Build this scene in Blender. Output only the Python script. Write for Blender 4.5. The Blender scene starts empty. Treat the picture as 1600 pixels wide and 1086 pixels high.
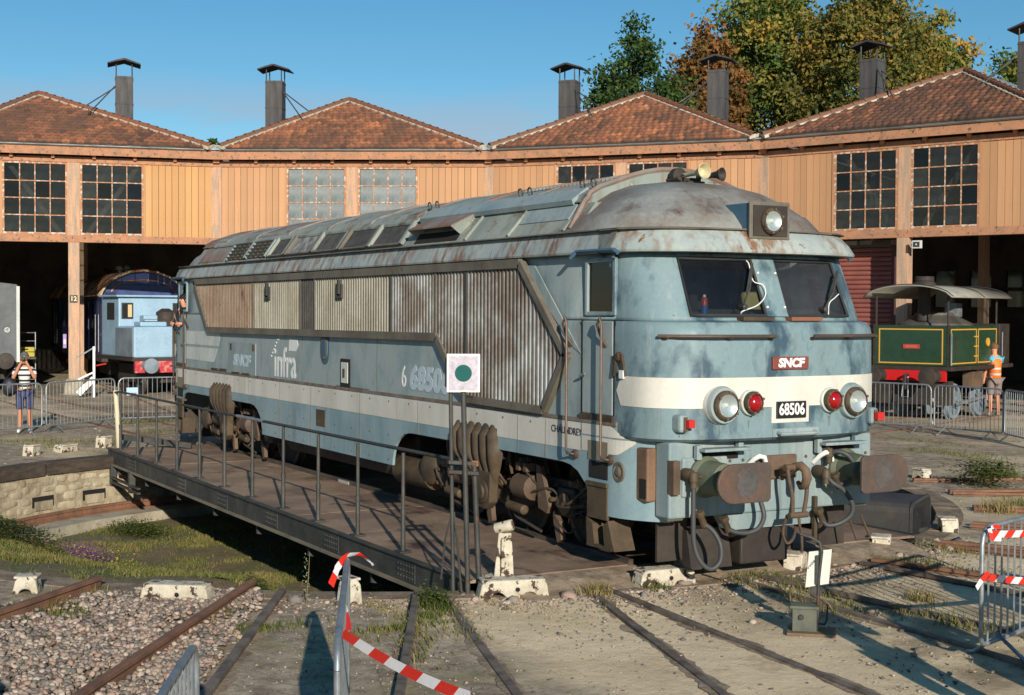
import bpy, bmesh, math, random
import numpy as np
from mathutils import Vector, Matrix
random.seed(7); rng = np.random.default_rng(7)
R = math.radians
scene = bpy.context.scene
COL = scene.collection

# ------------------------------------------------------------------ camera
CX, CY, CZ, YAW, PITCH, ROLL, FPX = 19.0894, -9.0441, 2.6286, 2.6294, -0.0260, 0.0050, 2180.9
fw = Vector((math.cos(YAW)*math.cos(PITCH), math.sin(YAW)*math.cos(PITCH), math.sin(PITCH)))
rt = Vector((math.sin(YAW), -math.cos(YAW), 0)); up0 = rt.cross(fw)
r2 = rt*math.cos(ROLL)+up0*math.sin(ROLL); u2 = -rt*math.sin(ROLL)+up0*math.cos(ROLL)
CAM = Vector((CX, CY, CZ))
cd = bpy.data.cameras.new('camera'); cam = bpy.data.objects.new('camera', cd); COL.objects.link(cam)
cam.matrix_world = Matrix(((r2.x, u2.x, -fw.x, CX), (r2.y, u2.y, -fw.y, CY), (r2.z, u2.z, -fw.z, CZ), (0, 0, 0, 1)))
cd.sensor_fit = 'HORIZONTAL'; cd.sensor_width = 36; cd.lens = 36*FPX/1600
cd.clip_start = 0.1; cd.clip_end = 3000
scene.camera = cam

# ------------------------------------------------------------------ sun and sky
SUN_AZ, SUN_EL = -17.5, 18.0            # direction towards the sun, degrees from +x
sd = Vector((math.cos(R(SUN_AZ))*math.cos(R(SUN_EL)), math.sin(R(SUN_AZ))*math.cos(R(SUN_EL)), math.sin(R(SUN_EL))))
sl = bpy.data.lights.new('sun', 'SUN'); sun = bpy.data.objects.new('sun', sl); COL.objects.link(sun)
sl.energy = 5.0; sl.angle = R(0.5); sl.color = (1.0, 0.91, 0.79)
sun.rotation_euler = sd.to_track_quat('Z', 'Y').to_euler(); sun.location = (30, -20, 40)
w = bpy.data.worlds.new('World'); scene.world = w; w.use_nodes = True
wt = w.node_tree; wn = wt.nodes; wl = wt.links
bg = wn['Background']; bg.inputs['Strength'].default_value = 0.078
sky = wn.new('ShaderNodeTexSky'); sky.sky_type = 'NISHITA'; sky.sun_disc = False
sky.sun_elevation = R(SUN_EL+10); sky.sun_rotation = math.atan2(sd.x, sd.y)
sky.altitude = 300; sky.air_density = 1.0; sky.dust_density = 0.0; sky.ozone_density = 4.0
tc = wn.new('ShaderNodeTexCoord'); sep = wn.new('ShaderNodeSeparateXYZ'); wl.new(tc.outputs['Generated'], sep.inputs[0])
mp = wn.new('ShaderNodeMapping'); mp.inputs['Scale'].default_value = (1, 1, 4.5); wl.new(tc.outputs['Generated'], mp.inputs[0])
nz = wn.new('ShaderNodeTexNoise'); nz.inputs['Scale'].default_value = 5.5; nz.inputs['Detail'].default_value = 7; nz.inputs['Roughness'].default_value = .55
wl.new(mp.outputs[0], nz.inputs['Vector'])
cr = wn.new('ShaderNodeMapRange'); cr.inputs[1].default_value = .45; cr.inputs[2].default_value = .60; wl.new(nz.outputs[0], cr.inputs[0])
hr = wn.new('ShaderNodeMapRange'); hr.inputs[1].default_value = .165; hr.inputs[2].default_value = .11; wl.new(sep.outputs[2], hr.inputs[0])
mu = wn.new('ShaderNodeMath'); mu.operation = 'MULTIPLY'; wl.new(cr.outputs[0], mu.inputs[0]); wl.new(hr.outputs[0], mu.inputs[1])
mu2 = wn.new('ShaderNodeMath'); mu2.operation = 'MULTIPLY'; mu2.inputs[1].default_value = .75; wl.new(mu.outputs[0], mu2.inputs[0])
mx = wn.new('ShaderNodeMix'); mx.data_type = 'RGBA'; wl.new(mu2.outputs[0], mx.inputs[0]); mx.inputs[7].default_value = (5.2, 5.1, 5.6, 1)
hs_ = wn.new('ShaderNodeHueSaturation'); hs_.inputs['Saturation'].default_value = 1.22; hs_.inputs['Hue'].default_value = .486; hs_.inputs['Value'].default_value = 1.08; wl.new(sky.outputs[0], hs_.inputs['Color']); wl.new(hs_.outputs[0], mx.inputs[6]); wl.new(mx.outputs[2], bg.inputs['Color'])
scene.view_settings.view_transform = 'Standard'; scene.view_settings.look = 'None'
scene.view_settings.gamma = 1; scene.view_settings.use_curve_mapping = False; scene.view_settings.exposure = 0.12

# ------------------------------------------------------------------ survey helpers: where a sighted ray meets a known plane
def ray(u, v): return fw*FPX + r2*(u-800) + u2*(543-v)
def bz(u, v, z): d = ray(u, v); return CAM + d*((z-CZ)/d.z)
def by(u, v, y): d = ray(u, v); return CAM + d*((y-CY)/d.y)
def bx(u, v, x): d = ray(u, v); return CAM + d*((x-CX)/d.x)
def bpl(u, v, P, n): d = ray(u, v); return CAM + d*((Vector(P)-CAM).dot(n)/d.dot(n))

# ------------------------------------------------------------------ object helpers
def tag(o, label=None, cat=None, group=None, kind=None):
    if label: o['label'] = label
    if cat: o['category'] = cat
    if group: o['group'] = group
    if kind: o['kind'] = kind
    return o
def empty(name, loc=(0, 0, 0), rz=0, label=None, cat=None, group=None):
    o = bpy.data.objects.new(name, None); COL.objects.link(o); o.location = loc; o.rotation_euler = (0, 0, rz)
    o.empty_display_size = .2
    return tag(o, label, cat, group)
def link(name, me, parent=None, loc=(0, 0, 0), rot=(0, 0, 0)):
    o = bpy.data.objects.new(name, me); COL.objects.link(o); o.parent = parent; o.location = loc; o.rotation_euler = rot
    return o
def copy_tree(o, parent=None):
    c = o.copy(); COL.objects.link(c); c.parent = parent
    for ch in list(o.children): copy_tree(ch, c)
    return c

class MB:
    def __init__(s): s.v = []; s.f = []
    def add(s, vs, fs):
        n = len(s.v); s.v += [tuple(p) for p in vs]; s.f += [tuple(i+n for i in f) for f in fs]; return s
    def box(s, x0, x1, y0, y1, z0, z1):
        vs = [(x, y, z) for z in (z0, z1) for y in (y0, y1) for x in (x0, x1)]
        return s.add(vs, [(0, 2, 3, 1), (4, 5, 7, 6), (0, 1, 5, 4), (2, 6, 7, 3), (0, 4, 6, 2), (1, 3, 7, 5)])
    def obox(s, c, sx, sy, sz, M=None):
        # box centred at c, axes from matrix M (3x3)
        M = M or Matrix.Identity(3); c = Vector(c)
        vs = [c + M @ Vector((x*sx/2, y*sy/2, z*sz/2)) for z in (-1, 1) for y in (-1, 1) for x in (-1, 1)]
        return s.add(vs, [(0, 2, 3, 1), (4, 5, 7, 6), (0, 1, 5, 4), (2, 6, 7, 3), (0, 4, 6, 2), (1, 3, 7, 5)])
    def ctube(s, pts, r, n=8):
        # tube along a smooth curve through the points
        P = [Vector(p) for p in pts]; Q = [P[0]*2-P[1]]+P+[P[-1]*2-P[-2]]; o = []
        for i in range(1, len(Q)-2):
            for j in range(5):
                t = j/5; o.append(.5*((2*Q[i])+(Q[i+1]-Q[i-1])*t+(2*Q[i-1]-5*Q[i]+4*Q[i+1]-Q[i+2])*t*t+(3*Q[i]-Q[i-1]-3*Q[i+1]+Q[i+2])*t**3))
        return s.tube(o+[P[-1]], r, n)
    def beam(s, a, b, wd, ht, up=(0, 0, 1)):
        # bar from a to b, width wd sideways, ht along up
        a = Vector(a); b = Vector(b); d = (b-a); L = d.length; d = d/L; u = Vector(up); sx = d.cross(u)
        if sx.length < 1e-4: u = Vector((1, 0, 0)); sx = d.cross(u)
        sx.normalize(); u = sx.cross(d)
        M = Matrix((d, sx, u)).transposed()
        return s.obox((a+b)/2, L, wd, ht, M)
    def tube(s, pts, r, n=8, cap=True):
        pts = [Vector(p) for p in pts]; m = len(pts); rs = r if isinstance(r, (list, tuple)) else [r]*m
        rings = []; prev = None
        for i, p in enumerate(pts):
            if i == 0: t = pts[1]-p
            elif i == m-1: t = p-pts[i-1]
            else: t = (pts[i+1]-p).normalized()+(p-pts[i-1]).normalized()
            t.normalize()
            if prev is None:
                a = Vector((0, 0, 1)) if abs(t.z) < .9 else Vector((1, 0, 0)); e = t.cross(a).normalized()
            else:
                e = prev - t*prev.dot(t)
                e.normalize()
            prev = e; g = t.cross(e)
            rings.append([p+(e*math.cos(2*math.pi*k/n)+g*math.sin(2*math.pi*k/n))*rs[i] for k in range(n)])
        vs = [q for rg in rings for q in rg]; fs = []
        for i in range(m-1):
            for k in range(n):
                a = i*n+k; b = i*n+(k+1) % n; fs.append((a, b, b+n, a+n))
        if cap: fs.append(tuple(range(n-1, -1, -1))); fs.append(tuple((m-1)*n+k for k in range(n)))
        return s.add(vs, fs)
    def lathe(s, c, axis, prof, n=20, caps=True):
        # prof: list of (along, radius)
        c = Vector(c); ax = Vector(axis).normalized(); a = Vector((0, 0, 1)) if abs(ax.z) < .9 else Vector((1, 0, 0))
        e = ax.cross(a).normalized(); g = ax.cross(e)
        vs = []; fs = []
        for (h, r) in prof:
            for k in range(n): vs.append(c+ax*h+(e*math.cos(2*math.pi*k/n)+g*math.sin(2*math.pi*k/n))*max(r, 1e-4))
        for i in range(len(prof)-1):
            for k in range(n):
                p = i*n+k; q = i*n+(k+1) % n; fs.append((p, q, q+n, p+n))
        if caps: fs.append(tuple(range(n-1, -1, -1))); fs.append(tuple((len(prof)-1)*n+k for k in range(n)))
        return s.add(vs, fs)
    def prism(s, poly, off):
        # poly: list of 3D points (planar), extruded by vector off
        n = len(poly); off = Vector(off); vs = [Vector(p) for p in poly]+[Vector(p)+off for p in poly]
        fs = [tuple(range(n-1, -1, -1)), tuple(range(n, 2*n))]+[(i, (i+1) % n, n+(i+1) % n, n+i) for i in range(n)]
        return s.add(vs, fs)
    def grid(s, P, closed=False):
        # P: rows of points
        nr = len(P); nc = len(P[0]); vs = [p for r_ in P for p in r_]; fs = []
        for i in range(nr-1):
            for k in range(nc if closed else nc-1):
                a = i*nc+k; b = i*nc+(k+1) % nc; fs.append((a, b, b+nc, a+nc))
        return s.add(vs, fs)
    def sphere(s, c, r, n=12, m=8, sc=(1, 1, 1)):
        c = Vector(c); P = []
        for i in range(m+1):
            th = math.pi*i/m; P.append([c+Vector((r*sc[0]*math.sin(th)*math.cos(2*math.pi*k/n), r*sc[1]*math.sin(th)*math.sin(2*math.pi*k/n), r*sc[2]*math.cos(th))) for k in range(n)])
        return s.grid(P, True)
    def mesh(s, name, mat=None, smooth=None, fix=True):
        me = bpy.data.meshes.new(name); me.from_pydata(s.v, [], s.f)
        if fix:
            b = bmesh.new(); b.from_mesh(me); bmesh.ops.remove_doubles(b, verts=b.verts, dist=1e-5)
            bmesh.ops.recalc_face_normals(b, faces=b.faces); b.to_mesh(me); b.free()
        if smooth: 
            for p in me.polygons: p.use_smooth = True
            me.set_sharp_from_angle(angle=R(smooth))
        if mat:
            for m_ in (mat if isinstance(mat, (list, tuple)) else [mat]): me.materials.append(m_)
        return me
    def build(s, name, mat=None, parent=None, loc=(0, 0, 0), rot=(0, 0, 0), smooth=None, bev=0, fix=True):
        o = link(name, s.mesh(name, mat, smooth, fix), parent, loc, rot)
        if bev: bevel(o, bev)
        return o
def bevel(o, wd, seg=2):
    m = o.modifiers.new('bevel', 'BEVEL'); m.width = wd; m.segments = seg; m.limit_method = 'ANGLE'; m.angle_limit = R(35)
def solidify(o, t, off=-1):
    m = o.modifiers.new('solid', 'SOLIDIFY'); m.thickness = t; m.offset = off
def np_mesh(name, V, F, mat, parent=None, smooth=False, cols=None):
    # V (n,3) F (m,k) arrays, fast
    me = bpy.data.meshes.new(name); V = np.asarray(V, np.float32); F = np.asarray(F, np.int32); k = F.shape[1]
    me.vertices.add(len(V)); me.vertices.foreach_set('co', V.ravel())
    me.loops.add(F.size); me.loops.foreach_set('vertex_index', F.ravel())
    me.polygons.add(len(F)); me.polygons.foreach_set('loop_start', np.arange(0, F.size, k, dtype=np.int32))
    me.update(calc_edges=True)
    if cols is not None:
        at = me.attributes.new('tint', 'FLOAT', 'POINT'); at.data.foreach_set('value', np.asarray(cols, np.float32))
    if smooth: me.polygons.foreach_set('use_smooth', np.ones(len(F), bool))
    me.materials.append(mat)
    return link(name, me, parent)
def text(body, name, size, mat, parent, origin, right, up, shear=0, sx=1.0, ext=.002, align='CENTER', bold=0.0, space=1.0):
    cu = bpy.data.curves.new(name, 'FONT'); cu.body = body; cu.size = size; cu.shear = shear; cu.extrude = ext
    cu.align_x = align; cu.align_y = 'CENTER'; cu.offset = bold; cu.resolution_u = 3; cu.space_character = space
    tmp = bpy.data.objects.new('tmp', cu); COL.objects.link(tmp)
    dg = bpy.context.evaluated_depsgraph_get(); me = bpy.data.meshes.new_from_object(tmp.evaluated_get(dg))
    bpy.data.objects.remove(tmp); me.name = name; me.materials.clear(); me.materials.append(mat)
    r_ = Vector(right).normalized(); u_ = Vector(up); u_ = (u_-r_*u_.dot(r_)).normalized(); n_ = r_.cross(u_)
    M = Matrix(((r_.x, u_.x, n_.x, origin[0]), (r_.y, u_.y, n_.y, origin[1]), (r_.z, u_.z, n_.z, origin[2]), (0, 0, 0, 1)))
    me.transform(M @ Matrix.Diagonal((sx, 1, 1, 1)))
    return link(name, me, parent)

# ------------------------------------------------------------------ materials
def c(r, g, b):
    f = lambda x: (x/255/12.92 if x/255 <= .04045 else ((x/255+.055)/1.055)**2.4)
    return (f(r), f(g), f(b), 1)
class NT:
    def __init__(s, name):
        s.m = bpy.data.materials.new(name); s.m.use_nodes = True; s.t = s.m.node_tree; s.n = s.t.nodes; s.l = s.t.links
        s.b = s.n['Principled BSDF']; s.tc = s.n.new('ShaderNodeTexCoord')
    def new(s, ty, **kw):
        x = s.n.new(ty)
        for k, v in kw.items():
            if isinstance(k, str) and hasattr(x, k): setattr(x, k, v)
        return x
    def noise(s, scale, stretch=(1, 1, 1), detail=5, rough=.6, off=0, src=None):
        mp = s.n.new('ShaderNodeMapping'); mp.inputs['Scale'].default_value = stretch; mp.inputs['Location'].default_value = (off, off*1.3, off*.7)
        s.l.new(src or s.tc.outputs['Object'], mp.inputs[0])
        nn = s.n.new('ShaderNodeTexNoise'); nn.inputs['Scale'].default_value = scale; nn.inputs['Detail'].default_value = detail; nn.inputs['Roughness'].default_value = rough
        s.l.new(mp.outputs[0], nn.inputs['Vector']); return nn.outputs[0]
    def rng(s, x, a, b, lo=0, hi=1):
        m = s.n.new('ShaderNodeMapRange'); m.inputs[1].default_value = a; m.inputs[2].default_value = b; m.inputs[3].default_value = lo; m.inputs[4].default_value = hi
        s.l.new(x, m.inputs[0]); return m.outputs[0]
    def math(s, op, a, b):
        m = s.n.new('ShaderNodeMath'); m.operation = op
        for i, x in enumerate((a, b)):
            if isinstance(x, (int, float)): m.inputs[i].default_value = x
            else: s.l.new(x, m.inputs[i])
        return m.outputs[0]
    def mix(s, fac, a, b, mode='MIX'):
        m = s.n.new('ShaderNodeMix'); m.data_type = 'RGBA'; m.blend_type = mode
        for i, x in ((0, fac), (6, a), (7, b)):
            if isinstance(x, (int, float, tuple)): m.inputs[i].default_value = x
            else: s.l.new(x, m.inputs[i])
        return m.outputs[2]
    def bump(s, h, strength=.3, dist=.01):
        bn = s.n.new('ShaderNodeBump'); bn.inputs['Strength'].default_value = strength; bn.inputs['Distance'].default_value = dist
        s.l.new(h, bn.inputs['Height']); s.l.new(bn.outputs[0], s.b.inputs['Normal']); return bn
def mat(name, base, alt=None, scale=2.0, stretch=(1, 1, 1), lo=.4, hi=.65, rough=.65, metal=0.0, bump=.25, bscale=35, bdist=.006,
        rust=None, rustc=(92, 52, 30), rscale=3.0, rstretch=(1, 1, 1), rhard=.07, rnd=0.0, grain=.12, alpha=None, streak=None, xmask=None, spec=None, dirt=None, dirtc=(70, 62, 50), dscale=1.2, dstretch=(1, 1, 1)):
    t = NT(name); col = c(*base)
    f = t.rng(t.noise(scale, stretch), lo, hi)
    out = t.mix(f, col, c(*alt)) if alt else t.mix(0.0, col, col)
    if xmask:
        sp_ = t.n.new('ShaderNodeSeparateXYZ'); t.l.new(t.tc.outputs['Object'], sp_.inputs[0]); xa = t.math('ABSOLUTE', sp_.outputs[0], 0)
        out = t.mix(t.rng(xa, xmask[0], xmask[1], 1, 0), out, t.mix(f, c(*xmask[2]), c(*xmask[3])))
    if dirt is not None:
        d = t.rng(t.noise(dscale, dstretch, 7, .65, 5), dirt, dirt+.22, 0, .8); out = t.mix(d, out, c(*dirtc))
    g = t.rng(t.noise(bscale*.6, (1, 1, 1), 6, .7, 3), .3, .7, 1-grain, 1+grain)
    gm = t.n.new('ShaderNodeVectorMath'); gm.operation = 'SCALE'; t.l.new(out, gm.inputs[0]); t.l.new(g, gm.inputs['Scale']); out = gm.outputs[0]
    if streak:
        th, amt, sc_, col_ = streak
        a1 = t.rng(t.noise(sc_, (1, 1, .035), 5, .6, 13), th, th+.16); a2 = t.rng(t.noise(1.3, (1, 1, .8), 4, .6, 17), .38, .6); out = t.mix(t.math('MULTIPLY', t.math('MULTIPLY', a1, a2), amt), out, c(*col_))
    if rust is not None:
        r_ = t.rng(t.noise(rscale, rstretch, 8, .68, 9), rust, rust+rhard)
        rc = t.mix(t.rng(t.noise(14, (1, 1, 1), 4, .6, 2), .35, .65), c(*rustc), c(*[int(x*.55) for x in rustc]))
        out = t.mix(r_, out, rc)
    if rnd:
        oi = t.n.new('ShaderNodeObjectInfo'); k = t.rng(oi.outputs['Random'], 0, 1, 1-rnd, 1+rnd)
        vm = t.n.new('ShaderNodeVectorMath'); vm.operation = 'SCALE'; t.l.new(out, vm.inputs[0]); t.l.new(k, vm.inputs['Scale']); out = vm.outputs[0]
    t.l.new(out, t.b.inputs['Base Color'])
    rr = t.rng(t.noise(scale*3, stretch, 4, .6, 1), .3, .7, max(0, rough-.1), min(1, rough+.12)); t.l.new(rr, t.b.inputs['Roughness'])
    t.b.inputs['Metallic'].default_value = metal
    if spec is not None: t.b.inputs['Specular IOR Level'].default_value = spec
    if bump: t.bump(t.noise(bscale, (1, 1, 1), 6, .65, 4), bump, bdist)
    return t.m
def glass(name, tint=(25, 32, 36), clear=.6, dust=(120, 125, 120), dustamt=.25, rough=.05, dscale=3):
    t = NT(name); t.b.inputs['Base Color'].default_value = c(*tint); t.b.inputs['Roughness'].default_value = rough
    tr = t.n.new('ShaderNodeBsdfTransparent'); tr.inputs[0].default_value = (.8, .86, .86, 1)
    ms = t.n.new('ShaderNodeMixShader'); ms.inputs[0].default_value = clear
    t.l.new(t.b.outputs[0], ms.inputs[1]); t.l.new(tr.outputs[0], ms.inputs[2])
    df = t.n.new('ShaderNodeBsdfDiffuse'); df.inputs[0].default_value = c(*dust)
    m2 = t.n.new('ShaderNodeMixShader'); oi_ = t.n.new('ShaderNodeObjectInfo'); fac = t.math('MULTIPLY', t.rng(t.noise(dscale, (1, 1, 1), 8, .7), .35, .75, dustamt*.3, dustamt), t.rng(oi_.outputs['Random'], 0, 1, .25, 1.9)); t.l.new(fac, m2.inputs[0])
    t.l.new(ms.outputs[0], m2.inputs[1]); t.l.new(df.outputs[0], m2.inputs[2]); t.l.new(m2.outputs[0], t.n['Material Output'].inputs[0])
    return t.m
def plain(name, col, rough=.5, metal=0, spec=None, emit=0):
    return mat(name, col, rough=rough, metal=metal, bump=.1, grain=.06, spec=spec)
# ------------------------------------------------------------------ shared materials
M = {}
M['orange'] = mat('orange_paint', (188, 144, 104), (176, 130, 92), scale=.5, stretch=(1, 1, .4), rough=.8, bump=.25, bscale=60, grain=.1, rust=.66, rustc=(120, 88, 66), rscale=6, rstretch=(3, 3, .5), rnd=.1, streak=(.54, .45, 4, (132, 98, 74)))
M['yellow_board'] = mat('yellow_ochre_paint', (196, 150, 98), (184, 138, 90), scale=.7, stretch=(1, 1, .3), rough=.8, bump=.25, bscale=60, rust=.67, rustc=(120, 88, 60), rscale=7, rstretch=(4, 4, .5), rnd=.1, streak=(.54, .4, 4, (140, 108, 76)))
M['trim'] = mat('weathered_orange_timber', (180, 128, 94), (154, 116, 90), scale=3, stretch=(1, 1, 1), rough=.85, bump=.5, bscale=45, rust=.57, rustc=(140, 116, 96), rscale=9, rstretch=(1, 1, 1), rhard=.03, rnd=.05)
M['post'] = mat('worn_timber_post', (196, 154, 122), (168, 144, 122), scale=2, stretch=(4, 4, .5), lo=.42, hi=.55, rough=.85, bump=.5, bscale=30, dirt=.58, dirtc=(96, 74, 58), dstretch=(5, 5, .6))
M['frame'] = mat('peeling_white_putty', (196, 186, 170), (170, 120, 88), scale=9, lo=.42, hi=.5, rough=.85, bump=.5)
M['darkglass'] = glass('dusty_dark_glass', (18, 24, 28), .62, (110, 112, 106), .16)
M['frost'] = mat('frosted_wire_glass', (128, 134, 132), (96, 106, 106), scale=2.2, rough=.35, bump=.4, bscale=60, grain=.2, rnd=.07)
M['interior'] = mat('soot_stained_masonry', (104, 96, 86), (78, 72, 66), scale=1, rough=.95)
M['zinc'] = mat('zinc_sheet', (150, 156, 156), (120, 128, 130), scale=1, rough=.5, metal=.3)
M['chimney'] = mat('grey_chimney_sheet', (86, 84, 82), (66, 64, 64), scale=1.5, stretch=(3, 3, .4), rough=.75, metal=.2, dirt=.55, dirtc=(52, 50, 48), dstretch=(3, 3, .3), dscale=2)
M['cap'] = mat('dark_sheet_cap', (44, 44, 46), (60, 58, 56), rough=.7)
M['steel'] = mat('dark_painted_steel', (56, 58, 56), (78, 76, 70), scale=3, rough=.6, metal=.25, rust=.6, rustc=(104, 72, 50), rscale=5)
M['galv'] = mat('galvanised_tube', (158, 164, 166), (130, 138, 142), scale=6, rough=.42, metal=.55, grain=.1, bump=.1)
M['whitepaint'] = mat('flaking_white_paint', (202, 194, 174), (176, 166, 144), scale=6, rough=.85, bump=.8, bscale=26, bdist=.015, dirt=.56, dirtc=(130, 116, 94), rust=.545, rustc=(86, 66, 50), rscale=7, rhard=.03)
M['rail'] = mat('rusty_rail', (138, 100, 76), (112, 82, 66), scale=4, rough=.8, metal=.2, bump=.4, rust=.62, rustc=(150, 96, 62), rscale=8)
M['railtop'] = mat('dull_rail_head', (118, 108, 100), (92, 78, 68), scale=5, rough=.5, metal=.5)
M['railgrey'] = mat('grey_brown_rail', (128, 116, 104), (92, 80, 70), scale=5, rough=.7, metal=.3, rust=.6, rustc=(110, 76, 54))
M['timber'] = mat('tarred_timber', (62, 52, 44), (84, 74, 62), scale=3, stretch=(1, 1, 5), rough=.9, bump=.7, bscale=25, bdist=.01)
M['concrete'] = mat('weathered_concrete', (170, 162, 142), (140, 132, 112), scale=2, rough=.9, bump=.5, bscale=20, bdist=.01, rust=.62, rustc=(56, 50, 42), rscale=3)
def tint_mat(name, stops, rough=.9, bump=.4, bscale=30, extra=None, spec=.2, transl=0):
    t = NT(name); a = t.n.new('ShaderNodeAttribute'); a.attribute_name = 'tint'
    r_ = t.n.new('ShaderNodeValToRGB'); e = r_.color_ramp.elements
    while len(e) < len(stops): e.new(.5)
    for i, (p, col) in enumerate(stops): e[i].position = p; e[i].color = c(*col)
    t.l.new(a.outputs['Fac'], r_.inputs[0]); out = r_.outputs[0]
    if extra: out = t.mix(t.rng(t.noise(*extra[0]), extra[1], extra[1]+.15, 0, extra[3]), out, c(*extra[2]))
    g = t.rng(t.noise(bscale*.5, (1, 1, 1), 4, .6), .3, .7, .85, 1.15); vm = t.n.new('ShaderNodeVectorMath'); vm.operation = 'SCALE'
    t.l.new(out, vm.inputs[0]); t.l.new(g, vm.inputs['Scale']); t.l.new(vm.outputs[0], t.b.inputs['Base Color'])
    t.b.inputs['Roughness'].default_value = rough; t.b.inputs['Specular IOR Level'].default_value = spec
    if bump: t.bump(t.noise(bscale, (1, 1, 1), 4, .6), bump)
    if transl:
        tr = t.n.new('ShaderNodeBsdfTranslucent'); t.l.new(vm.outputs[0], tr.inputs[0]); ms = t.n.new('ShaderNodeMixShader'); ms.inputs[0].default_value = transl
        t.l.new(t.b.outputs[0], ms.inputs[1]); t.l.new(tr.outputs[0], ms.inputs[2]); t.l.new(ms.outputs[0], t.n['Material Output'].inputs[0])
    return t.m
M['mortar'] = mat('pale_ridge_mortar', (206, 196, 176), (160, 146, 124), scale=6, rough=.95)
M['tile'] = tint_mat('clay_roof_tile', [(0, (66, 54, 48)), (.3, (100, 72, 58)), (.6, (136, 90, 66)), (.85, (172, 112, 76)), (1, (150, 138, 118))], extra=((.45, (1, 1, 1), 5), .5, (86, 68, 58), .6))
M['ballast'] = tint_mat('ballast_stone', [(0, (88, 82, 76)), (.35, (132, 124, 114)), (.6, (160, 134, 118)), (.8, (176, 164, 148)), (1, (112, 84, 72))])
M['grass'] = tint_mat('grass_blades', [(0, (54, 66, 32)), (.4, (88, 100, 48)), (.7, (122, 122, 66)), (1, (160, 140, 94))], bump=0, rough=.7, transl=.3)
M['drygrass'] = tint_mat('dry_grass', [(0, (120, 104, 66)), (.5, (160, 142, 96)), (1, (190, 174, 128))], bump=0, rough=.8)

from mathutils import noise as mnoise
# ------------------------------------------------------------------ ground, pit, tracks
PC = Vector((.35, -.2, 0)); PR = 7.5; GZ = -0.06
def ground_mat():
    t = NT('dusty_yard_ground'); o = t.tc.outputs['Object']; sp = t.n.new('ShaderNodeSeparateXYZ'); t.l.new(o, sp.inputs[0])
    beige = t.mix(t.rng(t.noise(.9, detail=8, rough=.65), .35, .7), c(234, 212, 174), c(206, 184, 148))
    beige = t.mix(t.rng(t.noise(3.2, detail=9, rough=.72, off=3), .56, .7, 0, .6), beige, c(146, 122, 94))
    grey = t.mix(t.rng(t.noise(5, detail=9, rough=.75, off=7), .4, .62), c(184, 168, 144), c(124, 110, 94))
    grey = t.mix(t.rng(t.noise(1.1, detail=5, off=2), .5, .62, 0, .5), grey, c(142, 136, 100))
    # the yard is dusty concrete in front of the pit and grey gravel and earth elsewhere
    far = t.rng(t.math('ADD', sp.outputs[0], t.math('MULTIPLY', t.noise(.5, detail=4, off=1), 4.0)), 8.6, 9.4, 1, 0)
    left = t.rng(t.math('ADD', sp.outputs[1], t.math('MULTIPLY', t.noise(1.3, detail=5, off=4), 1.2)), -3.5, -2.9, 1, 0)
    far2 = t.math('MULTIPLY', far, t.rng(t.noise(.35, detail=3, off=11), .4, .55, .35, 1))
    fac = t.math('MAXIMUM', far2, left)
    out = t.mix(fac, beige, grey)
    oil = t.rng(t.math('ABSOLUTE', sp.outputs[1], 0), .9, 1.6, .55, 0); oilf = t.math('MULTIPLY', oil, t.rng(t.noise(2, detail=6, off=6), .35, .6))
    out = t.mix(oilf, out, c(70, 56, 44))
    t.l.new(out, t.b.inputs['Base Color']); t.b.inputs['Roughness'].default_value = .95; t.b.inputs['Specular IOR Level'].default_value = .15
    h = t.math('ADD', t.noise(22, detail=8, rough=.75), t.math('MULTIPLY', t.noise(4, detail=4, off=2), 2)); t.bump(h, .55, .02)
    return t.m
M['ground'] = ground_mat()
radii = [PR, PR+.2, PR+.5, PR+1, PR+1.7, PR+2.5, PR+3.5, PR+5, PR+7, PR+10, 22, 28, 38, 60, 110, 250, 700]
def gz(x, y):
    r_ = math.hypot(x-PC.x, y-PC.y); a = min(1, max(0, (r_-PR-.3)/1.0))
    b = 1 if r_ < 40 else 0
    return GZ + a*b*.03*mnoise.noise(Vector((x*.5, y*.5, 0))) + a*b*.012*mnoise.noise(Vector((x*2.3, y*2.3, 3)))
g = MB(); NA = 180; rows = []
rr_ = []
for a_, b_ in zip(radii[:-1], radii[1:]):
    k_ = 1 if a_ > 22 else max(1, int((b_-a_)/.35)); rr_ += [a_+(b_-a_)*j/k_ for j in range(k_)]
rr_.append(radii[-1])
for r_ in rr_: rows.append([(PC.x+r_*math.cos(2*math.pi*k/NA), PC.y+r_*math.sin(2*math.pi*k/NA), gz(PC.x+r_*math.cos(2*math.pi*k/NA), PC.y+r_*math.sin(2*math.pi*k/NA))) for k in range(NA)])
gnd = g.grid(rows, True).build('ground', M['ground'], smooth=180, fix=False); tag(gnd, kind='structure')
for p in gnd.data.polygons[:1]: 
    if p.normal.z < 0: gnd.data.flip_normals()

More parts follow.
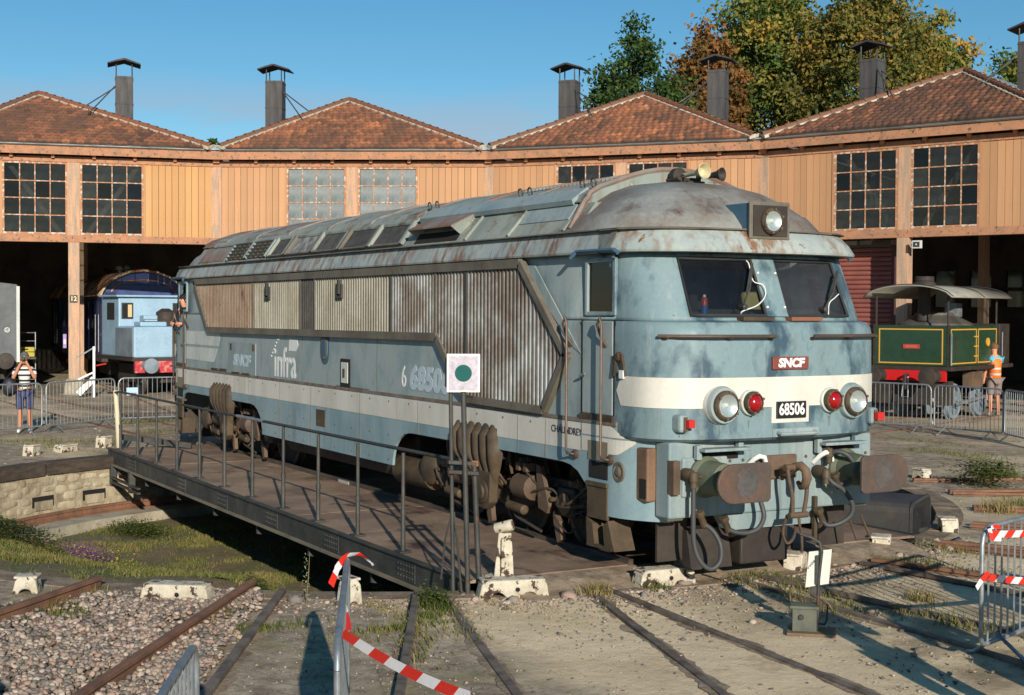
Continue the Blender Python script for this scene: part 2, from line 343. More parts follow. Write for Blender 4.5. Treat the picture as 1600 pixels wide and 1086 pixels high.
# pit floor that climbs to the yard on the near left where the wall is buried
def smooth(x): x = max(0, min(1, x)); return x*x*(3-2*x)
def pit_z(x, y):
    dx = x-PC.x; y0_ = y-PC.y; r_ = math.hypot(dx, y0_); a = math.degrees(math.atan2(y0_, dx))
    m = smooth((a+118)/25)*smooth((-34-a)/9) if a < 0 else 0
    f = smooth((r_-2.9)/4.3)
    n = .05*mnoise.noise(Vector((x*1.2, y*1.2, 1)))+.03*mnoise.noise(Vector((x*4, y*4, 5)))
    return -1.14 + m*f*1.07 + n*(.4+f*.3)
M['earth'] = mat('pit_earth', (116, 98, 72), (94, 94, 56), scale=2.2, lo=.42, hi=.58, rough=.95, bump=.8, bscale=14, bdist=.03, grain=.3)
rows = [[(PC.x+r_*math.cos(2*math.pi*k/120), PC.y+r_*math.sin(2*math.pi*k/120), pit_z(PC.x+r_*math.cos(2*math.pi*k/120), PC.y+r_*math.sin(2*math.pi*k/120))) for k in range(120)] for r_ in np.linspace(.02, PR+.02, 30)]
pf = MB().grid(rows, True).build('pit_floor', M['earth'], smooth=180, fix=False); tag(pf, kind='structure')
def ring(mb, r0, r1, z0, z1, a0=0, a1=360, n=120):
    k0 = 0; A = [R(a0+(a1-a0)*i/n) for i in range(n+1)]
    prof = [(r0, z0), (r1, z0), (r1, z1), (r0, z1), (r0, z0)]
    return mb.grid([[(PC.x+r_*math.cos(a), PC.y+r_*math.sin(a), z) for a in A] for r_, z in prof])
M['pitwall'] = mat('rendered_rubble_wall', (180, 168, 140), (150, 136, 110), scale=2.5, lo=.4, hi=.6, rough=.95, bump=.8, bscale=14, bdist=.03, dirt=.52, dirtc=(86, 74, 58), dscale=1.6, dstretch=(1, 1, .35))
M['stone'] = mat('pale_rubble_stone', (186, 174, 148), (160, 146, 120), scale=3, rough=.95, bump=.7, bscale=16, bdist=.02, rnd=.1, dirt=.47, dirtc=(90, 76, 58), dscale=2, dstretch=(1, 1, .3), rust=.66, rustc=(122, 80, 48), rscale=2)
pw = ring(MB(), PR, PR+.35, -1.4, -.26).build('pit_wall', M['pitwall']); tag(pw, kind='structure')
# coping timbers laid end to end round the rim, one part each
nco = 22; M['rimearth'] = mat('earthy_rim_timber', (150, 132, 108), (112, 94, 76), scale=4, rough=.95, bump=.8, bscale=18, bdist=.02, dirt=.5, dirtc=(84, 72, 58))
for i in range(nco):
    a0 = i*360/nco+.25; a1 = (i+1)*360/nco-.25
    mb = MB(); A = [R(a0+(a1-a0)*k/4) for k in range(5)]
    prof = [(PR-.05, -.26), (PR+.3, -.26), (PR+.3, GZ+.012), (PR-.05, GZ+.012), (PR-.05, -.26)]
    mb.grid([[(PC.x+r_*math.cos(a), PC.y+r_*math.sin(a), z) for a in A] for r_, z in prof])
    for a in (A[0], A[-1]): mb.add([(PC.x+r_*math.cos(a), PC.y+r_*math.sin(a), z) for r_, z in prof[:4]], [(0, 1, 2, 3)])
    am_ = ((a0+a1)/2+180) % 360-180
    mb.build('coping_timber', M['timber'] if not -100 < am_ < 75 else M['rimearth'], pw)
niches = [(bpl(49, 795, PC, Vector((1, .3, 0)))), ]
stone_az = []
for row in range(4):
    a = 184+row*1.1
    while a < 236:
        wd = random.uniform(1.2, 3.6)
        z = -.36-.155*row+random.uniform(-.035, .035); h_ = random.uniform(.08, .16); zc_ = z
        am = a+wd/2
        if not (row in (2, 3) and (abs(am-213.2) < 2.4 or abs(am-204.5) < 2.6)):
            rw = PR*R(wd)*random.uniform(.8, 1.0); mb = MB(); n_ = 9; P = []
            for (s_, off) in ((1.0, .03), (.98, -.002), (.8, -.009), (.3, -.012)):
                row_ = []
                for k in range(n_):
                    t_ = 2*math.pi*k/n_; cx_ = math.copysign(abs(math.cos(t_))**.6, math.cos(t_)); sy_ = math.copysign(abs(math.sin(t_))**.6, math.sin(t_))
                    j = 1+.3*mnoise.noise(Vector((a*1.7+k*.9, row*3.1, k)))
                    aa = R(am)+cx_*rw/2*s_*j/PR; zz = zc_+sy_*h_/2*s_*j; q = PR+off
                    row_.append((PC.x+q*math.cos(aa), PC.y+q*math.sin(aa), zz))
                P.append(row_)
            mb.grid(P, True); mb.add(P[-1], [tuple(range(n_))])
            mb.build('stone', M['stone'], pw, smooth=60)
        a += wd
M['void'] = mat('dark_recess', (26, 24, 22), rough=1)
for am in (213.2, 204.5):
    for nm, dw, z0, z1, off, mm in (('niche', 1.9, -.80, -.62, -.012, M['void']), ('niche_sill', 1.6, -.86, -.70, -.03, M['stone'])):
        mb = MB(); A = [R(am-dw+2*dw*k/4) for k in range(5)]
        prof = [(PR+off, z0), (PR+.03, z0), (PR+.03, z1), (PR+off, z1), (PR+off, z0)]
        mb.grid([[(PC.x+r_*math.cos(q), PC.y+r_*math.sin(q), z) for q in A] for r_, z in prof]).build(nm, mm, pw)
curb = ring(MB(), PR-1.15, PR+.02, -1.45, -.96).build('pit_kerb', M['concrete']); tag(curb, kind='structure')
# circular rail in the pit
def rail_prof(wd=.07, h=.15, foot=.13): # (side, z) outline, head at top z=0
    a = wd/2; f = foot/2
    return [(-f, -h), (f, -h), (f, -h+.02), (.012, -h+.04), (.012, -.045), (a, -.035), (a, -.004), (a*.7, 0), (-a*.7, 0), (-a, -.004), (-a, -.035), (-.012, -.045), (-.012, -h+.04), (-f, -h+.02)]
pr = MB(); A = [R(360*i/140) for i in range(141)]
prof = rail_prof(); prof = prof+prof[:1]
pr.grid([[(PC.x+(PR-.62+s_)*math.cos(a), PC.y+(PR-.62+s_)*math.sin(a), -.808+z) for a in A] for s_, z in prof])
pr = pr.build('circular_rail', M['rail'], smooth=40); tag(pr, 'rusty ring rail running round the bottom of the turntable pit', 'rail')
def straight_rail(name, a, b, ztop, m, parent=None, h=.15, wd=.07, foot=.13):
    a = Vector((a[0], a[1], 0)); b = Vector((b[0], b[1], 0)); d = (b-a).normalized(); s_ = Vector((-d.y, d.x, 0))
    P = [[tuple(p+s_*q+Vector((0, 0, ztop+z))) for p in (a, b)] for q, z in rail_prof(wd, h, foot)]
    mb = MB(); n = len(P); vs = [P[i][j] for j in (0, 1) for i in range(n)]
    fs = [(i, (i+1) % n, n+(i+1) % n, n+i) for i in range(n)]+[tuple(range(n-1, -1, -1)), tuple(range(n, 2*n))]
    return mb.add(vs, fs).build(name, m, parent)
def rail_bed(a, b, parent, w_=.10):
    # irregular band of dark earth packed along a rail
    a = Vector((a[0], a[1], 0)); b = Vector((b[0], b[1], 0)); L = (b-a).length; d = (b-a)/L; s_ = Vector((-d.y, d.x, 0)); n = int(L/.06); P = [[], []]
    for i in range(n+1):
        p = a+d*(L*i/n)
        for j, sg_ in enumerate((-1, 1)):
            w2 = w_*(.75+.7*mnoise.noise(Vector((p.x*2.2, p.y*2.2, j*7)))+.5*mnoise.noise(Vector((p.x*9, p.y*9, j*5)))); q = p+s_*sg_*max(.045, w2); P[j].append((q.x, q.y, gz(q.x, q.y)+.004))
    return MB().grid(P).build('rail_bed', M['bed'], parent, fix=False)
M['bed'] = mat('dark_packed_earth', (160, 142, 118), (124, 106, 86), scale=5, rough=.95, bump=.8, bscale=20, bdist=.02, dirt=.52, dirtc=(84, 70, 56), dscale=4)
def ext(a, b, L): # extend a->b to length L from a
    a = Vector(a); b = Vector(b); return tuple(a+(b-a).normalized()*L)
# tracks in front of the pit (measured one by one)
near = [
 ('wide rusty track running through the weeds at the left edge', 'rail', ((5.55, -5.95), (6.9, -7.25)), ((6.4, -4.72), (9.2, -6.72)), .075),
 ('track with a thin grey rail beside the ballast and one beside the concrete', 'railgrey', ((6.62, -4.50), (9.3, -5.95)), ((7.35, -3.45), (10.2, -4.93)), .01),
 ('track sunk in beige concrete just right of the track beside the ballast', 'railgrey', ((7.4, -3.2), (10.5, -4.2)), ((7.75, -1.82), (11.2, -2.93)), -.035),
 ('track sunk in concrete passing just left of the point lever', 'railgrey', ((7.85, -1.66), (11.65, -2.06)), ((7.95, -.22), (11.9, -.42)), -.03)]
for lab, mm, ra, rb, zt in near:
    tr = empty('track', (0, 0, 0), 0, lab, 'railway track', 'tracks fanning out in front of the pit')
    L_ = 9.0
    for q_ in (ra, rb): rail_bed(q_[0], ext(q_[0], q_[1], L_), tr)
    straight_rail('rail', ra[0], ext(ra[0], ra[1], L_), zt, M[mm], tr); straight_rail('rail', rb[0], ext(rb[0], rb[1], L_), zt, M[mm], tr)
labs = ['rusty track leading right from the nose of the blue locomotive', 'second rusty track to the right of the blue locomotive', 'third weedy track to the right of the blue locomotive', 'fourth track to the right of the pit', 'fifth track to the right of the pit', 'sixth track to the right of the pit']
for i, ang in enumerate((5.5, 17.5, 29.5, 41.5, 53.5, 65.5)):
    tr = empty('track', (0, 0, 0), 0, labs[i], 'railway track', 'tracks to the right of the pit')
    d = Vector((math.cos(R(ang)), math.sin(R(ang)))); n_ = Vector((-d.y, d.x)); o_ = Vector((.3, 0))
    for s_ in (-.72, .72):
        r0 = PR+.12 if abs(s_) else PR
        a = o_+d*(r0+.2)+n_*s_; b = o_+d*(r0+16)+n_*s_; rail_bed(a, b, tr); straight_rail('rail', a, b, -.0 if i else -.01, M['rail'] if i else M['railgrey'], tr)
# roundhouse plan: vertices of the faceted front, found by survey
RC = Vector((.5, -6, 0))
def V(k): a = R(157.12-18.29*k); return Vector((RC.x+27.79*math.cos(a), RC.y+27.79*math.sin(a), 0))
shedtr = ['track entering the leftmost bay under the grey van', 'track entering the left bay right of the post marked 12', 'track entering the second bay on its left side', 'track entering the second bay on its right side', 'track entering the third bay on its left side', 'track entering the third bay on its right side', 'track ending at the closed red roller shutter', 'track under the green steam engine']
for j in range(8):
    k = -1+j//2; p = V(k).lerp(V(k+1), .25+.5*(j % 2)); o_ = Vector((.3, 0, 0)); d = (p-o_).normalized(); n_ = Vector((-d.y, d.x, 0))
    tr = empty('track', (0, 0, 0), 0, shedtr[j], 'railway track', 'tracks leading into the roundhouse')
    L_ = (p-o_).length
    for s_ in (-.72, .72): straight_rail('rail', o_+d*(PR+.35)+n_*s_, o_+d*(L_+16)+n_*s_, -.035, M['rail'], tr)

# ------------------------------------------------------------------ roundhouse
ZE, ZB = 7.79, 4.73
rh = empty('roundhouse', (V(0).x, V(0).y, 0), 0, 'orange boarded roundhouse with red tiled hipped roofs over four open bays', 'engine shed')
rh_inv = rh.matrix_world.copy()
rh.location = (0, 0, 0)
def bayframe(k):
    a = V(k); b = V(k+1); e = (b-a).normalized(); n = Vector((-e.y, e.x, 0)); m = (a+b)/2-RC
    if n.dot(m) < 0: n = -n
    return a, e, n, (b-a).length
board_me = {}
def board_mesh(w_, h_, key):
    if key not in board_me:
        mb = MB(); mb.box(-w_/2+.006, w_/2-.006, -.014, .014, 0, h_); board_me[key] = mb.mesh('board', M[key[0]])
    return board_me[key]
pane_d = MB().box(-.215, .215, -.004, .004, -.25, .25).mesh('pane', M['darkglass'])
pane_f = MB().box(-.215, .215, -.004, .004, -.25, .25).mesh('pane', M['frost'])
WW, WH = 1.92, 2.25
def window_mesh():
    mb = MB(); t_ = .055
    mb.box(-WW/2, -WW/2+t_, -.03, .03, 0, WH); mb.box(WW/2-t_, WW/2, -.03, .03, 0, WH); mb.box(-WW/2+t_, WW/2-t_, -.03, .03, 0, t_); mb.box(-WW/2+t_, WW/2-t_, -.03, .03, WH-t_, WH)
    for i in (1, 2, 3):
        x = -WW/2+t_+(WW-2*t_)*i/4; mb.box(x-.016, x+.016, -.024, .02, t_, WH-t_)
        z = t_+(WH-2*t_)*i/4; mb.box(-WW/2+t_, WW/2-t_, -.02, .024, z-.016, z+.016)
    return mb.mesh('window', M['frame'])
win_me = window_mesh()
brk = MB(); brk.prism([(-.05, 0, 0), (-.05, -.3, 0), (-.05, -.3, -.09), (-.05, -.17, -.15), (-.05, -.12, -.3), (-.05, 0, -.3)], (.1, 0, 0)); brk_me = brk.mesh('bracket', M['trim'])
rtile = MB(); Pq = []
for (x_, rr2) in ((0, .125), (.06, .135), (.12, .118), (.40, .105)): Pq.append([(x_, rr2*math.cos(q), rr2*math.sin(q)-.02) for q in [math.pi*i/6 for i in range(7)]])
rtile.grid(Pq); rt_me = rtile.mesh('ridge_tile', tint_mat('ridge_tile_clay', [(0, (128, 84, 62)), (1, (128, 84, 62))], extra=((1.5, (1, 1, 1), 6), .45, (106, 90, 76), .8)), smooth=40)
chim_me = None
apex_px = {-1: (60, 148), 0: (546, 158), 1: (1008, 149), 2: (1508, 112), -2: None, 3: None}
TV = []; tiles_by_bay = {}
for k in range(-2, 4):
    a, e, n, L = bayframe(k); rz = math.atan2(e.y, e.x)
    P = lambda u, v, z: a+e*u+n*v+Vector((0, 0, z))
    full = -1 <= k <= 2
    def bb(u0, u1, v0, v1, z0, z1, name, mm, bv=0, parent=rh):
        mb = MB(); vs = [P(u, v, z) for z in (z0, z1) for v in (v0, v1) for u in (u0, u1)]
        mb.add(vs, [(0, 2, 3, 1), (4, 5, 7, 6), (0, 1, 5, 4), (2, 6, 7, 3), (0, 4, 6, 2), (1, 3, 7, 5)]); return mb.build(name, M[mm], parent, bev=bv)
    # beams, fascia, gutter
    bb(.0, L, -.08, .16, ZB, ZB+.22, 'beam', 'trim', .01); bb(0, L, -.05, .12, 7.24, 7.42, 'wall_plate', 'trim', .01)
    bb(-.05, L+.05, -.36, -.31, 7.45, 7.74, 'fascia_board', 'trim'); bb(-.06, L+.06, -.43, -.33, 7.745, 7.79, 'gutter', 'zinc')
    bb(0, L, -.31, .1, 7.66, 7.7, 'soffit', 'trim')
    # posts
    for u, z1 in ((0, 7.3), (L/2, 7.3)):
        bb(u-.17, u+.17, -.12, .2, .42, ZB-.003, 'post', 'post', .012)
        mb = MB(); q0 = [P(u+su*.33, .04+sv*.33, GZ-.05) for su, sv in ((-1, -1), (1, -1), (1, 1), (-1, 1))]; q1 = [P(u+su*.25, .04+sv*.25, .42) for su, sv in ((-1, -1), (1, -1), (1, 1), (-1, 1))]
        mb.add(q0+q1, [(3, 2, 1, 0), (4, 5, 6, 7)]+[(i, (i+1) % 4, 4+(i+1) % 4, 4+i) for i in range(4)]).build('post_footing', M['concrete'], rh, bev=.03)
        bb(u-.17, u+.17, -.05, .1, ZB+.222, 7.238, 'stud', 'post')
    # brackets under the eave
    nb = 8
    for i in range(nb): link('bracket', brk_me, rh, P(.08+(L-.16)*i/(nb-1), -.052, 7.655), (0, 0, rz if n.dot(Vector((-e.y, e.x, 0))) > 0 else rz+math.pi))
    flip = n.dot(Vector((-e.y, e.x, 0))) > 0
    # boards
    key = 'yellow_board' if k == -1 else 'orange'
    segs = [(.17, L/2-.2-WW-.06), (L/2+.2+WW+.06, L-.17)]
    for s0, s1 in segs:
        nbd = max(1, round((s1-s0)/.2)); wd = (s1-s0)/nbd
        for i in range(nbd):
            kk = key
            me = board_mesh(wd, 7.238-(ZB+.222), (kk, round(wd, 3)))
            link('board', me, rh, P(s0+wd*(i+.5), random.uniform(-.006, .006), ZB+.222), (0, 0, rz))
    # windows
    for wi, u in enumerate((L/2-.2-WW/2, L/2+.2+WW/2)):
        wo = link('window', win_me, rh, P(u, -.01, ZB+.25), (0, 0, rz))
        for i in range(4):
            for j in range(4):
                link('pane', pane_f if k == 0 else pane_d, wo, (-WW/2+.055+(WW-.11)*(i+.5)/4, 0, .055+(WH-.11)*(j+.5)/4), (R(random.uniform(-2, 2)), 0, R(random.uniform(-2, 2))))
        for uu in (u-WW/2-.032, u+WW/2+.032): bb(uu-.03, uu+.03, -.04, .04, ZB+.222, 7.238, 'window_jamb', 'orange')
        bb(u-WW/2-.001, u+WW/2+.001, -.035, .03, ZB+.222, ZB+.249, 'window_sill', 'trim')
        if k in (-1, 2, 1):
            mb = MB(); s_ = 1 if wi == 0 else -1
            left_is_low_u = True
            A_ = P(u-s_*.8, .3, 7.2); B_ = P(u+s_*.75, .3, ZB+.3); mb.beam(A_, B_, .14, .14, n).build('brace', M['post'], rh)
    # roof hip
    vo = -.45; ze = 7.80
    if apex_px.get(k):
        X = bpl(*apex_px[k], P(0, 4, 0), n); ua = (X-a).dot(e); za = X.z
    else: ua, za = L/2, 10.1
    E0 = P(.2, vo, ze); E1 = P(L-.2, vo, ze); AP = P(ua, 4, za)
    nrm = (E1-E0).cross(AP-E0).normalized()
    if nrm.z < 0: nrm = -nrm
    MB().add([E0-nrm*.02, E1-nrm*.02, AP-nrm*.02, E0-nrm*.1, E1-nrm*.1, AP-nrm*.1], [(0, 1, 2), (5, 4, 3), (0, 3, 4, 1), (1, 4, 5, 2), (2, 5, 3, 0)]).build('roof_deck', M['interior'], rh)
    # tiles: real overlapping pieces joined into one part
    up_ = (AP-(E0+e*(ua-.2))); SL = up_.length; up_ = up_/SL; rowh = .285; nr = int(SL/rowh); Vv = []; Ff = []; Tt = []
    for r_ in range(nr+1):
        s0 = r_*rowh; f0 = s0/SL; 
        u0 = .2+(ua-.2)*f0; u1 = L-.2-(L-.2-ua)*f0; nt = max(1, int((u1-u0)/.215)); tw = (u1-u0)/nt
        for i in range(nt):
            uc = u0+tw*i-.2; j = random.gauss(0, .006); tl = random.random()*.008
            base = E0+e*uc+up_*s0
            prof = [(0, .012), (.3, .012), (.42, .045), (.62, .05), (.74, .012), (1, .012)]
            n0 = len(Vv); top_s = min(rowh*1.25, SL-s0)
            for (fx, hh) in prof: Vv.append(base+e*(tw*fx)+nrm*(hh+.046+tl)+up_*j)
            for (fx, hh) in prof: Vv.append(base+e*(tw*fx)+nrm*(hh+.0)+up_*top_s)
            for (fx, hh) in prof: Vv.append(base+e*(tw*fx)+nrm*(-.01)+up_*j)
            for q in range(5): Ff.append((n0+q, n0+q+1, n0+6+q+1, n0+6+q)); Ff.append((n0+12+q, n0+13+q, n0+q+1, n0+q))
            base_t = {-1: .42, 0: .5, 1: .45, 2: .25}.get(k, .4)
            tq = min(1, max(0, base_t+random.gauss(0, .13)+.2*mnoise.noise(base*.7))); Tt += [tq]*6+[min(1, tq+.12)]*6+[max(0, tq-.5)]*6  # lower front-edge vertices tinted darker, painting in the shadow line between tile rows
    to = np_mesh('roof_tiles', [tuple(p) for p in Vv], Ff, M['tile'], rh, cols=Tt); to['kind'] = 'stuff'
    # hip ridge tiles over a mortar line
    for Ea, sgn in ((E0, 1), (E1, -1)):
        d = AP-Ea; DL = d.length; d = d/DL; side = d.cross(nrm).normalized()
        MB().beam(Ea+nrm*.03, AP+nrm*.03, .34, .09, nrm).build('mortar_line', M['mortar'], rh)
        nt = int(DL/.36)
        for i in range(nt):
            o = link('ridge_tile', rt_me, rh); s_ = nrm.cross(d).normalized()
            Mx = Matrix((d, s_, nrm)).transposed().to_4x4(); Mx.translation = Ea+d*(i*DL/nt)+nrm*.06; o.matrix_basis = Mx
    # ridge and side slopes behind
    VB = 20; AB = P(ua, VB, za); m_l = (a-RC).normalized(); m_r = (a+e*L-RC).normalized()
    EL = a+m_l*(VB+1)+Vector((0, 0, ze)); ER = a+e*L+m_r*(VB+1)+Vector((0, 0, ze))
    MB().add([E0, AP, AB, EL], [(0, 1, 2, 3)]).build('side_slope', M['tile'], rh, fix=False)
    MB().add([E1, AP, AB, ER], [(0, 1, 2, 3)]).build('side_slope', M['tile'], rh, fix=False)
    mb = MB(); hw = 1.35
    mb.add([P(ua-hw, 4.7, za-.62), P(ua, 4.25, za+.16), P(ua+hw, 4.7, za-.62), P(ua-hw, 16, za-.62), P(ua, 16, za+.16), P(ua+hw, 16, za-.62)], [(0, 1, 4, 3), (1, 2, 5, 4), (0, 1, 2), (3, 4, 5)])
    mb.build('ridge_lantern', M['zinc'], rh)
    # back wall with high windows, floor stays the yard ground
    B0 = a+m_l*(VB); B1 = a+e*L+m_r*VB; be = (B1-B0).normalized(); BL = (B1-B0).length
    def bw(u0, u1, z0, z1, name, mm, t_=.3):
        mb = MB(); vs = [B0+be*u+n*v+Vector((0, 0, z)) for z in (z0, z1) for v in (0, t_) for u in (u0, u1)]
        mb.add(vs, [(0, 2, 3, 1), (4, 5, 7, 6), (0, 1, 5, 4), (2, 6, 7, 3), (0, 4, 6, 2), (1, 3, 7, 5)]); mb.build(name, M[mm], rh)
    bw(0, BL, -.1, 2.9 if k >= 2 else 10, 'back_wall', 'interior'); bw(0, BL, 4.4, 10, 'back_wall', 'interior') if k >= 2 else None
    npn = 10
    for i in range(npn+1 if k >= 2 else 0): u = BL*i/npn; bw(u-.3, u+.3, 2.9, 4.4, 'back_pier', 'interior')
    if k >= 2: bw(0, BL, 3.55, 3.7, 'back_transom', 'interior', .2)
    mb = MB(); vs = [B0+be*u+n*.12+Vector((0, 0, z)) for u, z in ((0, 2.9), (BL, 2.9), (BL, 4.4), (0, 4.4))]; mb.add(vs, [(0, 1, 2, 3)])
    M.setdefault('greenpane', glass('grimy_green_glass', (60, 80, 60), .015, (70, 90, 66), .2))
    (mb.build('back_window', M['greenpane'], rh) if k >= 2 else None)
    if k == -2:
        MB().add([P(0, 0, 0)-Vector((0, 0, .1)), P(0, 0, 8), B0+Vector((0, 0, 8)), B0-Vector((0, 0, .1))], [(0, 1, 2, 3)]).build('end_wall', M['interior'], rh)
    if k == 3:
        MB().add([P(L, 0, 0)-Vector((0, 0, .1)), P(L, 0, 8), B1+Vector((0, 0, 8)), B1-Vector((0, 0, .1))], [(0, 1, 2, 3)]).build('end_wall', M['interior'], rh)
    # inner columns
    for v in (6, 12):
        for u in (0, L/2):
            q = a+e*u; m_ = (q-RC).normalized(); q = q+m_*v
            MB().box(-.12, .12, -.12, .12, -.1, 8).build('column', M['post'], rh, q)
# smoke vents
for k, u, vt, vc, stays in ((-1, 194, 121, 97, 'L'), (0, 430.5, 128, 106, 'R'), (1, 890, 127, 104, 'R'), (1, 1122, 111, 91, 'L'), (2, 1363.5, 94, 69, 'R'), (2, 1612, 66, 40, 'L')):
    a, e, n, L = bayframe(k); rz = math.atan2(e.y, e.x)
    X = bpl(u, vt, a+n*3, n); zt = X.z; zc = bpl(u, vc, a+n*3, n).z; hw = .29
    base = Vector((X.x, X.y, 8.0)); H = zt-8.0
    mb = MB(); mb.box(-hw, hw, -hw, hw, 0, H)
    for zz in (H-.08, H*.62, H*.3): mb.box(-hw-.012, hw+.012, -hw-.012, hw+.012, zz, zz+.03)
    ch = mb.build('chimney', M['chimney'], rh, base, (0, 0, rz))
    for sx in (-1, 1):
        for sy in (-1, 1): MB().tube([(sx*(hw-.03), sy*(hw-.03), H-.2), (sx*(hw-.03), sy*(hw-.03), zc-8.0)], .022, 6).build('cap_rod', M['steel'], ch)
    cw = .54; zc0 = zc-8.0
    MB().prism([(-cw, -.45, zc0-.1), (-.05, -.45, zc0+.06), (.05, -.45, zc0+.06), (cw, -.45, zc0-.1), (cw, -.45, zc0-.14), (0, -.45, zc0+.01), (-cw, -.45, zc0-.14)], (0, .9, 0)).build('cap', M['cap'], ch)
    s_ = (-1 if stays == 'L' else 1)
    for vv, du in ((-.5, .9), (.0, 1.5)): MB().tube([(s_*hw, -hw if vv < 0 else 0, H-.35), (s_*(hw+du), vv-.6, H*.40)], .022, 5).build('stay', M['steel'], ch)
# post number plate and small posters
a, e, n, L = bayframe(-1)
mid = a+e*(L/2)
pp = bpl(115, 467, mid-n*.13, n); pl = MB().obox((0, 0, 0), .24, .012, .24, Matrix((e, n, Vector((0, 0, 1)))).transposed()).build('number_plate', plain('black_plate', (22, 22, 20)), rh, pp)
tx = text('12', 'plate_number', .2, plain('cream_lettering', (226, 214, 160), .7), pl, (0, 0, 0), e if e.dot(Vector(r2)) > 0 else -e, (0, 0, 1), bold=.004)
tx.location = -n*.009
ps = bpl(101, 533, mid-n*.13, n); 
po = MB().obox((0, 0, 0), .10, .02, .44, Matrix((e, n, Vector((0, 0, 1)))).transposed()).build('notice', plain('violet_notice', (150, 120, 170)), rh, ps+n*.1)
MB().obox((0, 0, -.02), .07, .03, .14, Matrix((e, n, Vector((0, 0, 1)))).transposed()).build('notice_picture', plain('notice_picture', (206, 190, 200)), po)
# roller shutter in the right-hand bay, left opening, and its tall surround
a, e, n, L = bayframe(2)
M['shutter'] = mat('brick_red_shutter', (142, 84, 74), (124, 72, 64), scale=1.5, rough=.6, bump=.1)
sh0, sh1 = .35, L/2-.75
for i in range(34):
    z0 = GZ+i*.135
    mb = MB(); vs = []
    prof = [(0, 0), (-.03, .02), (-.042, .06), (-.03, .105), (0, .128)]
    pts = [[a+e*u+n*(.9+dv)+Vector((0, 0, z0+dz)) for u in (sh0, sh1)] for dv, dz in prof]
    mb.grid(pts).build('shutter_slat', M['shutter'], rh)
for u0, u1 in ((sh1, L/2-.2), (.18, sh0)):
    mb = MB(); vs = [a+e*u+n*v+Vector((0, 0, z)) for z in (GZ, ZB) for v in (.86, .98) for u in (u0, u1)]
    mb.add(vs, [(0, 2, 3, 1), (4, 5, 7, 6), (0, 1, 5, 4), (2, 6, 7, 3), (0, 4, 6, 2), (1, 3, 7, 5)]); mb.build('shutter_guide', mat('maroon_guide', (84, 52, 50), rough=.7), rh)
mb = MB(); vs = [a+e*u+n*v+Vector((0, 0, z)) for z in (GZ+34*.135, ZB) for v in (.84, 1.2) for u in (sh0, sh1)]
mb.add(vs, [(0, 2, 3, 1), (4, 5, 7, 6), (0, 1, 5, 4), (2, 6, 7, 3), (0, 4, 6, 2), (1, 3, 7, 5)]); mb.build('shutter_box', M['interior'], rh)
# flood light on the right post
X = bpl(1433, 382, a-n*.3, n)
fl = empty('flood_light', X, math.atan2(e.y, e.x), 'small square flood lamp with white rim beside the right shed post', 'flood lamp')
MB().box(-.13, .13, -.05, .05, -.11, .11).build('housing', plain('white_housing', (200, 200, 196)), fl, bev=.01)
MB().box(-.09, .09, -.06, -.051, -.07, .07).build('lens', plain('lamp_glass', (54, 56, 60), .1), fl)
MB().box(-.02, .02, -.07, -.0605, -.02, .02).build('led', plain('led_yellow', (220, 210, 140), .3), fl)
MB().beam((0, .05, 0), (-.25, .2, 0), .03, .03).build('arm', M['steel'], fl)
# ------------------------------------------------------------------ blue diesel locomotive
def blue(name, a, b, **kw):
    d = dict(spec=.28, scale=1.4, stretch=(1, 1, .5), lo=.42, hi=.6, rough=.5, bump=.12, bscale=40, grain=.07, dirt=.58, dirtc=(96, 104, 96), dscale=1.5, dstretch=(1.5, 1, .35),
             rust=.70, rustc=(118, 76, 46), rscale=5, rstretch=(3, 2, .25), rhard=.05); d.update(kw); return mat(name, a, b, **d)
M['blue'] = blue('faded_blue_paint', (148, 160, 158), (126, 144, 146), streak=(.52, .5, 13, (92, 96, 90)))
M['nose'] = blue('scrubbed_blue_paint', (118, 140, 144), (62, 84, 96), xmask=(6.9, 7.7, (150, 162, 160), (130, 148, 150)), streak=(.56, .45, 11, (170, 176, 172)), scale=2.6, stretch=(1, 1, .6), lo=.48, hi=.62)
M['bluelow'] = blue('blue_skirt_paint', (142, 162, 166), (120, 146, 152), rust=.68, streak=(.54, .5, 9, (128, 122, 100)))
M['bluedark'] = blue('dark_blue_panel', (70, 102, 122), (62, 92, 112))
M['roof'] = blue('grey_green_roof_paint', (150, 156, 146), (130, 140, 134), rust=.54, streak=(.5, .6, 9, (120, 88, 62)), rscale=2.2, rstretch=(.8, 1, 1.5), rhard=.14, rough=.75, spec=.15, rustc=(112, 82, 66))
M['roofrust'] = mat('rusty_roof_sheet', (128, 96, 78), (132, 134, 130), scale=1.6, lo=.4, hi=.62, rough=.8, bump=.3, dirt=.5, dirtc=(86, 74, 68))
M['streak'] = blue('rust_streaked_gutter', (164, 172, 166), (144, 156, 154), streak=(.44, .9, 11, (122, 78, 44)), rust=.6, rscale=6, rstretch=(2.2, 1, .12), rustc=(142, 96, 58), rhard=.07)
M['dome'] = mat('sooty_rusty_dome', (138, 140, 134), (112, 98, 86), scale=1.3, lo=.42, hi=.62, rough=.7, bump=.35, bscale=30, rust=.54, rustc=(98, 72, 60), rscale=2.0, rhard=.14, dirt=.5, dirtc=(80, 92, 98))
M['cream'] = mat('off_white_band', (212, 208, 196), (194, 190, 176), scale=2, stretch=(1, 1, .3), rough=.55, bump=.1, grain=.05, dirt=.56, dirtc=(168, 156, 132), dscale=2.5, dstretch=(2, 1, .25), rust=.71, rustc=(120, 84, 56), rscale=7, rstretch=(2, 1, .4))
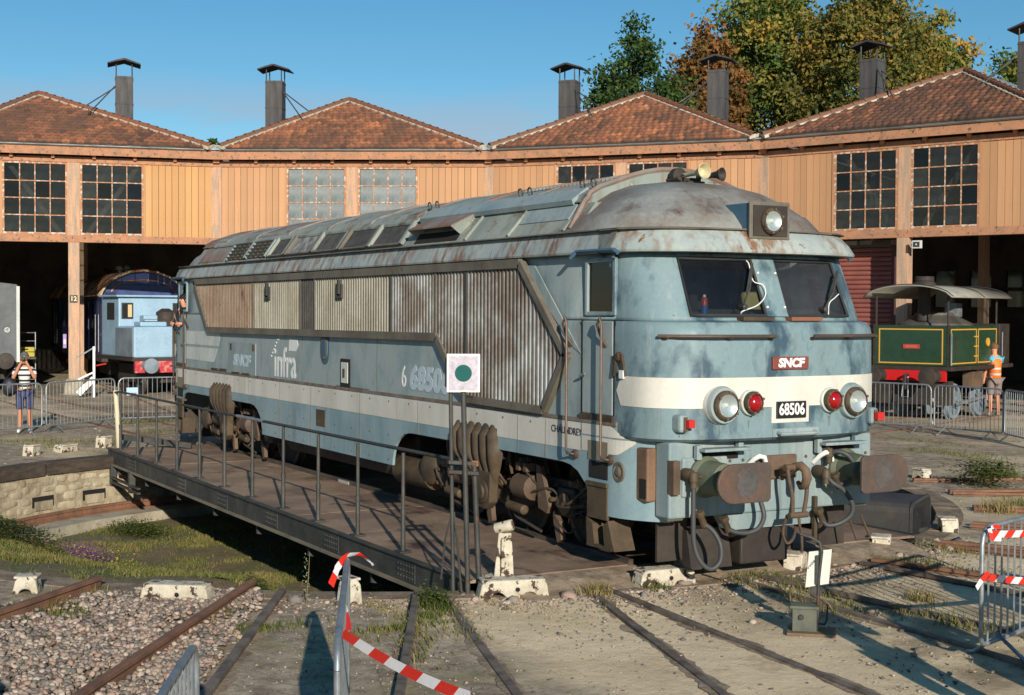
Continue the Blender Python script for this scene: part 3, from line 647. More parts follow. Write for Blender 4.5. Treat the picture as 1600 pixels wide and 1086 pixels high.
M['creamdirty'] = mat('grimy_white_band', (200, 204, 196), (178, 184, 178), scale=2, stretch=(1, 1, .3), rough=.6, bump=.1, dirt=.54, dirtc=(140, 132, 112), dscale=2.5, dstretch=(2, 1, .25), rust=.63, rustc=(110, 84, 64), rscale=8, rstretch=(1.5, 1, 1))
M['white'] = plain('white_lettering', (226, 226, 220), .6)
M['lblue'] = plain('pale_lettering', (178, 194, 200), .6)
M['lv1'] = mat('brown_louvre', (118, 96, 78), (140, 124, 104), scale=2, stretch=(1, 1, .6), rough=.75, grain=.15, rnd=.06, rust=.62, rustc=(96, 62, 42), rscale=3)
M['lv2'] = mat('pale_louvre', (154, 150, 134), (132, 126, 108), scale=2, rough=.7, stretch=(1, 1, .6), rnd=.06, dirt=.55, dirtc=(128, 104, 76))
M['lv3'] = mat('grey_louvre', (172, 176, 172), (120, 112, 100), scale=1.6, rough=.7, rnd=.1, dirt=.38, dirtc=(88, 70, 54), dscale=1.0)
M['lv0'] = mat('black_louvre', (60, 58, 54), rough=.7)
M['lframe'] = mat('grimy_louvre_frame', (112, 106, 92), (92, 84, 72), scale=2, rough=.7, rust=.62, rustc=(90, 66, 48))
M['void'] = M.get('void') or plain('void', (20, 20, 20), 1)
M['brown'] = mat('oily_brown_running_gear', (102, 82, 64), (78, 64, 52), scale=3, rough=.75, bump=.4, dirt=.56, dirtc=(52, 44, 36), rnd=.12)
M['khaki'] = mat('dusty_khaki_metal', (84, 70, 50), (58, 48, 36), scale=3, rough=.7, bump=.3, dirt=.56, dirtc=(66, 54, 42))
M['blackgear'] = mat('black_oily_gear', (46, 40, 35), (62, 53, 44), scale=3, rough=.7, rnd=.1)
M['tyre'] = mat('wheel_tyre', (104, 84, 66), (84, 70, 58), rough=.55, metal=.3)
M['rubber'] = plain('grey_rubber_hose', (64, 66, 66), .6)
M['olive'] = mat('olive_buffer_housing', (98, 104, 84), (84, 92, 78), scale=3, rough=.65, dirt=.56, dirtc=(60, 56, 46))
M['bufface'] = mat('rusted_buffer_plate', (104, 80, 66), (80, 70, 64), scale=3, rough=.65, metal=.2, bump=.3, dirt=.5, dirtc=(72, 70, 68), dscale=2.2)
M['grease'] = mat('graphite_grease', (84, 80, 78), (70, 68, 66), rough=.5, scale=8, dirt=.5, dirtc=(108, 88, 74), dscale=6)
M['copper'] = mat('bare_handrail', (104, 84, 70), (86, 72, 62), rough=.5, metal=.4)
M['chrome'] = plain('lamp_reflector', (240, 240, 236), .28, .55)
M['lampglass'] = glass('lamp_glass_clear', (10, 10, 10), .93, (200, 200, 196), .01, .03)
M['redglass'] = plain('red_lamp_lens', (150, 18, 20), .12, 0, .8)
M['screen'] = glass('windscreen_glass', (14, 20, 30), .55, (120, 126, 130), .14, .02, 1.2)
M['drip'] = mat('drip_stain', (96, 104, 100), (112, 134, 142), scale=14, rough=.6)
M['blackglass'] = glass('dark_side_glass', (8, 10, 10), .35, (60, 60, 56), .06, .04)
M['cabin'] = mat('dark_cab_interior', (58, 62, 62), (44, 48, 50), rough=.8)

loco = empty('diesel_locomotive', (0, 0, 0), 0, 'long faded blue diesel locomotive with white bands and rusty roof on the turntable', 'locomotive')
W2 = 1.45
YF = [-1, -.9995, -.995, -.98, -.955, -.92, -.87, -.81, -.74, -.7, -.55, -.4, -.25, -.1]; YF = YF+[0]+[-y for y in YF[::-1]]
SIDE = [7.60, 7.08, 6.6, 4, 2, 0, -2, -4, -6.6, -7.12, -7.64]
NX = 3.2
def front_x(w_, xf, dep, y): return (xf-dep)+dep*max(0, 1-abs(y/w_)**NX)**(1/NX)
def ringpts(w_, xf, z, dep=.78):
    pts = [(front_x(w_, xf, dep, yf*w_) if abs(yf) < 1 else xf-dep, yf*w_, z) for yf in YF]
    s_ = [x for x in SIDE if abs(x) < xf-dep-.01]
    pts += [(x, w_, z) for x in SIDE]
    pts += [(-p[0], p[1], z) for p in [(front_x(w_, xf, dep, -yf*w_) if abs(yf) < 1 else xf-dep, -yf*w_, z) for yf in YF]]
    pts += [(x, -w_, z) for x in SIDE[::-1]]
    return pts
NF = len(YF)
# nose and lower side shell
lv = [(W2-.03, 8.50, 1.39), (W2, 8.555, 1.42), (W2, 8.55, 1.9), (W2, 8.545, 2.42), (W2-.004, 8.53, 2.48), (W2-.02, 8.49, 2.53), (W2-.06, 8.38, 2.548), (W2-.07, 8.3, 2.55)]
mb = MB(); mb.grid([ringpts(*l) for l in lv], True)
shell = mb.build('body', M['nose'], loco, smooth=35)
# upper cab and upper side wall, with window openings
def dep2(xf): return .72
z_lv = [(W2-.03, 8.36, 2.545), (W2-.032, 8.345, 2.585), (W2-.055, 8.09, 3.165), (W2-.057, 8.07, 3.215)]
rp = [ringpts(w_, xf, z, .72) for w_, xf, z in z_lv]
mb = MB(); n = len(rp[0]); vs = [p for r_ in rp for p in r_]; fs = []
def is_open(k):
    # k index of segment between point k and k+1 of the ring
    if k < NF-1: ya, yb = YF[k], YF[k+1]; m_ = (ya+yb)/2; return .1 < abs(m_) < .7
    if NF-1+0 < k < NF+len(SIDE)-1:
        xa, xb = SIDE[k-NF], SIDE[k-NF+1]; return abs(abs((xa+xb)/2)-7.36) < .2
    k2 = k-NF-len(SIDE)
    if 0 <= k2 < NF-1: m_ = (YF[k2]+YF[k2+1])/2; return .1 < abs(m_) < .7
    k3 = k2-NF
    if 0 <= k3 < len(SIDE)-1: xa, xb = SIDE[::-1][k3], SIDE[::-1][k3+1]; return abs(abs((xa+xb)/2)-7.36) < .2
    return False
for i in range(3):
    for k in range(n):
        if i == 1 and is_open(k): continue
        a_ = i*n+k; b_ = i*n+(k+1) % n; fs.append((a_, b_, b_+n, a_+n))
mb.add(vs, fs); o = mb.build('upper_body', M['nose'], loco, smooth=35, fix=True); solidify(o, .04, -1)
# brow (rain gutter band) and dome
bl = [(W2+.00, 8.20, 3.208), (W2+.035, 8.28, 3.215), (W2+.04, 8.285, 3.235), (W2+.0, 8.235, 3.33), (W2-.06, 8.13, 3.44), (W2-.08, 8.08, 3.445)]
MB().grid([ringpts(w_, xf, z, .9) for w_, xf, z in bl], True).build('roof_brow', M['streak'], loco, smooth=30)
MB().grid([ringpts(W2-.0, 8.17, 3.44, .9), ringpts(W2-.045, 8.155, 3.458, .9), ringpts(W2-.1, 8.07, 3.46, .9)], True).build('gutter_bead', M['lframe'], loco, smooth=30)
# dome over each cab
def dome(sg):
    mb = MB(); P = []
    for (w_, xf, z) in ((1.375, 8.10, 3.445), (1.36, 8.075, 3.49), (1.28, 7.97, 3.60), (1.245, 7.93, 3.635), (1.22, 7.90, 3.645), (1.05, 7.72, 3.78), (.84, 7.47, 3.9), (.6, 7.2, 3.98), (.3, 6.95, 4.02), (.05, 6.7, 4.03)):
        dep = .9+.35*(3.9-z if z < 3.9 else 0); row_ = []
        for q in range(33):
            t_ = -math.pi/2+math.pi*q/32; y = w_*math.copysign(abs(math.sin(t_))**.8, math.sin(t_)); x = 6.55+(xf-6.55)*abs(math.cos(t_))**.62
            row_.append((sg*x, y, z))
        P.append(row_)
    mb.grid(P); return mb.build('cab_dome', M['dome'], loco, smooth=50)
dome(1); dome(-1)
# roof
RPF = [(1.375, 3.445), (1.345, 3.475), (1.13, 3.775)]
RP2 = [(1.16, 3.775), (1.12, 3.81), (1.10, 3.86), (.98, 3.93), (.8, 3.99), (.6, 4.06), (.4, 4.115), (.2, 4.15), (0, 4.16)]
def roofstrip(pf, x0, x1, name, mm, nseg=1, both=True):
    pr_ = pf+[(-y, z) for y, z in pf[::-1]] if both else pf
    P = [[(x0+(x1-x0)*i/nseg, y, z) for y, z in pr_] for i in range(nseg+1)]
    mb = MB().grid(P)
    if both:
        for x in (x0, x1): mb.add([(x, y, z) for y, z in pr_], [tuple(range(len(pr_)))])
    return mb.build(name, mm, loco, smooth=25)
roofstrip(RPF, -6.9, 6.78, 'roof_lower', M['roof'])
# top panels with joints
xs = [-6.95, -5.6, -4.0, -2.4, -.7, .9, 2.4, 3.9, 5.2, 6.62]
for i in range(len(xs)-1):
    mm = M['roofrust'] if i in (0, 2) else M['roof']
    x0, x1 = xs[i]+.012, xs[i+1]-.012; dz = .0 if i % 2 else .012
    roofstrip([(y, z+dz) for y, z in RP2], x0, x1, 'roof_panel', mm)
for x in xs[1:-1]: roofstrip([(y+.012, z+.022) for y, z in RP2], x-.035, x+.035, 'roof_joint', M['roofrust'])
MB().tube([(6.62, y, z+.02) for y, z in ([(1.34, 3.47)]+RP2+[(-y, z) for y, z in RP2[::-1]]+[(-1.34, 3.47)])], .035, 6).build('roof_end_rim', M['roofrust'], loco, smooth=40)
pr_ = [(1.36, 3.45)]+RP2+[(-y, z) for y, z in RP2[::-1]]+[(-1.36, 3.45)]
MB().add([(6.64, y, z) for y, z in pr_], [tuple(range(len(pr_)))]).build('roof_end_bulkhead', M['roof'], loco)
MB().prism([(6.645, y, z) for y, z in ((-.62, 4.02), (-.52, 3.90), (-.49, 3.93), (-.38, 3.80), (-.40, 3.86), (-.5, 3.97), (-.53, 3.94))], (.006, 0, 0)).build('lightning_mark', plain('yellow_mark', (216, 212, 130), .6), loco)
# box-section rim along the roof edge
for s_ in (-1, 1):
    MB().prism([(-6.2, s_*1.17, 3.77), (-6.2, s_*1.17, 3.80), (-6.2, s_*1.02, 3.93), (-6.2, s_*.96, 3.93), (-6.2, s_*1.0, 3.77)], (8.7, 0, 0)).build('roof_edge_duct', M['roof'], loco)
    MB().prism([(2.65, s_*1.17, 3.77), (2.65, s_*1.19, 3.82), (2.65, s_*1.0, 3.96), (2.65, s_*.94, 3.95), (2.65, s_*1.0, 3.77)], (3.75, 0, 0)).build('roof_edge_duct', M['blue'], loco)
# roof hatches on the sloped panel: plane through (1.345,3.475)-(1.13,3.775)
sl_d = Vector((0, 1.13-1.345, 3.775-3.475)); sl_l = sl_d.length; sl_d.normalize()
def onroof(x, t, off, s_=-1): # t 0..1 up the slope
    y = 1.345+(1.13-1.345)*t; z = 3.475+.30*t; nn = Vector((0, .81, .58)); return Vector((x, s_*(y+nn.y*off), z+nn.z*off))
def roofpanel(x0, x1, t0, t1, off, name, mm, s_=-1, th=.03):
    q = [onroof(x0, t0, off, s_), onroof(x1, t0, off, s_), onroof(x1, t1, off, s_), onroof(x0, t1, off, s_)]
    nn = Vector((0, s_*.81, .58)); return MB().prism([p-nn*th for p in q], nn*th).build(name, mm, loco)
M['mesh'] = mat('dusty_wire_mesh', (84, 80, 74), (58, 56, 54), scale=8, rough=.8, bump=.6, bscale=80, rnd=.12)
M['lichen'] = mat('grey_lichen_mesh', (150, 150, 146), (96, 94, 90), scale=9, rough=.9, bump=.6, bscale=80)
wx = [-2.72, -1.92, -.75, .33, 1.4, 2.5]
for s_ in (-1, 1):
    roofpanel(-6.6, -5.1, .06, .97, .012, 'roof_plate', M['roofrust'], s_)
    # open grille with vanes
    roofpanel(-4.95, -2.8, .05, .95, .012, 'grille_backing', M['void'], s_, .004)
    for x0, x1 in ((-4.9, -3.92), (-3.84, -2.86)):
        for x in (x0, x1, ): 
            MB().beam(onroof(x, .04, .03, s_), onroof(x, .96, .03, s_), .05, .05, (1, 0, 0)).build('grille_bar', M['blue'], loco)
        for j in range(5):
            t_ = .12+.19*j; MB().beam(onroof(x0, t_, .03, s_), onroof(x1, t_, .03, s_), .012, .07, (0, s_*.5, .9)).build('grille_vane', M['lframe'], loco)
        for j in range(1, 4):
            x = x0+(x1-x0)*j/4; MB().beam(onroof(x, .05, .025, s_), onroof(x, .95, .025, s_), .012, .05, (1, 0, 0)).build('grille_vane', M['lframe'], loco)
    for i in range(5):
        x0, x1 = wx[i]+.03, wx[i+1]-.03
        roofpanel(x0, x1, .05, .95, .02, 'roof_mesh_hatch', M['lichen'] if i == 1 else M['mesh'], s_, .02)
        for x in (x0, x1): MB().beam(onroof(x, .0, .04, s_), onroof(x, 1.0, .04, s_), .07, .05, (0, s_*.8, .6)).build('hatch_rib', M['lframe'] if i % 2 else M['roof'], loco)
        MB().beam(onroof(x0, .03, .03, s_), onroof(x1, .03, .03, s_), .03, .035, (0, s_*.8, .6)).build('hatch_sill', M['lframe'], loco)
    # air scoop
    q = [onroof(2.78, .28, .16, s_), onroof(4.0, .28, .16, s_), onroof(4.15, 1, .04, s_), onroof(2.95, 1, .04, s_)]
    MB().prism(q, (0, 0, .015)).build('scoop_hood', M['roofrust'], loco)
    roofpanel(2.8, 4.0, .02, .45, .006, 'scoop_opening', M['void'], s_, .004)
    for x in (2.78, 4.0): MB().add([onroof(x, .28, .16, s_), onroof(x, .28, .0, s_), onroof(x+.15, 1, .0, s_), onroof(x+.15, 1, .04, s_)], [(0, 1, 2, 3)]).build('scoop_cheek', M['roof'], loco)
    roofpanel(5.4, 6.45, .42, .98, .012, 'roof_patch', M['blue'], s_)
    for x in (4.25, 5.3, 6.5): MB().beam(onroof(x, .0, .012, s_), onroof(x+.1, 1.0, .012, s_), .03, .03, (0, s_*.8, .6)).build('roof_seam', M['roof'], loco)
for x in (2.55, 4.95, 6.3):
    for dx in (0, .22): 
        mb = MB(); mb.tube([(x+dx+.045*math.cos(q), -.99-.01*math.sin(q), 4.0+.05*math.sin(q)) for q in [math.pi*2*i/10 for i in range(11)]], .01, 5).build('lifting_eye', M['steel'], loco)
# ladder-like roof walkway ribs at the crown edge
for i in range(26):
    x = 4.4+i*.085; MB().beam((x, -.42, 4.13), (x, -.62, 4.075), .018, .02).build('roof_rivet_strip', M['roofrust'], loco)

# --- louvre grille on the sides
OUT = [(-6.37, 3.14), (-5.55, 2.27), (3.79, 2.31), (4.38, 1.72), (4.62, 1.60), (6.35, 1.58), (6.80, 2.18), (5.83, 3.15)]
def zspan(x):
    zt = min(3.145, 3.14); 
    if x > 5.83: zt = 3.15-(x-5.83)*(3.15-2.18)/(.97)
    if x < -5.55: zb = 3.14-(x+6.37)*(3.14-2.27)/.82
    elif x < 3.79: zb = 2.27+(x+5.55)*.04/9.34
    elif x < 4.38: zb = 2.31-(x-3.79)
    elif x < 4.62: zb = 1.72-(x-4.38)*.5
    elif x < 6.35: zb = 1.59
    else: zb = 1.58+(x-6.35)*.6/.45
    return zb, zt
for s_ in (-1, 1):
    yb = s_*(W2+.004)
    grl = MB().prism([(x, s_*(W2-.03), z) for x, z in OUT], (0, s_*.036, 0)).build('louvre_grille', M['void'], loco)
    n_ = len(OUT)
    for i in range(n_):
        p, q = OUT[i], OUT[(i+1) % n_]
        MB().beam((p[0], s_*(W2+.03), p[1]), (q[0], s_*(W2+.03), q[1]), .10 if i in (1, 7) else .085, .075, (0, s_, 0)).build('grille_frame', M['lframe'], grl)
    x = -6.28
    while x < 6.74:
        zb, zt = zspan(x); pitch = .085
        if x < -3.05: mm = 'lv1'; ang = .9
        elif -.85 < x < -.3: mm = 'lv0'
        elif x < -.85: mm = 'lv2'
        elif x < 2.4: mm = 'lv2'
        else: mm = 'lv3'
        if zt-zb > .12:
            # angled blade
            h_ = (zb+zt)/2; 
            P = [(x-.020, s_*(W2+.045), 0), (x+.012, s_*(W2+.045), 0), (x+.022, s_*(W2+.012), 0), (x+.016, s_*(W2+.008), 0), (x+.004, s_*(W2+.034), 0), (x-.020, s_*(W2+.036), 0)]
            MB().prism([(a_, b_, zb+.02) for a_, b_, _ in P], (0, 0, zt-zb-.04)).build('louvre_slat', M[mm], grl)
        x += pitch
    for x in (-3.05, -.88, -.28, 2.42, 3.75, 4.55):
        zb, zt = zspan(x); MB().box(x-.02, x+.02, min(yb, yb+s_*.05), max(yb, yb+s_*.05), zb, zt).build('grille_mullion', M['lv0'] if x in (2.42, 4.55) else M['lframe'], grl)
    for x in (-2.3, .72):
        MB().box(x-.1, x-.07, min(s_*1.5, s_*1.53), max(s_*1.5, s_*1.53), 2.83, 3.0).box(x+.07, x+.1, min(s_*1.5, s_*1.53), max(s_*1.5, s_*1.53), 2.83, 3.0).box(x-.1, x+.1, min(s_*1.5, s_*1.53), max(s_*1.5, s_*1.53), 2.80, 2.83).box(x-.03, x+.03, min(s_*1.5, s_*1.545), max(s_*1.5, s_*1.545), 2.86, 3.06).build('lamp_bracket', M['steel'], grl)

# --- lower skirt with wheel arches
def zbot(x):
    for (x0, x1) in ((-7.4, -2.68), (2.43, 7.25)):
        if x0 < x < x1:
            d = min(x-x0, x1-x); 
            return .60+(.47)*(1-(1-min(1, d/.62))**2.4)**.5 if d < .62 else 1.07
    return .605
def path(x, off=0): # side wall plan, returns y as positive half width (curves in at the ends)
    ax = abs(x)
    return W2+.015+off if ax < 7.55 else W2+.015+off-.33*((ax-7.55)/.68)**2.2
for s_ in (-1, 1):
    xs_ = sorted(set(list(np.linspace(-8.18, 8.20, 110))+[-7.4, -7.39, -7.36, -7.3, -2.68, -2.69, -2.73, -2.8, 2.43, 2.44, 2.47, 2.54, 7.25, 7.24, 7.21, 7.14]))
    mb = MB(); rw_ = [[(x, s_*path(x), zbot(x)) for x in xs_], [(x, s_*path(x), 1.505) for x in xs_], [(x, s_*(path(x)-.02), 1.52) for x in xs_], [(x, s_*(path(x)-.035), 1.50) for x in xs_], [(x, s_*(path(x)-.035), zbot(x)) for x in xs_]]; mb.grid(rw_+[rw_[0]])
    o = mb.build('skirt', M['bluelow'], loco, smooth=30)
    # white band on the skirt, ending in an arrow at the cab
    xs_ = list(np.linspace(-8.12, 7.05, 80))
    MB().grid([[(x, s_*(path(x)+.004), z) for x in xs_] for z in (1.215, 1.497)]).build('skirt_band', M['cream'], loco)
    xs_ = list(np.linspace(7.075, 7.92, 16))
    MB().grid([[(x, s_*(path(x)+.0045), 1.352-(.13 if x < 7.72 else .13*(7.93-x)/.21)) for x in xs_], [(x, s_*(path(x)+.0045), 1.372) for x in xs_]]).build('skirt_band_arrow', M['cream'], loco)
    xs_ = list(np.linspace(7.075, 7.80, 16))
    MB().grid([[(x, s_*(path(x)+.0045), 1.388) for x in xs_], [(x, s_*(path(x)+.0045), 1.388+(.11 if x < 7.62 else .11*(7.82-x)/.2)) for x in xs_]]).build('skirt_band_arrow', M['cream'], loco)
    # joints and bolts
    for x in (-7.0, -5.0+.9, -3.35, -1.85, -.5, 1.35, 3.2, 5.75, 6.35):
        MB().box(x-.004, x+.004, *sorted((s_*(W2+.012), s_*(W2+.0205))), zbot(x)+.01, 1.49).build('panel_joint', M['lframe'], loco)
    for i, x in enumerate(np.arange(-7.6, 7.0, .62)):
        for z in ((1.44, .68, 1.0) if zbot(x) < .7 else (1.44,)):
            MB().lathe((x, s_*(W2+.01), z), (0, s_, 0), [(0, .014), (.012, .014), (.016, .009)], 8).build('bolt', M['lframe'], loco)
    MB().box(-8.1, 7.7, *sorted((s_*(W2-.01), s_*(W2+.022))), 1.505, 1.545).build('ledge', mat('rusty_ledge', (112, 88, 68), (120, 126, 120), scale=4, rough=.8), loco)
    # upper side joints
    for x in (-.9, 1.9):
        MB().box(x-.006, x+.006, *sorted((s_*(W2-.005), s_*(W2+.004))), 1.56, 2.24).build('panel_joint', M['lframe'], loco)
# --- side markings, only on the visible side surveyed; mirrored simple on the other side
SY = -(W2+.004)
def spoly(pxs, name, mm, off=.004):
    q = [by(u, v, -(W2+off)) for u, v in pxs]; return MB().prism([(p.x, -(W2-.004), p.z) for p in q], (0, -(off+.004), 0)).build(name, mm, loco)
spoly([(289, 517), (345, 518), (341, 541), (289, 537)], 'rear_band', M['creamdirty']); spoly([(289, 541), (340, 545), (334, 566), (289, 560)], 'rear_band', M['creamdirty'])
spoly([(357, 533), (399, 537), (399, 591), (357, 586)], 'side_hatch', M['blue'], .012)
for u, v in ((361, 541), (396, 543)): p = by(u, v, -1.47); MB().box(p.x-.035, p.x+.035, -1.48, -1.455, p.z-.05, p.z+.05).build('hatch_hinge', M['khaki'], loco)
for u0, u1, v in ((331, 342, 576), (344, 354, 577), (363, 375, 582), (379, 391, 584)): p = by(u0, v, -1.46); q = by(u1, v+1, -1.46); MB().beam((p.x, -1.465, p.z), (q.x, -1.465, q.z), .03, .03).build('hatch_latch', M['khaki'], loco)
p = by(378, 564, SY); tt = text('SNCF', 'side_lettering', .25, M['lblue'], loco, (p.x, -1.4645, p.z), (1, 0, -.01), (0, 0, 1), sx=1.45, bold=.014, shear=.15)
p = by(445, 571, SY); text('infra', 'side_lettering', .66, M['white'], loco, (p.x, -1.455, p.z+.02), (1, 0, -.0), (0, 0, 1), sx=.84, bold=.008)
for i in range(8): # dotted tail of the i
    q = by(424+i*1.9, 556-i*5.2 if i < 6 else 530-(i-6)*5, SY); MB().box(q.x-.018, q.x+.018, -1.456, -1.45, q.z-.012, q.z+.012).build('lettering_dot', M['white'], loco)
spoly([(452, 530), (464, 531), (466, 540), (462, 549), (451, 548)], 'logo_flag', M['white'])
p = by(631, 590, SY); text('6', 'side_number', .40, M['white'], loco, (p.x, -1.455, p.z), (1, 0, 0), (0, 0, 1), sx=.8)
p = by(667, 595, SY); text('68506', 'side_number', .40, M['lblue'], loco, (p.x+.05, -1.4555, p.z), (1, 0, -.01), (0, 0, 1), sx=1.12, bold=.02, shear=.12)
p = by(884, 673, -1.49); text('CHALINDREY', 'depot_lettering', .105, plain('stencil_black', (52, 54, 56), .7), loco, (p.x-.02, -1.472, p.z), (1, 0, -.01), (0, 0, 1), sx=.95)
# oval filler, water filler, small plates
c0 = by(508, 543, SY)
for rr_, yy, mm in ((1, -1.462, M['bluedark']), (.72, -1.474, M['lframe']), (.5, -1.48, M['bluedark'])):
    MB().prism([(c0.x+.17*rr_*math.cos(t_), yy+.02, c0.z+.24*rr_*math.copysign(abs(math.sin(t_))**.7, math.sin(t_))) for t_ in [2*math.pi*i/24 for i in range(24)]], (0, -.02, 0)).build('fuel_gauge', mm, loco)
c0 = by(540, 585, SY); MB().box(c0.x-.17, c0.x+.17, -1.468, -1.45, c0.z-.24, c0.z+.22).build('filler_recess', M['void'], loco, bev=.02)
MB().box(c0.x-.11, c0.x+.12, -1.478, -1.46, c0.z-.12, c0.z+.17).build('filler_plate', M['creamdirty'], loco); MB().box(c0.x-.03, c0.x+.03, -1.49, -1.47, c0.z-.04, c0.z+.08).build('filler_latch', M['khaki'], loco)
MB().prism([(c0.x-.2, -1.452, c0.z-.22), (c0.x+.2, -1.452, c0.z-.22), (c0.x+.85, -1.452, 1.56), (c0.x-.35, -1.452, 1.56)], (0, -.003, 0)).build('oil_stain', mat('oil_stain', (84, 82, 74), (96, 110, 114), scale=5, rough=.4), loco)
p = by(501, 653, -1.47); MB().box(p.x-.17, p.x+.17, -1.474, -1.46, p.z-.12, p.z+.12).build('plate', M['khaki'], loco)
# slanted facet behind the cab: thin raised strip following the louvre
spoly([(815, 415), (835, 415), (907, 552), (893, 540)], 'facet_strip', M['blue'], .008)
# --- cab side doors, windows, handrails (both sides, both ends)
M['seal'] = plain('rubber_window_seal', (38, 40, 40), .7)
for sx in (-1, 1):
    for s_ in (-1, 1):
        X = lambda x: sx*x
        d_ = MB(); d_.box(*sorted((X(7.06), X(7.62))), *sorted((s_*(W2-.02), s_*(W2+.012))), 1.60, 2.535); dr = d_.build('cab_door', M['blue'], loco, bev=.012)
        MB().tube([(X(7.10), s_*(W2+.01), 1.98), (X(7.10), s_*(W2+.06), 1.98), (X(7.19), s_*(W2+.06), 2.0)], .014, 6).build('handle', M['galv'], dr)
        MB().box(*sorted((X(7.04), X(7.64))), *sorted((s_*(W2-.02), s_*(W2+.03))), 1.545, 1.6).build('door_sill', M['khaki'], loco)
        for x in (7.045, 7.635): MB().box(*sorted((X(x-.01), X(x+.01))), *sorted((s_*(W2-.01), s_*(W2+.006))), 1.6, 2.54).build('door_gap', M['void'], loco)
        # window frame
        f_ = MB(); z0, z1 = 2.59, 3.16; yy = sorted((s_*(W2-.05), s_*(W2-.012)))
        f_.box(*sorted((X(7.06), X(7.11))), *yy, z0, z1); f_.box(*sorted((X(7.57), X(7.62))), *yy, z0, z1); f_.box(*sorted((X(7.11), X(7.57))), *yy, z0, z0+.04); f_.box(*sorted((X(7.11), X(7.57))), *yy, z1-.04, z1)
        wf = f_.build('side_window', M['nose'], loco, bev=.008)
        if not (sx == -1 and s_ == -1): MB().box(*sorted((X(7.11), X(7.57))), *sorted((s_*(W2-.045), s_*(W2-.04))), z0+.04, z1-.04).build('pane', M['blackglass'], wf)
        MB().tube([(X(6.95), s_*(W2+.09), 3.17), (X(7.02), s_*(W2+.06), 3.235), (X(7.7), s_*(W2+.06), 3.235), (X(7.76), s_*(W2+.05), 3.2)], .022, 6).build('door_gutter', M['bluedark'], loco)
        for x in (6.87, 7.52):
            yo = s_*(W2+.10)
            MB().tube([(X(x), s_*(W2+.01), 2.28), (X(x-.04), s_*(W2+.05), 2.36), (X(x-.05), yo, 2.5), (X(x), yo, 2.57), (X(x+.03), yo, 2.5), (X(x+.03), yo, 1.22), (X(x+.05), yo, 1.18), (X(x+.1), s_*(W2+.06), 1.17), (X(x+.1), s_*(W2+.02), 1.17)], .0145, 6).build('handrail', M['copper'], loco, smooth=60)
            MB().lathe((X(x+.1), s_*(W2+.02), 1.17), (0, s_, 0), [(0, .05), (.02, .05), (.035, .03)], 10).build('handrail_foot', M['copper'], loco)
        # steps let into the skirt
        x0, x1 = 7.2, 7.56
        st = MB(); st.box(*sorted((X(x0), X(x1))), *sorted((s_*(W2-.02), s_*(W2+.022))), .95, 1.14); st.build('step_recess', M['void'], loco, bev=.02)
        MB().box(*sorted((X(x0-.01), X(x1+.01))), *sorted((s_*(W2-.05), s_*(W2+.045))), .885, .925).box(*sorted((X(x0), X(x1))), *sorted((s_*(W2), s_*(W2+.03))), .56, .885).build('step_plate', M['khaki'], loco)
        MB().box(*sorted((X(x0), X(x1))), *sorted((s_*(W2), s_*(W2+.024))), 1.145, 1.335).build('step_plate', mat('grey_step_cover', (122, 116, 98), rough=.7), loco)
        MB().prism([(X(x0-.02), s_*(W2+.03), .56), (X(x0+.1), s_*(W2+.03), .50), (X(x0+.14), s_*(W2+.03), .3), (X(x0), s_*(W2+.03), .3)], (0, -s_*.25, 0)).prism([(X(x1+.02), s_*(W2+.03), .56), (X(x1-.07), s_*(W2+.03), .50), (X(x1-.04), s_*(W2+.03), .3), (X(x1+.14), s_*(W2+.03), .27)], (0, -s_*.25, 0)).box(*sorted((X(x0), X(x1+.1))), *sorted((s_*(W2+.035), s_*(W2-.22))), .27, .30).build('lower_step', M['khaki'], loco)
        # round port and equipment hatch near the nose
        MB().lathe((X(7.72), s_*(path(7.72)-.01), 1.06), (0, s_, 0), [(0, .10), (.02, .10), (.021, .08), (.012, .06), (.03, .03)], 16).build('round_port', M['lframe'], loco)
        yq = s_*(path(8.02)-.005)
        MB().box(*sorted((X(7.9), X(8.1))), *sorted((s_*(path(7.95)+.012), s_*(path(8.1)-.06))), .80, 1.32).build('equipment_hatch', mat('brown_hatch', (124, 96, 74), (100, 76, 58), rough=.7), loco, bev=.02)
        MB().box(*sorted((X(7.98), X(8.085))), *sorted((s_*(path(7.95)+.018), s_*(path(8.1)-.06))), .83, 1.02).build('hatch_opening', M['void'], loco)
        MB().box(*sorted((X(8.13), X(8.21))), *sorted((s_*(path(8.13)+.008), s_*(path(8.2)-.08))), 1.2, 1.32).build('hatch_opening', M['void'], loco)
        MB().beam((X(8.17), s_*(path(8.17)-.02), 1.62), (X(8.26), s_*(path(8.17)+.0), 1.42), .05, .07, (0, s_, 0)).build('coupler_stop', M['creamdirty'], loco)
        MB().lathe((X(7.74), s_*(W2+.0), 2.19), (0, s_, 0), [(0, .05), (.03, .05), (.05, .03)], 8).build('socket', M['khaki'], loco)
        MB().beam((X(7.67), s_*(W2+.03), 2.0), (X(7.71), s_*(W2+.03), 2.2), .03, .03, (0, s_, 0)).beam((X(7.83), s_*(W2-.0), 2.0), (X(7.79), s_*(W2+.02), 2.2), .03, .03, (0, s_, 0)).beam((X(7.69), s_*(W2+.03), 2.2), (X(7.81), s_*(W2+.02), 2.2), .04, .03, (0, s_, 0)).build('lamp_iron', M['khaki'], loco)
        MB().box(*sorted((X(7.76), X(7.83))), *sorted((s_*(W2+.01), s_*(W2+.03))), 1.98, 2.06).build('tag', M['white'], loco)
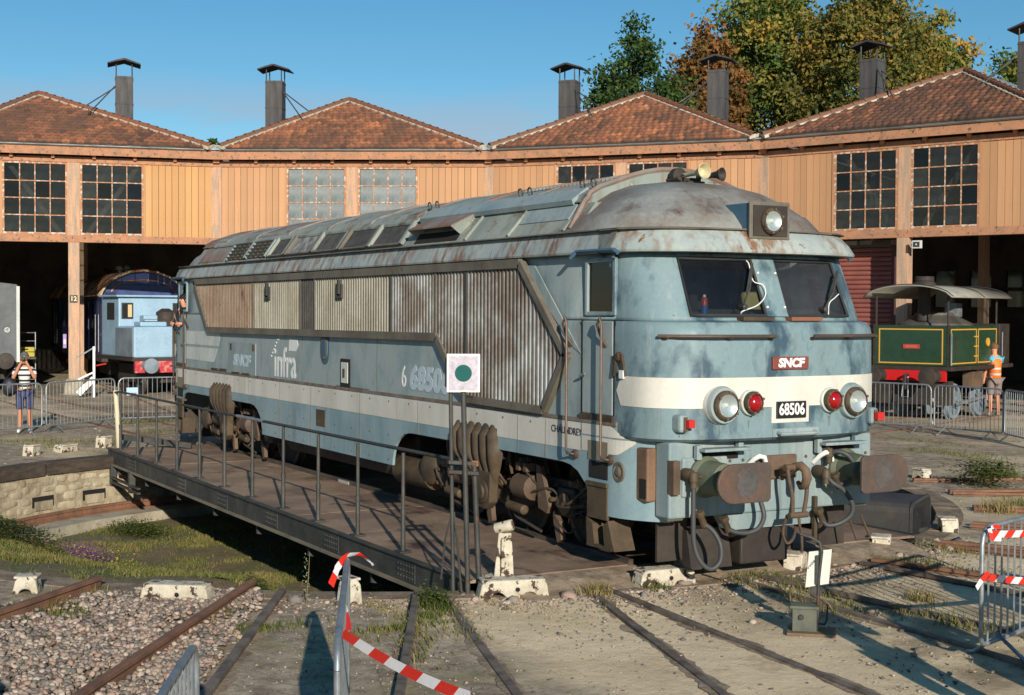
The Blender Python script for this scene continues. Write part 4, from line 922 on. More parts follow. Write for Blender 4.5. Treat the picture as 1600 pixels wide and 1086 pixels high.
# seam bolts and stains below the lamps
for sx in (-1, 1):
    for y in np.arange(-1.2, 1.25, .2):
        xx = front_x(W2, 8.55, .78, y); MB().lathe((sx*(xx-.004), y, 1.45), (sx, 0, 0), [(0, .011), (.008, .008)], 6).build('bolt', M['lframe'], loco)
    for y, w_s in ((-.82, .03), (-.5, .02), (.5, .025), (.82, .03), (-1.2, .02), (-.1, .015), (.12, .015)):
        xx = front_x(W2, 8.55, .78, y)+.0025; MB().add([(sx*xx, y-w_s, 1.60), (sx*xx, y+w_s, 1.60), (sx*xx, y+w_s*.4, 1.47), (sx*xx, y-w_s*.2, 1.44)], [(0, 1, 2, 3)]).build('drip_stain', M['drip'], loco)
# white band round the nose
for sx in (-1, 1):
    ys = [yf for yf in np.linspace(-1, 1, 81)]
    def npt(y, z, off=.005):
        w_ = W2+off; return (sx*front_x(w_, 8.55+off, .78, y*w_) if abs(y) < .9999 else sx*7.77, y*w_, z)
    yy = [math.copysign(1-(1-abs(t_))**2.2, t_) if t_ else 0 for t_ in np.linspace(-1, 1, 101)]
    def bandz(y): 
        return (2.005, 1.715)
    P = [[npt(y, 2.005) for y in yy], [npt(y, 1.715) for y in yy]]
    # extend to the sides with an arrow tail
    for r_, z in ((P[0], 2.005), (P[1], 1.715)):
        r_.insert(0, (sx*7.76, -(W2+.005), z)); r_.append((sx*7.76, W2+.005, z))
    P0 = [[p for p in P[0]], [((p[0]) if i not in (0, len(P[0])-1) else sx*7.68, p[1], 1.86) for i, p in enumerate(P[0])], [p for p in P[1]]]
    MB().grid(P0).build('nose_band', M['cream'], loco, smooth=60)
def nx(y, off=0): return front_x(W2, 8.55+off, .78, y)
for sx in (-1, 1):
    # windscreens: panes between lower and upper opening edges
    for s_ in (-1, 1):
        for z0, z1 in ((2.585, 3.165),):
            ysn = np.linspace(.1, .7, 9)
            lo_ = [(sx*front_x(W2-.032, 8.345, .72, s_*f*(W2-.032)), s_*f*(W2-.032), z0) for f in ysn]; hi_ = [(sx*front_x(W2-.055, 8.09, .72, s_*f*(W2-.055)), s_*f*(W2-.055), z1) for f in ysn]
            inset = Vector((-sx*.02, 0, 0))
            ws = MB().grid([[Vector(p)+inset for p in lo_], [Vector(p)+inset for p in hi_]]).build('windscreen', M['screen'], loco, smooth=60)
            mb = MB(); mb.tube([Vector(p)+Vector((sx*.004, 0, .012)) for p in lo_]+[Vector(p)+Vector((sx*.004, 0, -.012)) for p in hi_[::-1]]+[Vector(lo_[0])+Vector((sx*.004, 0, .012))], .018, 6).build('windscreen_seal', M['seal'], ws, smooth=60)
            # wiper
            pv = Vector(lo_[2]).lerp(Vector(hi_[2]), .12)+Vector((sx*.06, s_*.05, 0)); tip = Vector(lo_[0]).lerp(Vector(hi_[0]), .72)+Vector((sx*.05, s_*.10, 0))
            if s_ < 0: pv = Vector((sx*8.345, -.42, 2.68)); tip = Vector((sx*8.20, -.20, 3.06))
            else: pv = Vector((sx*8.335, .62, 2.66)); tip = Vector((sx*8.19, .92, 3.0))
            wp = MB().tube([pv, pv.lerp(tip, .5)+Vector((sx*.03, 0, 0)), tip], .011, 5).beam(pv.lerp(tip, .35)+Vector((sx*.01, 0, 0)), tip+Vector((sx*.0, 0, .05)), .02, .03).lathe(pv, (sx, 0, 0), [(-.05, .03), (.03, .03), (.04, .015)], 8).build('wiper', M['steel'], loco)
            if s_ < 0: MB().ctube([Vector((sx*8.33, -.44, 2.6)), Vector((sx*8.37, -.45, 2.64)), Vector((sx*8.35, -.25, 2.70)), Vector((sx*8.31, -.12, 2.80)), Vector((sx*8.27, -.12, 2.9)), Vector((sx*8.24, -.22, 2.94)), Vector((sx*8.2, -.24, 3.1)), Vector((sx*8.17, -.25, 3.14))], .006, 5).build('washer_hose', M['white'], wp, smooth=60)
            else: MB().ctube([Vector((sx*8.33, .68, 2.58)), Vector((sx*8.34, .68, 2.72)), Vector((sx*8.31, .78, 2.78)), Vector((sx*8.27, .87, 2.82))], .006, 5).build('washer_hose', M['white'], wp, smooth=60)
        MB().box(*sorted((sx*(8.34), sx*(8.45))), *sorted((s_*.12 if s_ < 0 else .1, s_*.5)), 2.548, 2.585).build('sill_step', M['khaki'] if s_ < 0 else mat('rusty_sill_step', (128, 84, 60), rough=.8), loco)
    MB().prism([(sx*8.352, -.135, 2.59), (sx*8.352, .135, 2.59), (sx*8.097, .135, 3.16), (sx*8.097, -.135, 3.16)], (sx*.012, 0, 0)).build('centre_pillar', M['nose'], loco)
    for s_ in (-1, 1):
        for z_ in (2.68, 3.02): MB().lathe((sx*(8.365-(z_-2.59)*.447), s_*.11, z_), (sx, 0, .3), [(-.01, .014), (.012, .012)], 6).build('bolt', M['white'], loco)
    # headlight box
    bx_ = MB(); bx_.box(*sorted((sx*7.65, sx*8.20)), -.235, .235, 3.375, 3.715); hb = bx_.build('headlight_box', M['bluedark'], loco, bev=.015)
    MB().box(*sorted((sx*8.2, sx*8.225)), -.255, .255, 3.355, 3.73).build('bezel', M['lframe'], hb, bev=.01)
    MB().box(*sorted((sx*8.22, sx*8.235)), -.215, .215, 3.385, 3.69).build('bezel_plate', M['blackgear'], hb)
    def lamp(pos, r_, parent, red=False, housing=None):
        ax = (sx, 0, 0); x, y, z = pos
        rim = MB().lathe(pos, ax, [(0, r_*1.25), (.03, r_*1.25), (.05, r_*1.12), (.055, r_*.98), (.03, r_*.95), (.0, r_*.93)], 28, False).build('headlight' if not red else 'tail_light', housing or M['khaki'], parent, smooth=30)
        for q in range(6):
            t_ = math.pi*2*q/6+.4; MB().box(-.012, .012, -.012, .012, -.012, .012).build('clip', M['brown'], rim, (x+sx*.052, y+r_*1.1*math.cos(t_), z+r_*1.1*math.sin(t_)))
        if red: MB().lathe(pos, ax, [(.03, r_*.97), (.06, r_*.85), (.085, r_*.5), (.092, .0)], 24).build('lens', M['redglass'], rim, smooth=60)
        else:
            MB().lathe(pos, ax, [(.048, r_*.95), (.036, r_*.8), (.022, r_*.5), (.014, r_*.2), (.012, 0)], 24, False).build('reflector', M['chrome'], rim, smooth=60)
            MB().sphere((x+sx*.02, y, z), r_*.2, 10, 6).build('bulb', M['white'], rim, smooth=60)
            MB().lathe(pos, ax, [(.05, r_*.97), (.06, r_*.7), (.066, 0)], 24, False).build('lens', M['lampglass'], rim, smooth=60)
        return rim
    lamp((sx*8.235, 0, 3.535), .105, hb)
    MB().box(*sorted((sx*8.1, sx*8.21)), -.05, .1, 3.24, 3.31).build('brow_patch', M['bluedark'], loco)
    for s_ in (-1, 1):
        yl = s_*.815; xb = nx(yl)
        pod = MB().lathe((sx*(xb-.2), yl, 1.745), (sx, 0, 0), [(0, .185), (.22, .185), (.27, .17), (.275, .0)], 30).build('lamp_pod', M['blue'], loco, smooth=35)
        if True: MB().lathe((sx*(xb-.2), yl, 1.745), (sx, 0, 0), [(.1, .187), (.215, .187), (.216, .18)], 30).build('pod_band', M['cream'], pod, smooth=35)
        lamp((sx*(xb+.07), yl, 1.745), .115, pod)
        yl = s_*.50; xb = nx(yl)
        pod = MB().lathe((sx*(xb-.15), yl, 1.765), (sx, 0, 0), [(0, .125), (.19, .125), (.2, .115), (.2, 0)], 26).build('lamp_pod', M['creamdirty'], loco, smooth=35)
        lamp((sx*(xb+.05), yl, 1.765), .088, pod, True)
        # handrail bars across the nose
        y0, y1 = (s_*.24, s_*1.38); 
        pts = [(sx*(front_x(W2, 8.55, .78, y0+(y1-y0)*t_)+.07), y0+(y1-y0)*t_, 2.40) for t_ in np.linspace(0, 1, 8)]
        MB().tube(pts, .017, 8).build('nose_rail', M['copper'], loco, smooth=60)
        for t_ in (.02, .45, .95): yq = y0+(y1-y0)*t_; xq = front_x(W2, 8.55, .78, yq); MB().beam((sx*(xq-.02), yq, 2.37), (sx*(xq+.07), yq, 2.39), .025, .02).build('rail_bracket', M['khaki'], loco)
        # lamp holder with red tab
        yq = s_*1.20; xq = front_x(W2, 8.55, .78, yq)
        lh = MB().box(*sorted((sx*(xq-.08), sx*(xq+.09))), yq-.06, yq+.05, 1.49, 1.66).build('lamp_bracket', M['blue'], loco, bev=.03)
        MB().box(*sorted((sx*(xq+.09), sx*(xq+.10))), yq-.02, yq+.02, 1.5, 1.64).build('bracket_plate', M['brown'], lh)
        MB().box(*sorted((sx*(xq+.08), sx*(xq+.15))), yq+.0 if s_ < 0 else yq-.02, yq+.07, 1.54, 1.615).build('red_tab', plain('red_tab', (190, 34, 28), .6), lh)
    # plates
    pl_ = MB().box(*sorted((sx*8.545, sx*8.575)), -.235, .215, 2.075, 2.2).build('nose_plate', mat('red_brown_plate', (128, 62, 52), (112, 66, 56), rough=.6), loco, bev=.008)
    text('SNCF', 'plate_lettering', .115, M['white'], pl_, (sx*8.577, -.012, 2.137), (0, sx, 0), (0, 0, 1), sx=1.15, bold=.006, shear=.12)
    np_ = MB().box(*sorted((sx*8.55, sx*8.562)), -.235, .235, 1.555, 1.80).build('number_panel', M['cream'], loco, bev=.006)
    MB().box(*sorted((sx*8.56, sx*8.580)), -.185, .185, 1.60, 1.765).build('number_plate', plain('black_number_plate', (26, 26, 26), .5), np_, bev=.006)
    text('68506', 'number_plate_digits', .158, M['white'], np_, (sx*8.582, 0, 1.683), (0, sx, 0), (0, 0, 1), sx=.82, bold=.004)
    MB().tube([(sx*8.52, -.16, 1.47), (sx*8.62, -.16, 1.45), (sx*8.63, -.1, 1.45), (sx*8.63, .25, 1.45), (sx*8.62, .3, 1.45), (sx*8.52, .3, 1.47)], .018, 6).box(*sorted((sx*8.53, sx*8.56)), -.22, .36, 1.42, 1.5).build('step_iron', M['blue'], loco)
    # nose ledge line bolts and lower step irons
    for y in (-.72, .78):
        MB().box(*sorted((sx*8.36, sx*8.52)), y-.28, y+.28, 1.30, 1.33).box(*sorted((sx*8.36, sx*8.42)), y-.3, y-.24, 1.22, 1.36).box(*sorted((sx*8.36, sx*8.42)), y+.2, y+.26, 1.27, 1.38).build('buffer_step', M['blue'] , loco, bev=.006)
        MB().box(*sorted((sx*8.33, sx*8.345)), y-.22, y+.25, 1.21, 1.29).build('step_slot', M['void'], loco)
    # buffer beam
    MB().box(*sorted((sx*8.1, sx*8.33)), -1.28, 1.28, .66, 1.39).build('buffer_beam', M['blue'] if True else None, loco, bev=.02)
    MB().prism([(sx*8.1, -.6, .66), (sx*8.33, -.6, .66), (sx*8.30, -.5, .5), (sx*8.1, -.5, .5)], (0, 1.2, 0)).build('beam_apron', M['blue'], loco)
    MB().box(*sorted((sx*8.325, sx*8.37)), -.24, .26, .98, 1.22).build('hook_plate', M['brown'], loco, bev=.02)
    for y in np.arange(-1.2, 1.25, .16): MB().lathe((sx*8.33, y, 1.185), (sx, 0, 0), [(0, .018), (.012, .014)], 6).build('rivet', M['brown'], loco)
    for s_ in (-1, 1):
        yb_ = s_*.875
        MB().box(*sorted((sx*8.32, sx*8.36)), yb_-.27, yb_+.27, .86, 1.24).build('buffer_base', M['blue'], loco, bev=.02)
        MB().lathe((sx*8.33, yb_, 1.05), (sx, 0, 0), [(0, .20), (.06, .2), (.1, .165), (.34, .155), (.345, .14), (.345, .10), (.56, .095), (.6, .13)], 26).build('buffer_shank', M['olive'], loco, smooth=35)
        # oblong head: rounded outer end, straight inner edge
        P = []; w_ = .31; h_ = .185
        for t_ in np.linspace(-90, 90, 13): P.append((s_*(w_-.185)+s_*.185*math.cos(R(t_)), .185*math.sin(R(t_))))
        P += [(-s_*(w_-.03), h_), (-s_*w_, h_-.03), (-s_*w_, -h_+.03), (-s_*(w_-.03), -h_)]
        hd = MB().prism([(sx*8.925, yb_+p[0], 1.05+p[1]) for p in P], (sx*.035, 0, 0)).build('buffer_head', M['bufface'], loco, bev=.01)
        MB().prism([(sx*8.96, yb_-s_*.03+.125*math.cos(t_)*(1+.35*mnoise.noise(Vector((2*math.cos(t_), 2*math.sin(t_), s_*3)))), 1.06+.135*math.sin(t_)*(1+.35*mnoise.noise(Vector((2*math.cos(t_), 2*math.sin(t_), s_*3+5))))) for t_ in [2*math.pi*i/48 for i in range(48)]], (sx*.0035, 0, 0)).build('grease_patch', M['grease'], hd)
        # hanging corner plate below
        MB().box(*sorted((sx*8.2, sx*8.3)), s_*1.27 if s_ < 0 else s_*1.08, s_*1.08 if s_ < 0 else s_*1.27, .63, .95).build('corner_plate', M['olive'], loco, bev=.02)
        MB().box(*sorted((sx*8.0, sx*8.03)), *sorted((s_*1.2, s_*.85)), .2, .66).build('mud_guard', M['blackgear'], loco)
    # draw hook and screw coupling
    hk = MB()
    hk.tube([(sx*8.37, .05, 1.06), (sx*8.48, .05, 1.06), (sx*8.58, .05, 1.12), (sx*8.66, .05, 1.14), (sx*8.72, .06, 1.10), (sx*8.73, .07, 1.02), (sx*8.69, .08, .95), (sx*8.62, .09, .93), (sx*8.57, .09, .97)], [.05, .05, .045, .045, .045, .048, .045, .035, .02], 10).build('draw_hook', M['brown'], loco, smooth=60)
    cp = MB()
    for y in (-.07, .13): cp.ctube([(sx*8.60, y, 1.14), (sx*8.64, y*1.1, 1.0), (sx*8.67, y*.9, .85), (sx*8.66, y*.7, .66)], .021, 8)
    cp.tube([(sx*8.60, -.1, 1.12), (sx*8.60, .02, 1.12)], .035, 8); cp.tube([(sx*8.66, -.09, .66), (sx*8.66, .14, .66)], .03, 8)
    cp.ctube([(sx*8.66, .03, .68), (sx*8.65, .05, .56), (sx*8.62, .1, .48), (sx*8.62, .11, .36), (sx*8.62, .11, .28)], .015, 6)
    cp.ctube([(sx*8.6, -.06, .66), (sx*8.58, -.1, .5), (sx*8.58, -.05, .38), (sx*8.58, .03, .42), (sx*8.6, .05, .54)], .016, 6)
    cp.build('screw_coupling', M['brown'], loco, smooth=60)
    # brake hoses, each with its cock
    def hose(y, pts, cock=True):
        h0 = MB().ctube([(sx*p[0], p[1], p[2]) for p in pts], .024, 8).build('brake_hose', M['rubber'], loco, smooth=60)
        p = pts[0]; MB().lathe((sx*p[0], p[1], p[2]+.02), (0, 0, 1), [(-.1, .035), (-.04, .035), (-.04, .045), (.03, .045), (.05, .03)], 10).lathe((sx*(p[0]-.14), p[1], p[2]+.04), (sx, 0, 0), [(0, .06), (.08, .06), (.14, .035)], 10).beam((sx*p[0], p[1], p[2]+.03), (sx*(p[0]+.02), p[1]+.16, p[2]+.02), .015, .015).build('brake_cock', M['khaki'], h0, smooth=40)
        q = pts[-1]; MB().lathe((sx*q[0], q[1], q[2]), (0, -.5, 1), [(-.03, .034), (.07, .034), (.09, .05), (.13, .05)], 8).build('hose_coupling', M['khaki'], h0, smooth=40)
    hose(0, [(8.50, -1.12, 1.05), (8.5, -1.12, .8), (8.5, -1.11, .45), (8.53, -1.05, .27), (8.56, -.95, .20), (8.58, -.86, .27), (8.57, -.85, .42), (8.52, -.9, .55), (8.46, -.97, .62)])
    hose(0, [(8.48, -.36, .95), (8.52, -.33, .8), (8.56, -.32, .66), (8.55, -.37, .55), (8.5, -.46, .5), (8.42, -.55, .5), (8.36, -.6, .53)])
    hose(0, [(8.50, .52, 1.0), (8.56, .56, .93), (8.6, .66, .86), (8.62, .76, .72), (8.60, .76, .6), (8.55, .66, .52), (8.5, .55, .5), (8.45, .52, .55)])
    hose(0, [(8.45, .6, 1.2), (8.52, .64, 1.24), (8.6, .72, 1.2), (8.63, .78, 1.08), (8.6, .74, .95), (8.52, .66, .9)])
    for y in (-.3, .55):
        MB().tube([(sx*8.33, y-.05, 1.12), (sx*8.42, y-.03, 1.2), (sx*8.46, y, 1.23), (sx*8.46, y+.06, 1.22), (sx*8.44, y+.1, 1.14)], .026, 8).build('air_pipe', M['white'], loco, smooth=60)
    MB().box(*sorted((sx*8.3, sx*8.4)), -1.28, -1.2, .9, 1.22).build('cock_bracket', M['brown'], loco)
    MB().beam((sx*8.36, .5, .78), (sx*8.36, .5, .35), .04, .04, (1, 0, 0)).build('hanging_bracket', M['khaki'], loco); MB().tube([(sx*8.36, .95, .55), (sx*8.45, .98, .32), (sx*8.45, 1.17, .32), (sx*8.36, 1.12, .55)], .014, 6).build('stirrup', M['khaki'], loco)
    # guard box under the coupling
    MB().box(*sorted((sx*7.85, sx*8.25)), -.35, .25, .14, .55).build('snow_guard', M['blackgear'], loco, bev=.02)
    MB().prism([(sx*7.9, -.9, .5), (sx*8.1, -.9, .5), (sx*8.18, -.9, .12), (sx*7.9, -.9, .12)], (0, .5, 0)).build('guard_iron', M['blackgear'], loco)
    # horns on the dome
    hr_ = MB(); 
    hr_.lathe((sx*6.74, -.02, 4.10), (sx*.96, .0, .05), [(0, .02), (.3, .03), (.36, .045), (.44, .085), (.445, .078), (.38, .04), (.37, 0)], 18)
    ho = hr_.build('horn', mat('cream_horn', (206, 202, 164), (180, 170, 130), rough=.5, rust=.64), loco, smooth=40)
    MB().lathe((sx*6.8, .16, 4.10), (sx*.9, .3, .02), [(0, .02), (.2, .03), (.26, .04), (.33, .075), (.335, .068), (.28, .03), (.27, 0)], 18).build('horn', M['blackgear'], loco, smooth=40)
    hm = MB()
    hm.tube([(sx*6.6, -.12, 4.06), (sx*6.85, -.12, 4.06), (sx*6.95, .1, 4.05)], .02, 6).lathe((sx*6.68, -.05, 4.10), (sx, 0, 0), [(0, .03), (.02, .09), (.1, .09), (.12, .03)], 12).box(*sorted((sx*6.6, sx*7.0)), -.1, .12, 4.0, 4.03)
    for q in range(3): hm.tube([(sx*(6.62+q*.14)+.04*math.cos(t_), -.1, 4.06+.04*math.sin(t_)) for t_ in [math.pi*2*i/8 for i in range(9)]], .01, 5)
    hm.build('horn_bracket', M['blackgear'], loco, smooth=40)
    # cab interior: floor, desk, back wall, seats
    MB().box(*sorted((sx*6.9, sx*6.95)), -1.38, 1.38, 1.6, 3.4).build('cab_back_wall', M['cabin'], loco)
    MB().box(*sorted((sx*6.94, sx*8.2)), -1.36, 1.36, 1.7, 1.75).build('cab_floor', M['cabin'], loco)
    MB().prism([(sx*7.75, -1.15, 2.3), (sx*7.75, -1.15, 2.58), (sx*7.95, -1.15, 2.66), (sx*8.2, -1.15, 2.60), (sx*8.2, -1.15, 2.3)], (0, 2.3, 0)).build('driving_desk', mat('grey_desk', (96, 100, 98), rough=.6), loco)
    for s_ in (-1, 1): MB().box(*sorted((sx*7.2, sx*7.3)), s_*.65-.22, s_*.65+.22, 2.2, 2.85).build('driver_seat', mat('cream_seat', (196, 184, 120), rough=.7), loco, bev=.04)
    MB().box(*sorted((sx*6.95, sx*6.98)), -1.0, -.2, 2.3, 2.85).build('cream_cabinet', mat('cream_cabinet', (206, 194, 120), rough=.7), loco)
MB().box(8.0, 8.06, -.85, -.76, 2.62, 2.80).build('desk_clutter', M['blackgear'], loco)
# spray can on the desk
can = empty('spray_can', (8.14, -.74, 2.60), 0, 'small red and blue spray can standing behind the left windscreen', 'spray can')
MB().lathe((0, 0, 0), (0, 0, 1), [(0, .032), (.09, .032)], 16).build('can_base', plain('can_blue', (40, 96, 170), .35), can, smooth=40)
MB().lathe((0, 0, 0), (0, 0, 1), [(.09, .0325), (.16, .0325), (.175, .02)], 16).build('can_top', plain('can_red', (190, 60, 46), .35), can, smooth=40)
MB().lathe((0, 0, 0), (0, 0, 1), [(.172, .016), (.20, .014)], 10).build('nozzle', M['white'], can)

# --- running gear: two three-axle bogies
def bogie(xc):
    bg_ = []
    wheels = []
    for kx in (-1, 0, 1):
        for s_ in (-1, 1):
            x = xc+kx*1.485; r_ = .58
            wv = MB().lathe((x, s_*.64, r_-.03), (0, s_, 0), [(0, r_*.9), (.02, r_+.03), (.05, r_+.03), (.055, r_), (.15, r_), (.152, r_-.06), (.12, r_-.08), (.10, .24), (.15, .2), (.16, .11), (.24, .10), (.24, 0)], 40).build('wheel', M['tyre'], loco, smooth=35)
            MB().lathe((x, s_*.64, r_-.03), (0, s_, 0), [(.101, r_-.12), (.125, r_-.085), (.126, r_-.13)], 40).build('rim', M['blackgear'], wv, smooth=35)
            MB().tube([(x, -.6, r_-.03), (x, .6, r_-.03)], .08, 8).build('axle', M['blackgear'], wv) if s_ > 0 else None
    for s_ in (-1, 1):
        y0 = s_*1.0
        MB().prism([(xc-2.25, y0, .62), (xc-2.0, y0, .78), (xc-.7, y0, .8), (xc-.4, y0, .62), (xc+.4, y0, .62), (xc+.7, y0, .8), (xc+2.0, y0, .78), (xc+2.25, y0, .62), (xc+2.0, y0, .52), (xc+.8, y0, .5), (xc+.5, y0, .36), (xc-.5, y0, .36), (xc-.8, y0, .5), (xc-2.0, y0, .52)], (0, s_*.09, 0)).build('bogie_frame', M['blackgear'], loco)
        for kx in (-1, 0, 1):
            x = xc+kx*1.485
            MB().box(x-.17, x+.17, *sorted((s_*.95, s_*1.16)), .4, .72).build('axle_box', M['blackgear'], loco, bev=.03)
            MB().lathe((x, s_*1.15, .55), (0, s_, 0), [(0, .12), (.03, .12), (.05, .06)], 14).build('axle_cap', M['brown'], loco, smooth=40)
            for d in (-.27, .27):
                zz = [(x+d+.06*math.cos(t_), s_*1.07+.06*math.sin(t_), .44+.3*t_/(2*math.pi*4)) for t_ in np.linspace(0, 2*math.pi*4, 34)]
                MB().tube(zz, .014, 5).build('coil_spring', M['blackgear'], loco)
        # brake cylinder, hangers, levers on the outer axles
        for q in (-1, 1):
            x = xc+q*.78
            MB().lathe((x-.2, s_*1.22, .66), (1, 0, 0), [(0, .06), (.02, .14), (.34, .14), (.36, .10), (.42, .05)], 16).build('brake_cylinder', M['brown'], loco, smooth=35)
            MB().prism([(x+.22, s_*1.2, .94), (x+.32, s_*1.2, .92), (x+.50, s_*1.2, .5), (x+.46, s_*1.2, .42), (x+.28, s_*1.2, .46)], (0, s_*.05, 0)).build('brake_hanger', M['brown'], loco)
            MB().lathe((x-.35, s_*1.27, .42), (1, 0, -.05), [(0, .05), (.36, .055), (.38, .03)], 12).build('slack_adjuster', M['khaki'], loco, smooth=35)
            MB().tube([(x-.3, s_*1.25, .78), (x-.33, s_*1.28, .95), (x-.28, s_*1.3, 1.06), (x-.18, s_*1.3, 1.10)], .022, 6).build('pipe', M['khaki'], loco, smooth=60)
            MB().tube([(x-.45, s_*1.2, .7), (x-.3, s_*1.26, .6), (x-.38, s_*1.27, .48), (x-.2, s_*1.25, .3), (x+.3, s_*1.22, .2)], .018, 6).build('pipe', M['blackgear'], loco, smooth=60)
            MB().prism([(x+.52, s_*1.15, .44), (x+.66, s_*1.15, .36), (x+.70, s_*1.15, .16), (x+.62, s_*1.15, .12), (x+.55, s_*1.15, .3)], (0, s_*.06, 0)).build('brake_block', M['brown'], loco)
            for d_ in (-.1, .06): MB().box(x+d_-.04, x+d_+.03, *sorted((s_*1.18, s_*1.3)), .84, .93).build('lug', M['brown'], loco)
        rg_ = random.Random(int(xc*10)+s_)
        for q in range(9):
            xa = xc+rg_.uniform(-2.1, 1.9); za = rg_.uniform(.35, .95); la = rg_.uniform(.15, .6)
            MB().ctube([(xa, s_*1.24, za), (xa+la*.3, s_*(1.24+rg_.uniform(0, .06)), za+rg_.uniform(-.1, .1)), (xa+la, s_*1.22, za+rg_.uniform(-.25, .2)), (xa+la+.05, s_*1.1, za)], rg_.choice((.01, .014, .02)), 6).build('pipe', rg_.choice((M['brown'], M['khaki'], M['blackgear'])), loco, smooth=60)
        for q in range(10):
            xa = xc+rg_.uniform(-2.0, 2.0); za = rg_.uniform(.4, .95); MB().lathe((xa, s_*1.12, za), (rg_.uniform(-.3, .3), s_, rg_.uniform(-.4, .4)), [(0, .05), (.05, .05), (.06, .03), (.13, .028), (.135, .015)], 8).build('casting', rg_.choice((M['brown'], M['khaki'])), loco, smooth=40)
        # sandbox-like casting behind
        x = xc-1.75
        MB().sphere((x, s_*1.2, .6), .26, 14, 8, (1, .4, .8)).build('air_vessel', M['khaki'], loco, smooth=60)
        MB().lathe((x+.1, s_*1.12, .5), (1, 0, 0), [(0, .1), (.3, .1), (.33, .05)], 12).build('damper', M['khaki'], loco, smooth=40)
        # flexicoil rubber bellows pack rising over the skirt
        sp_ = MB().box(xc-.5, xc+.5, *sorted((s_*(W2-.1), s_*(W2+.02))), .95, 1.30).build('spring_housing', M['void'], loco)
        P = []; NN = 6
        for j in range(13):
            v_ = j/12; lf_ = -.56+.0*v_+(.46*max(0, (v_-.45)/.55)**1.3); rt_ = .50+.06*math.sin(v_*3)-(.10*max(0, (v_-.45)/.55)); row_ = []
            for q in range(NN*6+1):
                u_ = q/(NN*6); xx = xc+lf_+(rt_-lf_)*u_+.10*v_*v_*(1-u_)
                ridge = abs(math.sin(math.pi*NN*u_))**.7; env = min(1, v_*6)*(.35+.65*min(1, (1-v_)*2.2)); side_ = min(1, u_*8, (1-u_)*8)**.5
                row_.append((xx, s_*(W2-.03+side_*(.035+.025*math.sin(math.pi*min(1, v_*1.3)))+.09*ridge*env), 1.345-.70*v_+.02*ridge*(1 if j == 0 else 0)))
            P.append(row_)
        MB().grid(P).build('bellows', M['khaki'], sp_, smooth=70)
        MB().prism([(xc-.12, s_*(W2-.06), .82), (xc+.42, s_*(W2-.06), .80), (xc+.40, s_*(W2-.06), .45), (xc+.28, s_*(W2-.06), .36), (xc+.12, s_*(W2-.06), .37)], (0, s_*.12, 0)).build('spring_foot', M['khaki'], sp_, bev=.02)
        MB().lathe((xc+.24, s_*(W2+.05), .56), (0, s_, 0), [(0, .13), (.03, .13), (.035, .09), (.06, .08)], 18).build('foot_cap', M['khaki'], sp_, smooth=35)
bogie(4.777); bogie(-4.777)
# underframe mass, fuel tank, bolster so that one cannot look straight through
MB().box(-8.1, 8.1, -1.2, 1.2, 1.0, 1.4).build('underframe', M['blackgear'], loco)
MB().box(-2.5, 2.35, -1.1, 1.1, .35, 1.0).build('fuel_tank', M['blackgear'], loco, bev=.08)
for xc in (4.777, -4.777): MB().box(xc-2.2, xc+2.2, -.5, .5, .3, .95).build('traction_motor', M['blackgear'], loco, bev=.05)
MB().lathe((2.0, -1.1, .5), (1, 0, 0), [(0, .18), (1.0, .18), (1.05, .1)], 16).build('air_tank', M['khaki'], loco, smooth=40)
for q in range(4): MB().lathe((3.15+q*.12, -1.15, .72), (0, -1, 0), [(0, .06), (.06, .06), (.07, .03)], 10).build('valve', M['brown'], loco)

# ------------------------------------------------------------------ turntable bridge
tb = empty('turntable_bridge', (.27, 0, -1.1), 0, 'steel turntable bridge with plank-brown deck and thin railing carrying the blue locomotive', 'turntable')
def kid(o): # keep world placement under the offset root
    o.location = Vector(o.location)-Vector((.27, 0, -1.1)); return o
DZ = .06; LZ = -.13
M['deck'] = mat('oily_steel_deck', (152, 128, 106), (124, 102, 84), scale=.9, lo=.4, hi=.6, rough=.75, bump=.25, rust=.56, rustc=(84, 52, 38), rscale=1.5, rstretch=(.6, 1, 1), rhard=.12, dirt=.5, dirtc=(92, 76, 64))
X0, X1 = -7.0, 7.36
nxp = 9
for i in range(nxp):
    a_ = X0+(X1-X0)*i/nxp; b_ = X0+(X1-X0)*(i+1)/nxp
    for y0, y1 in ((-2.92, -1.08), (1.08, 2.92), (-1.07, 1.07)):
        dz = random.uniform(-.003, .003)+(LZ-DZ if y1 == 1.07 else 0)
        kid(MB().box(a_+.004, b_-.004, y0, y1, DZ-.03+dz, DZ+dz).build('deck_plate', M['deck'], tb))
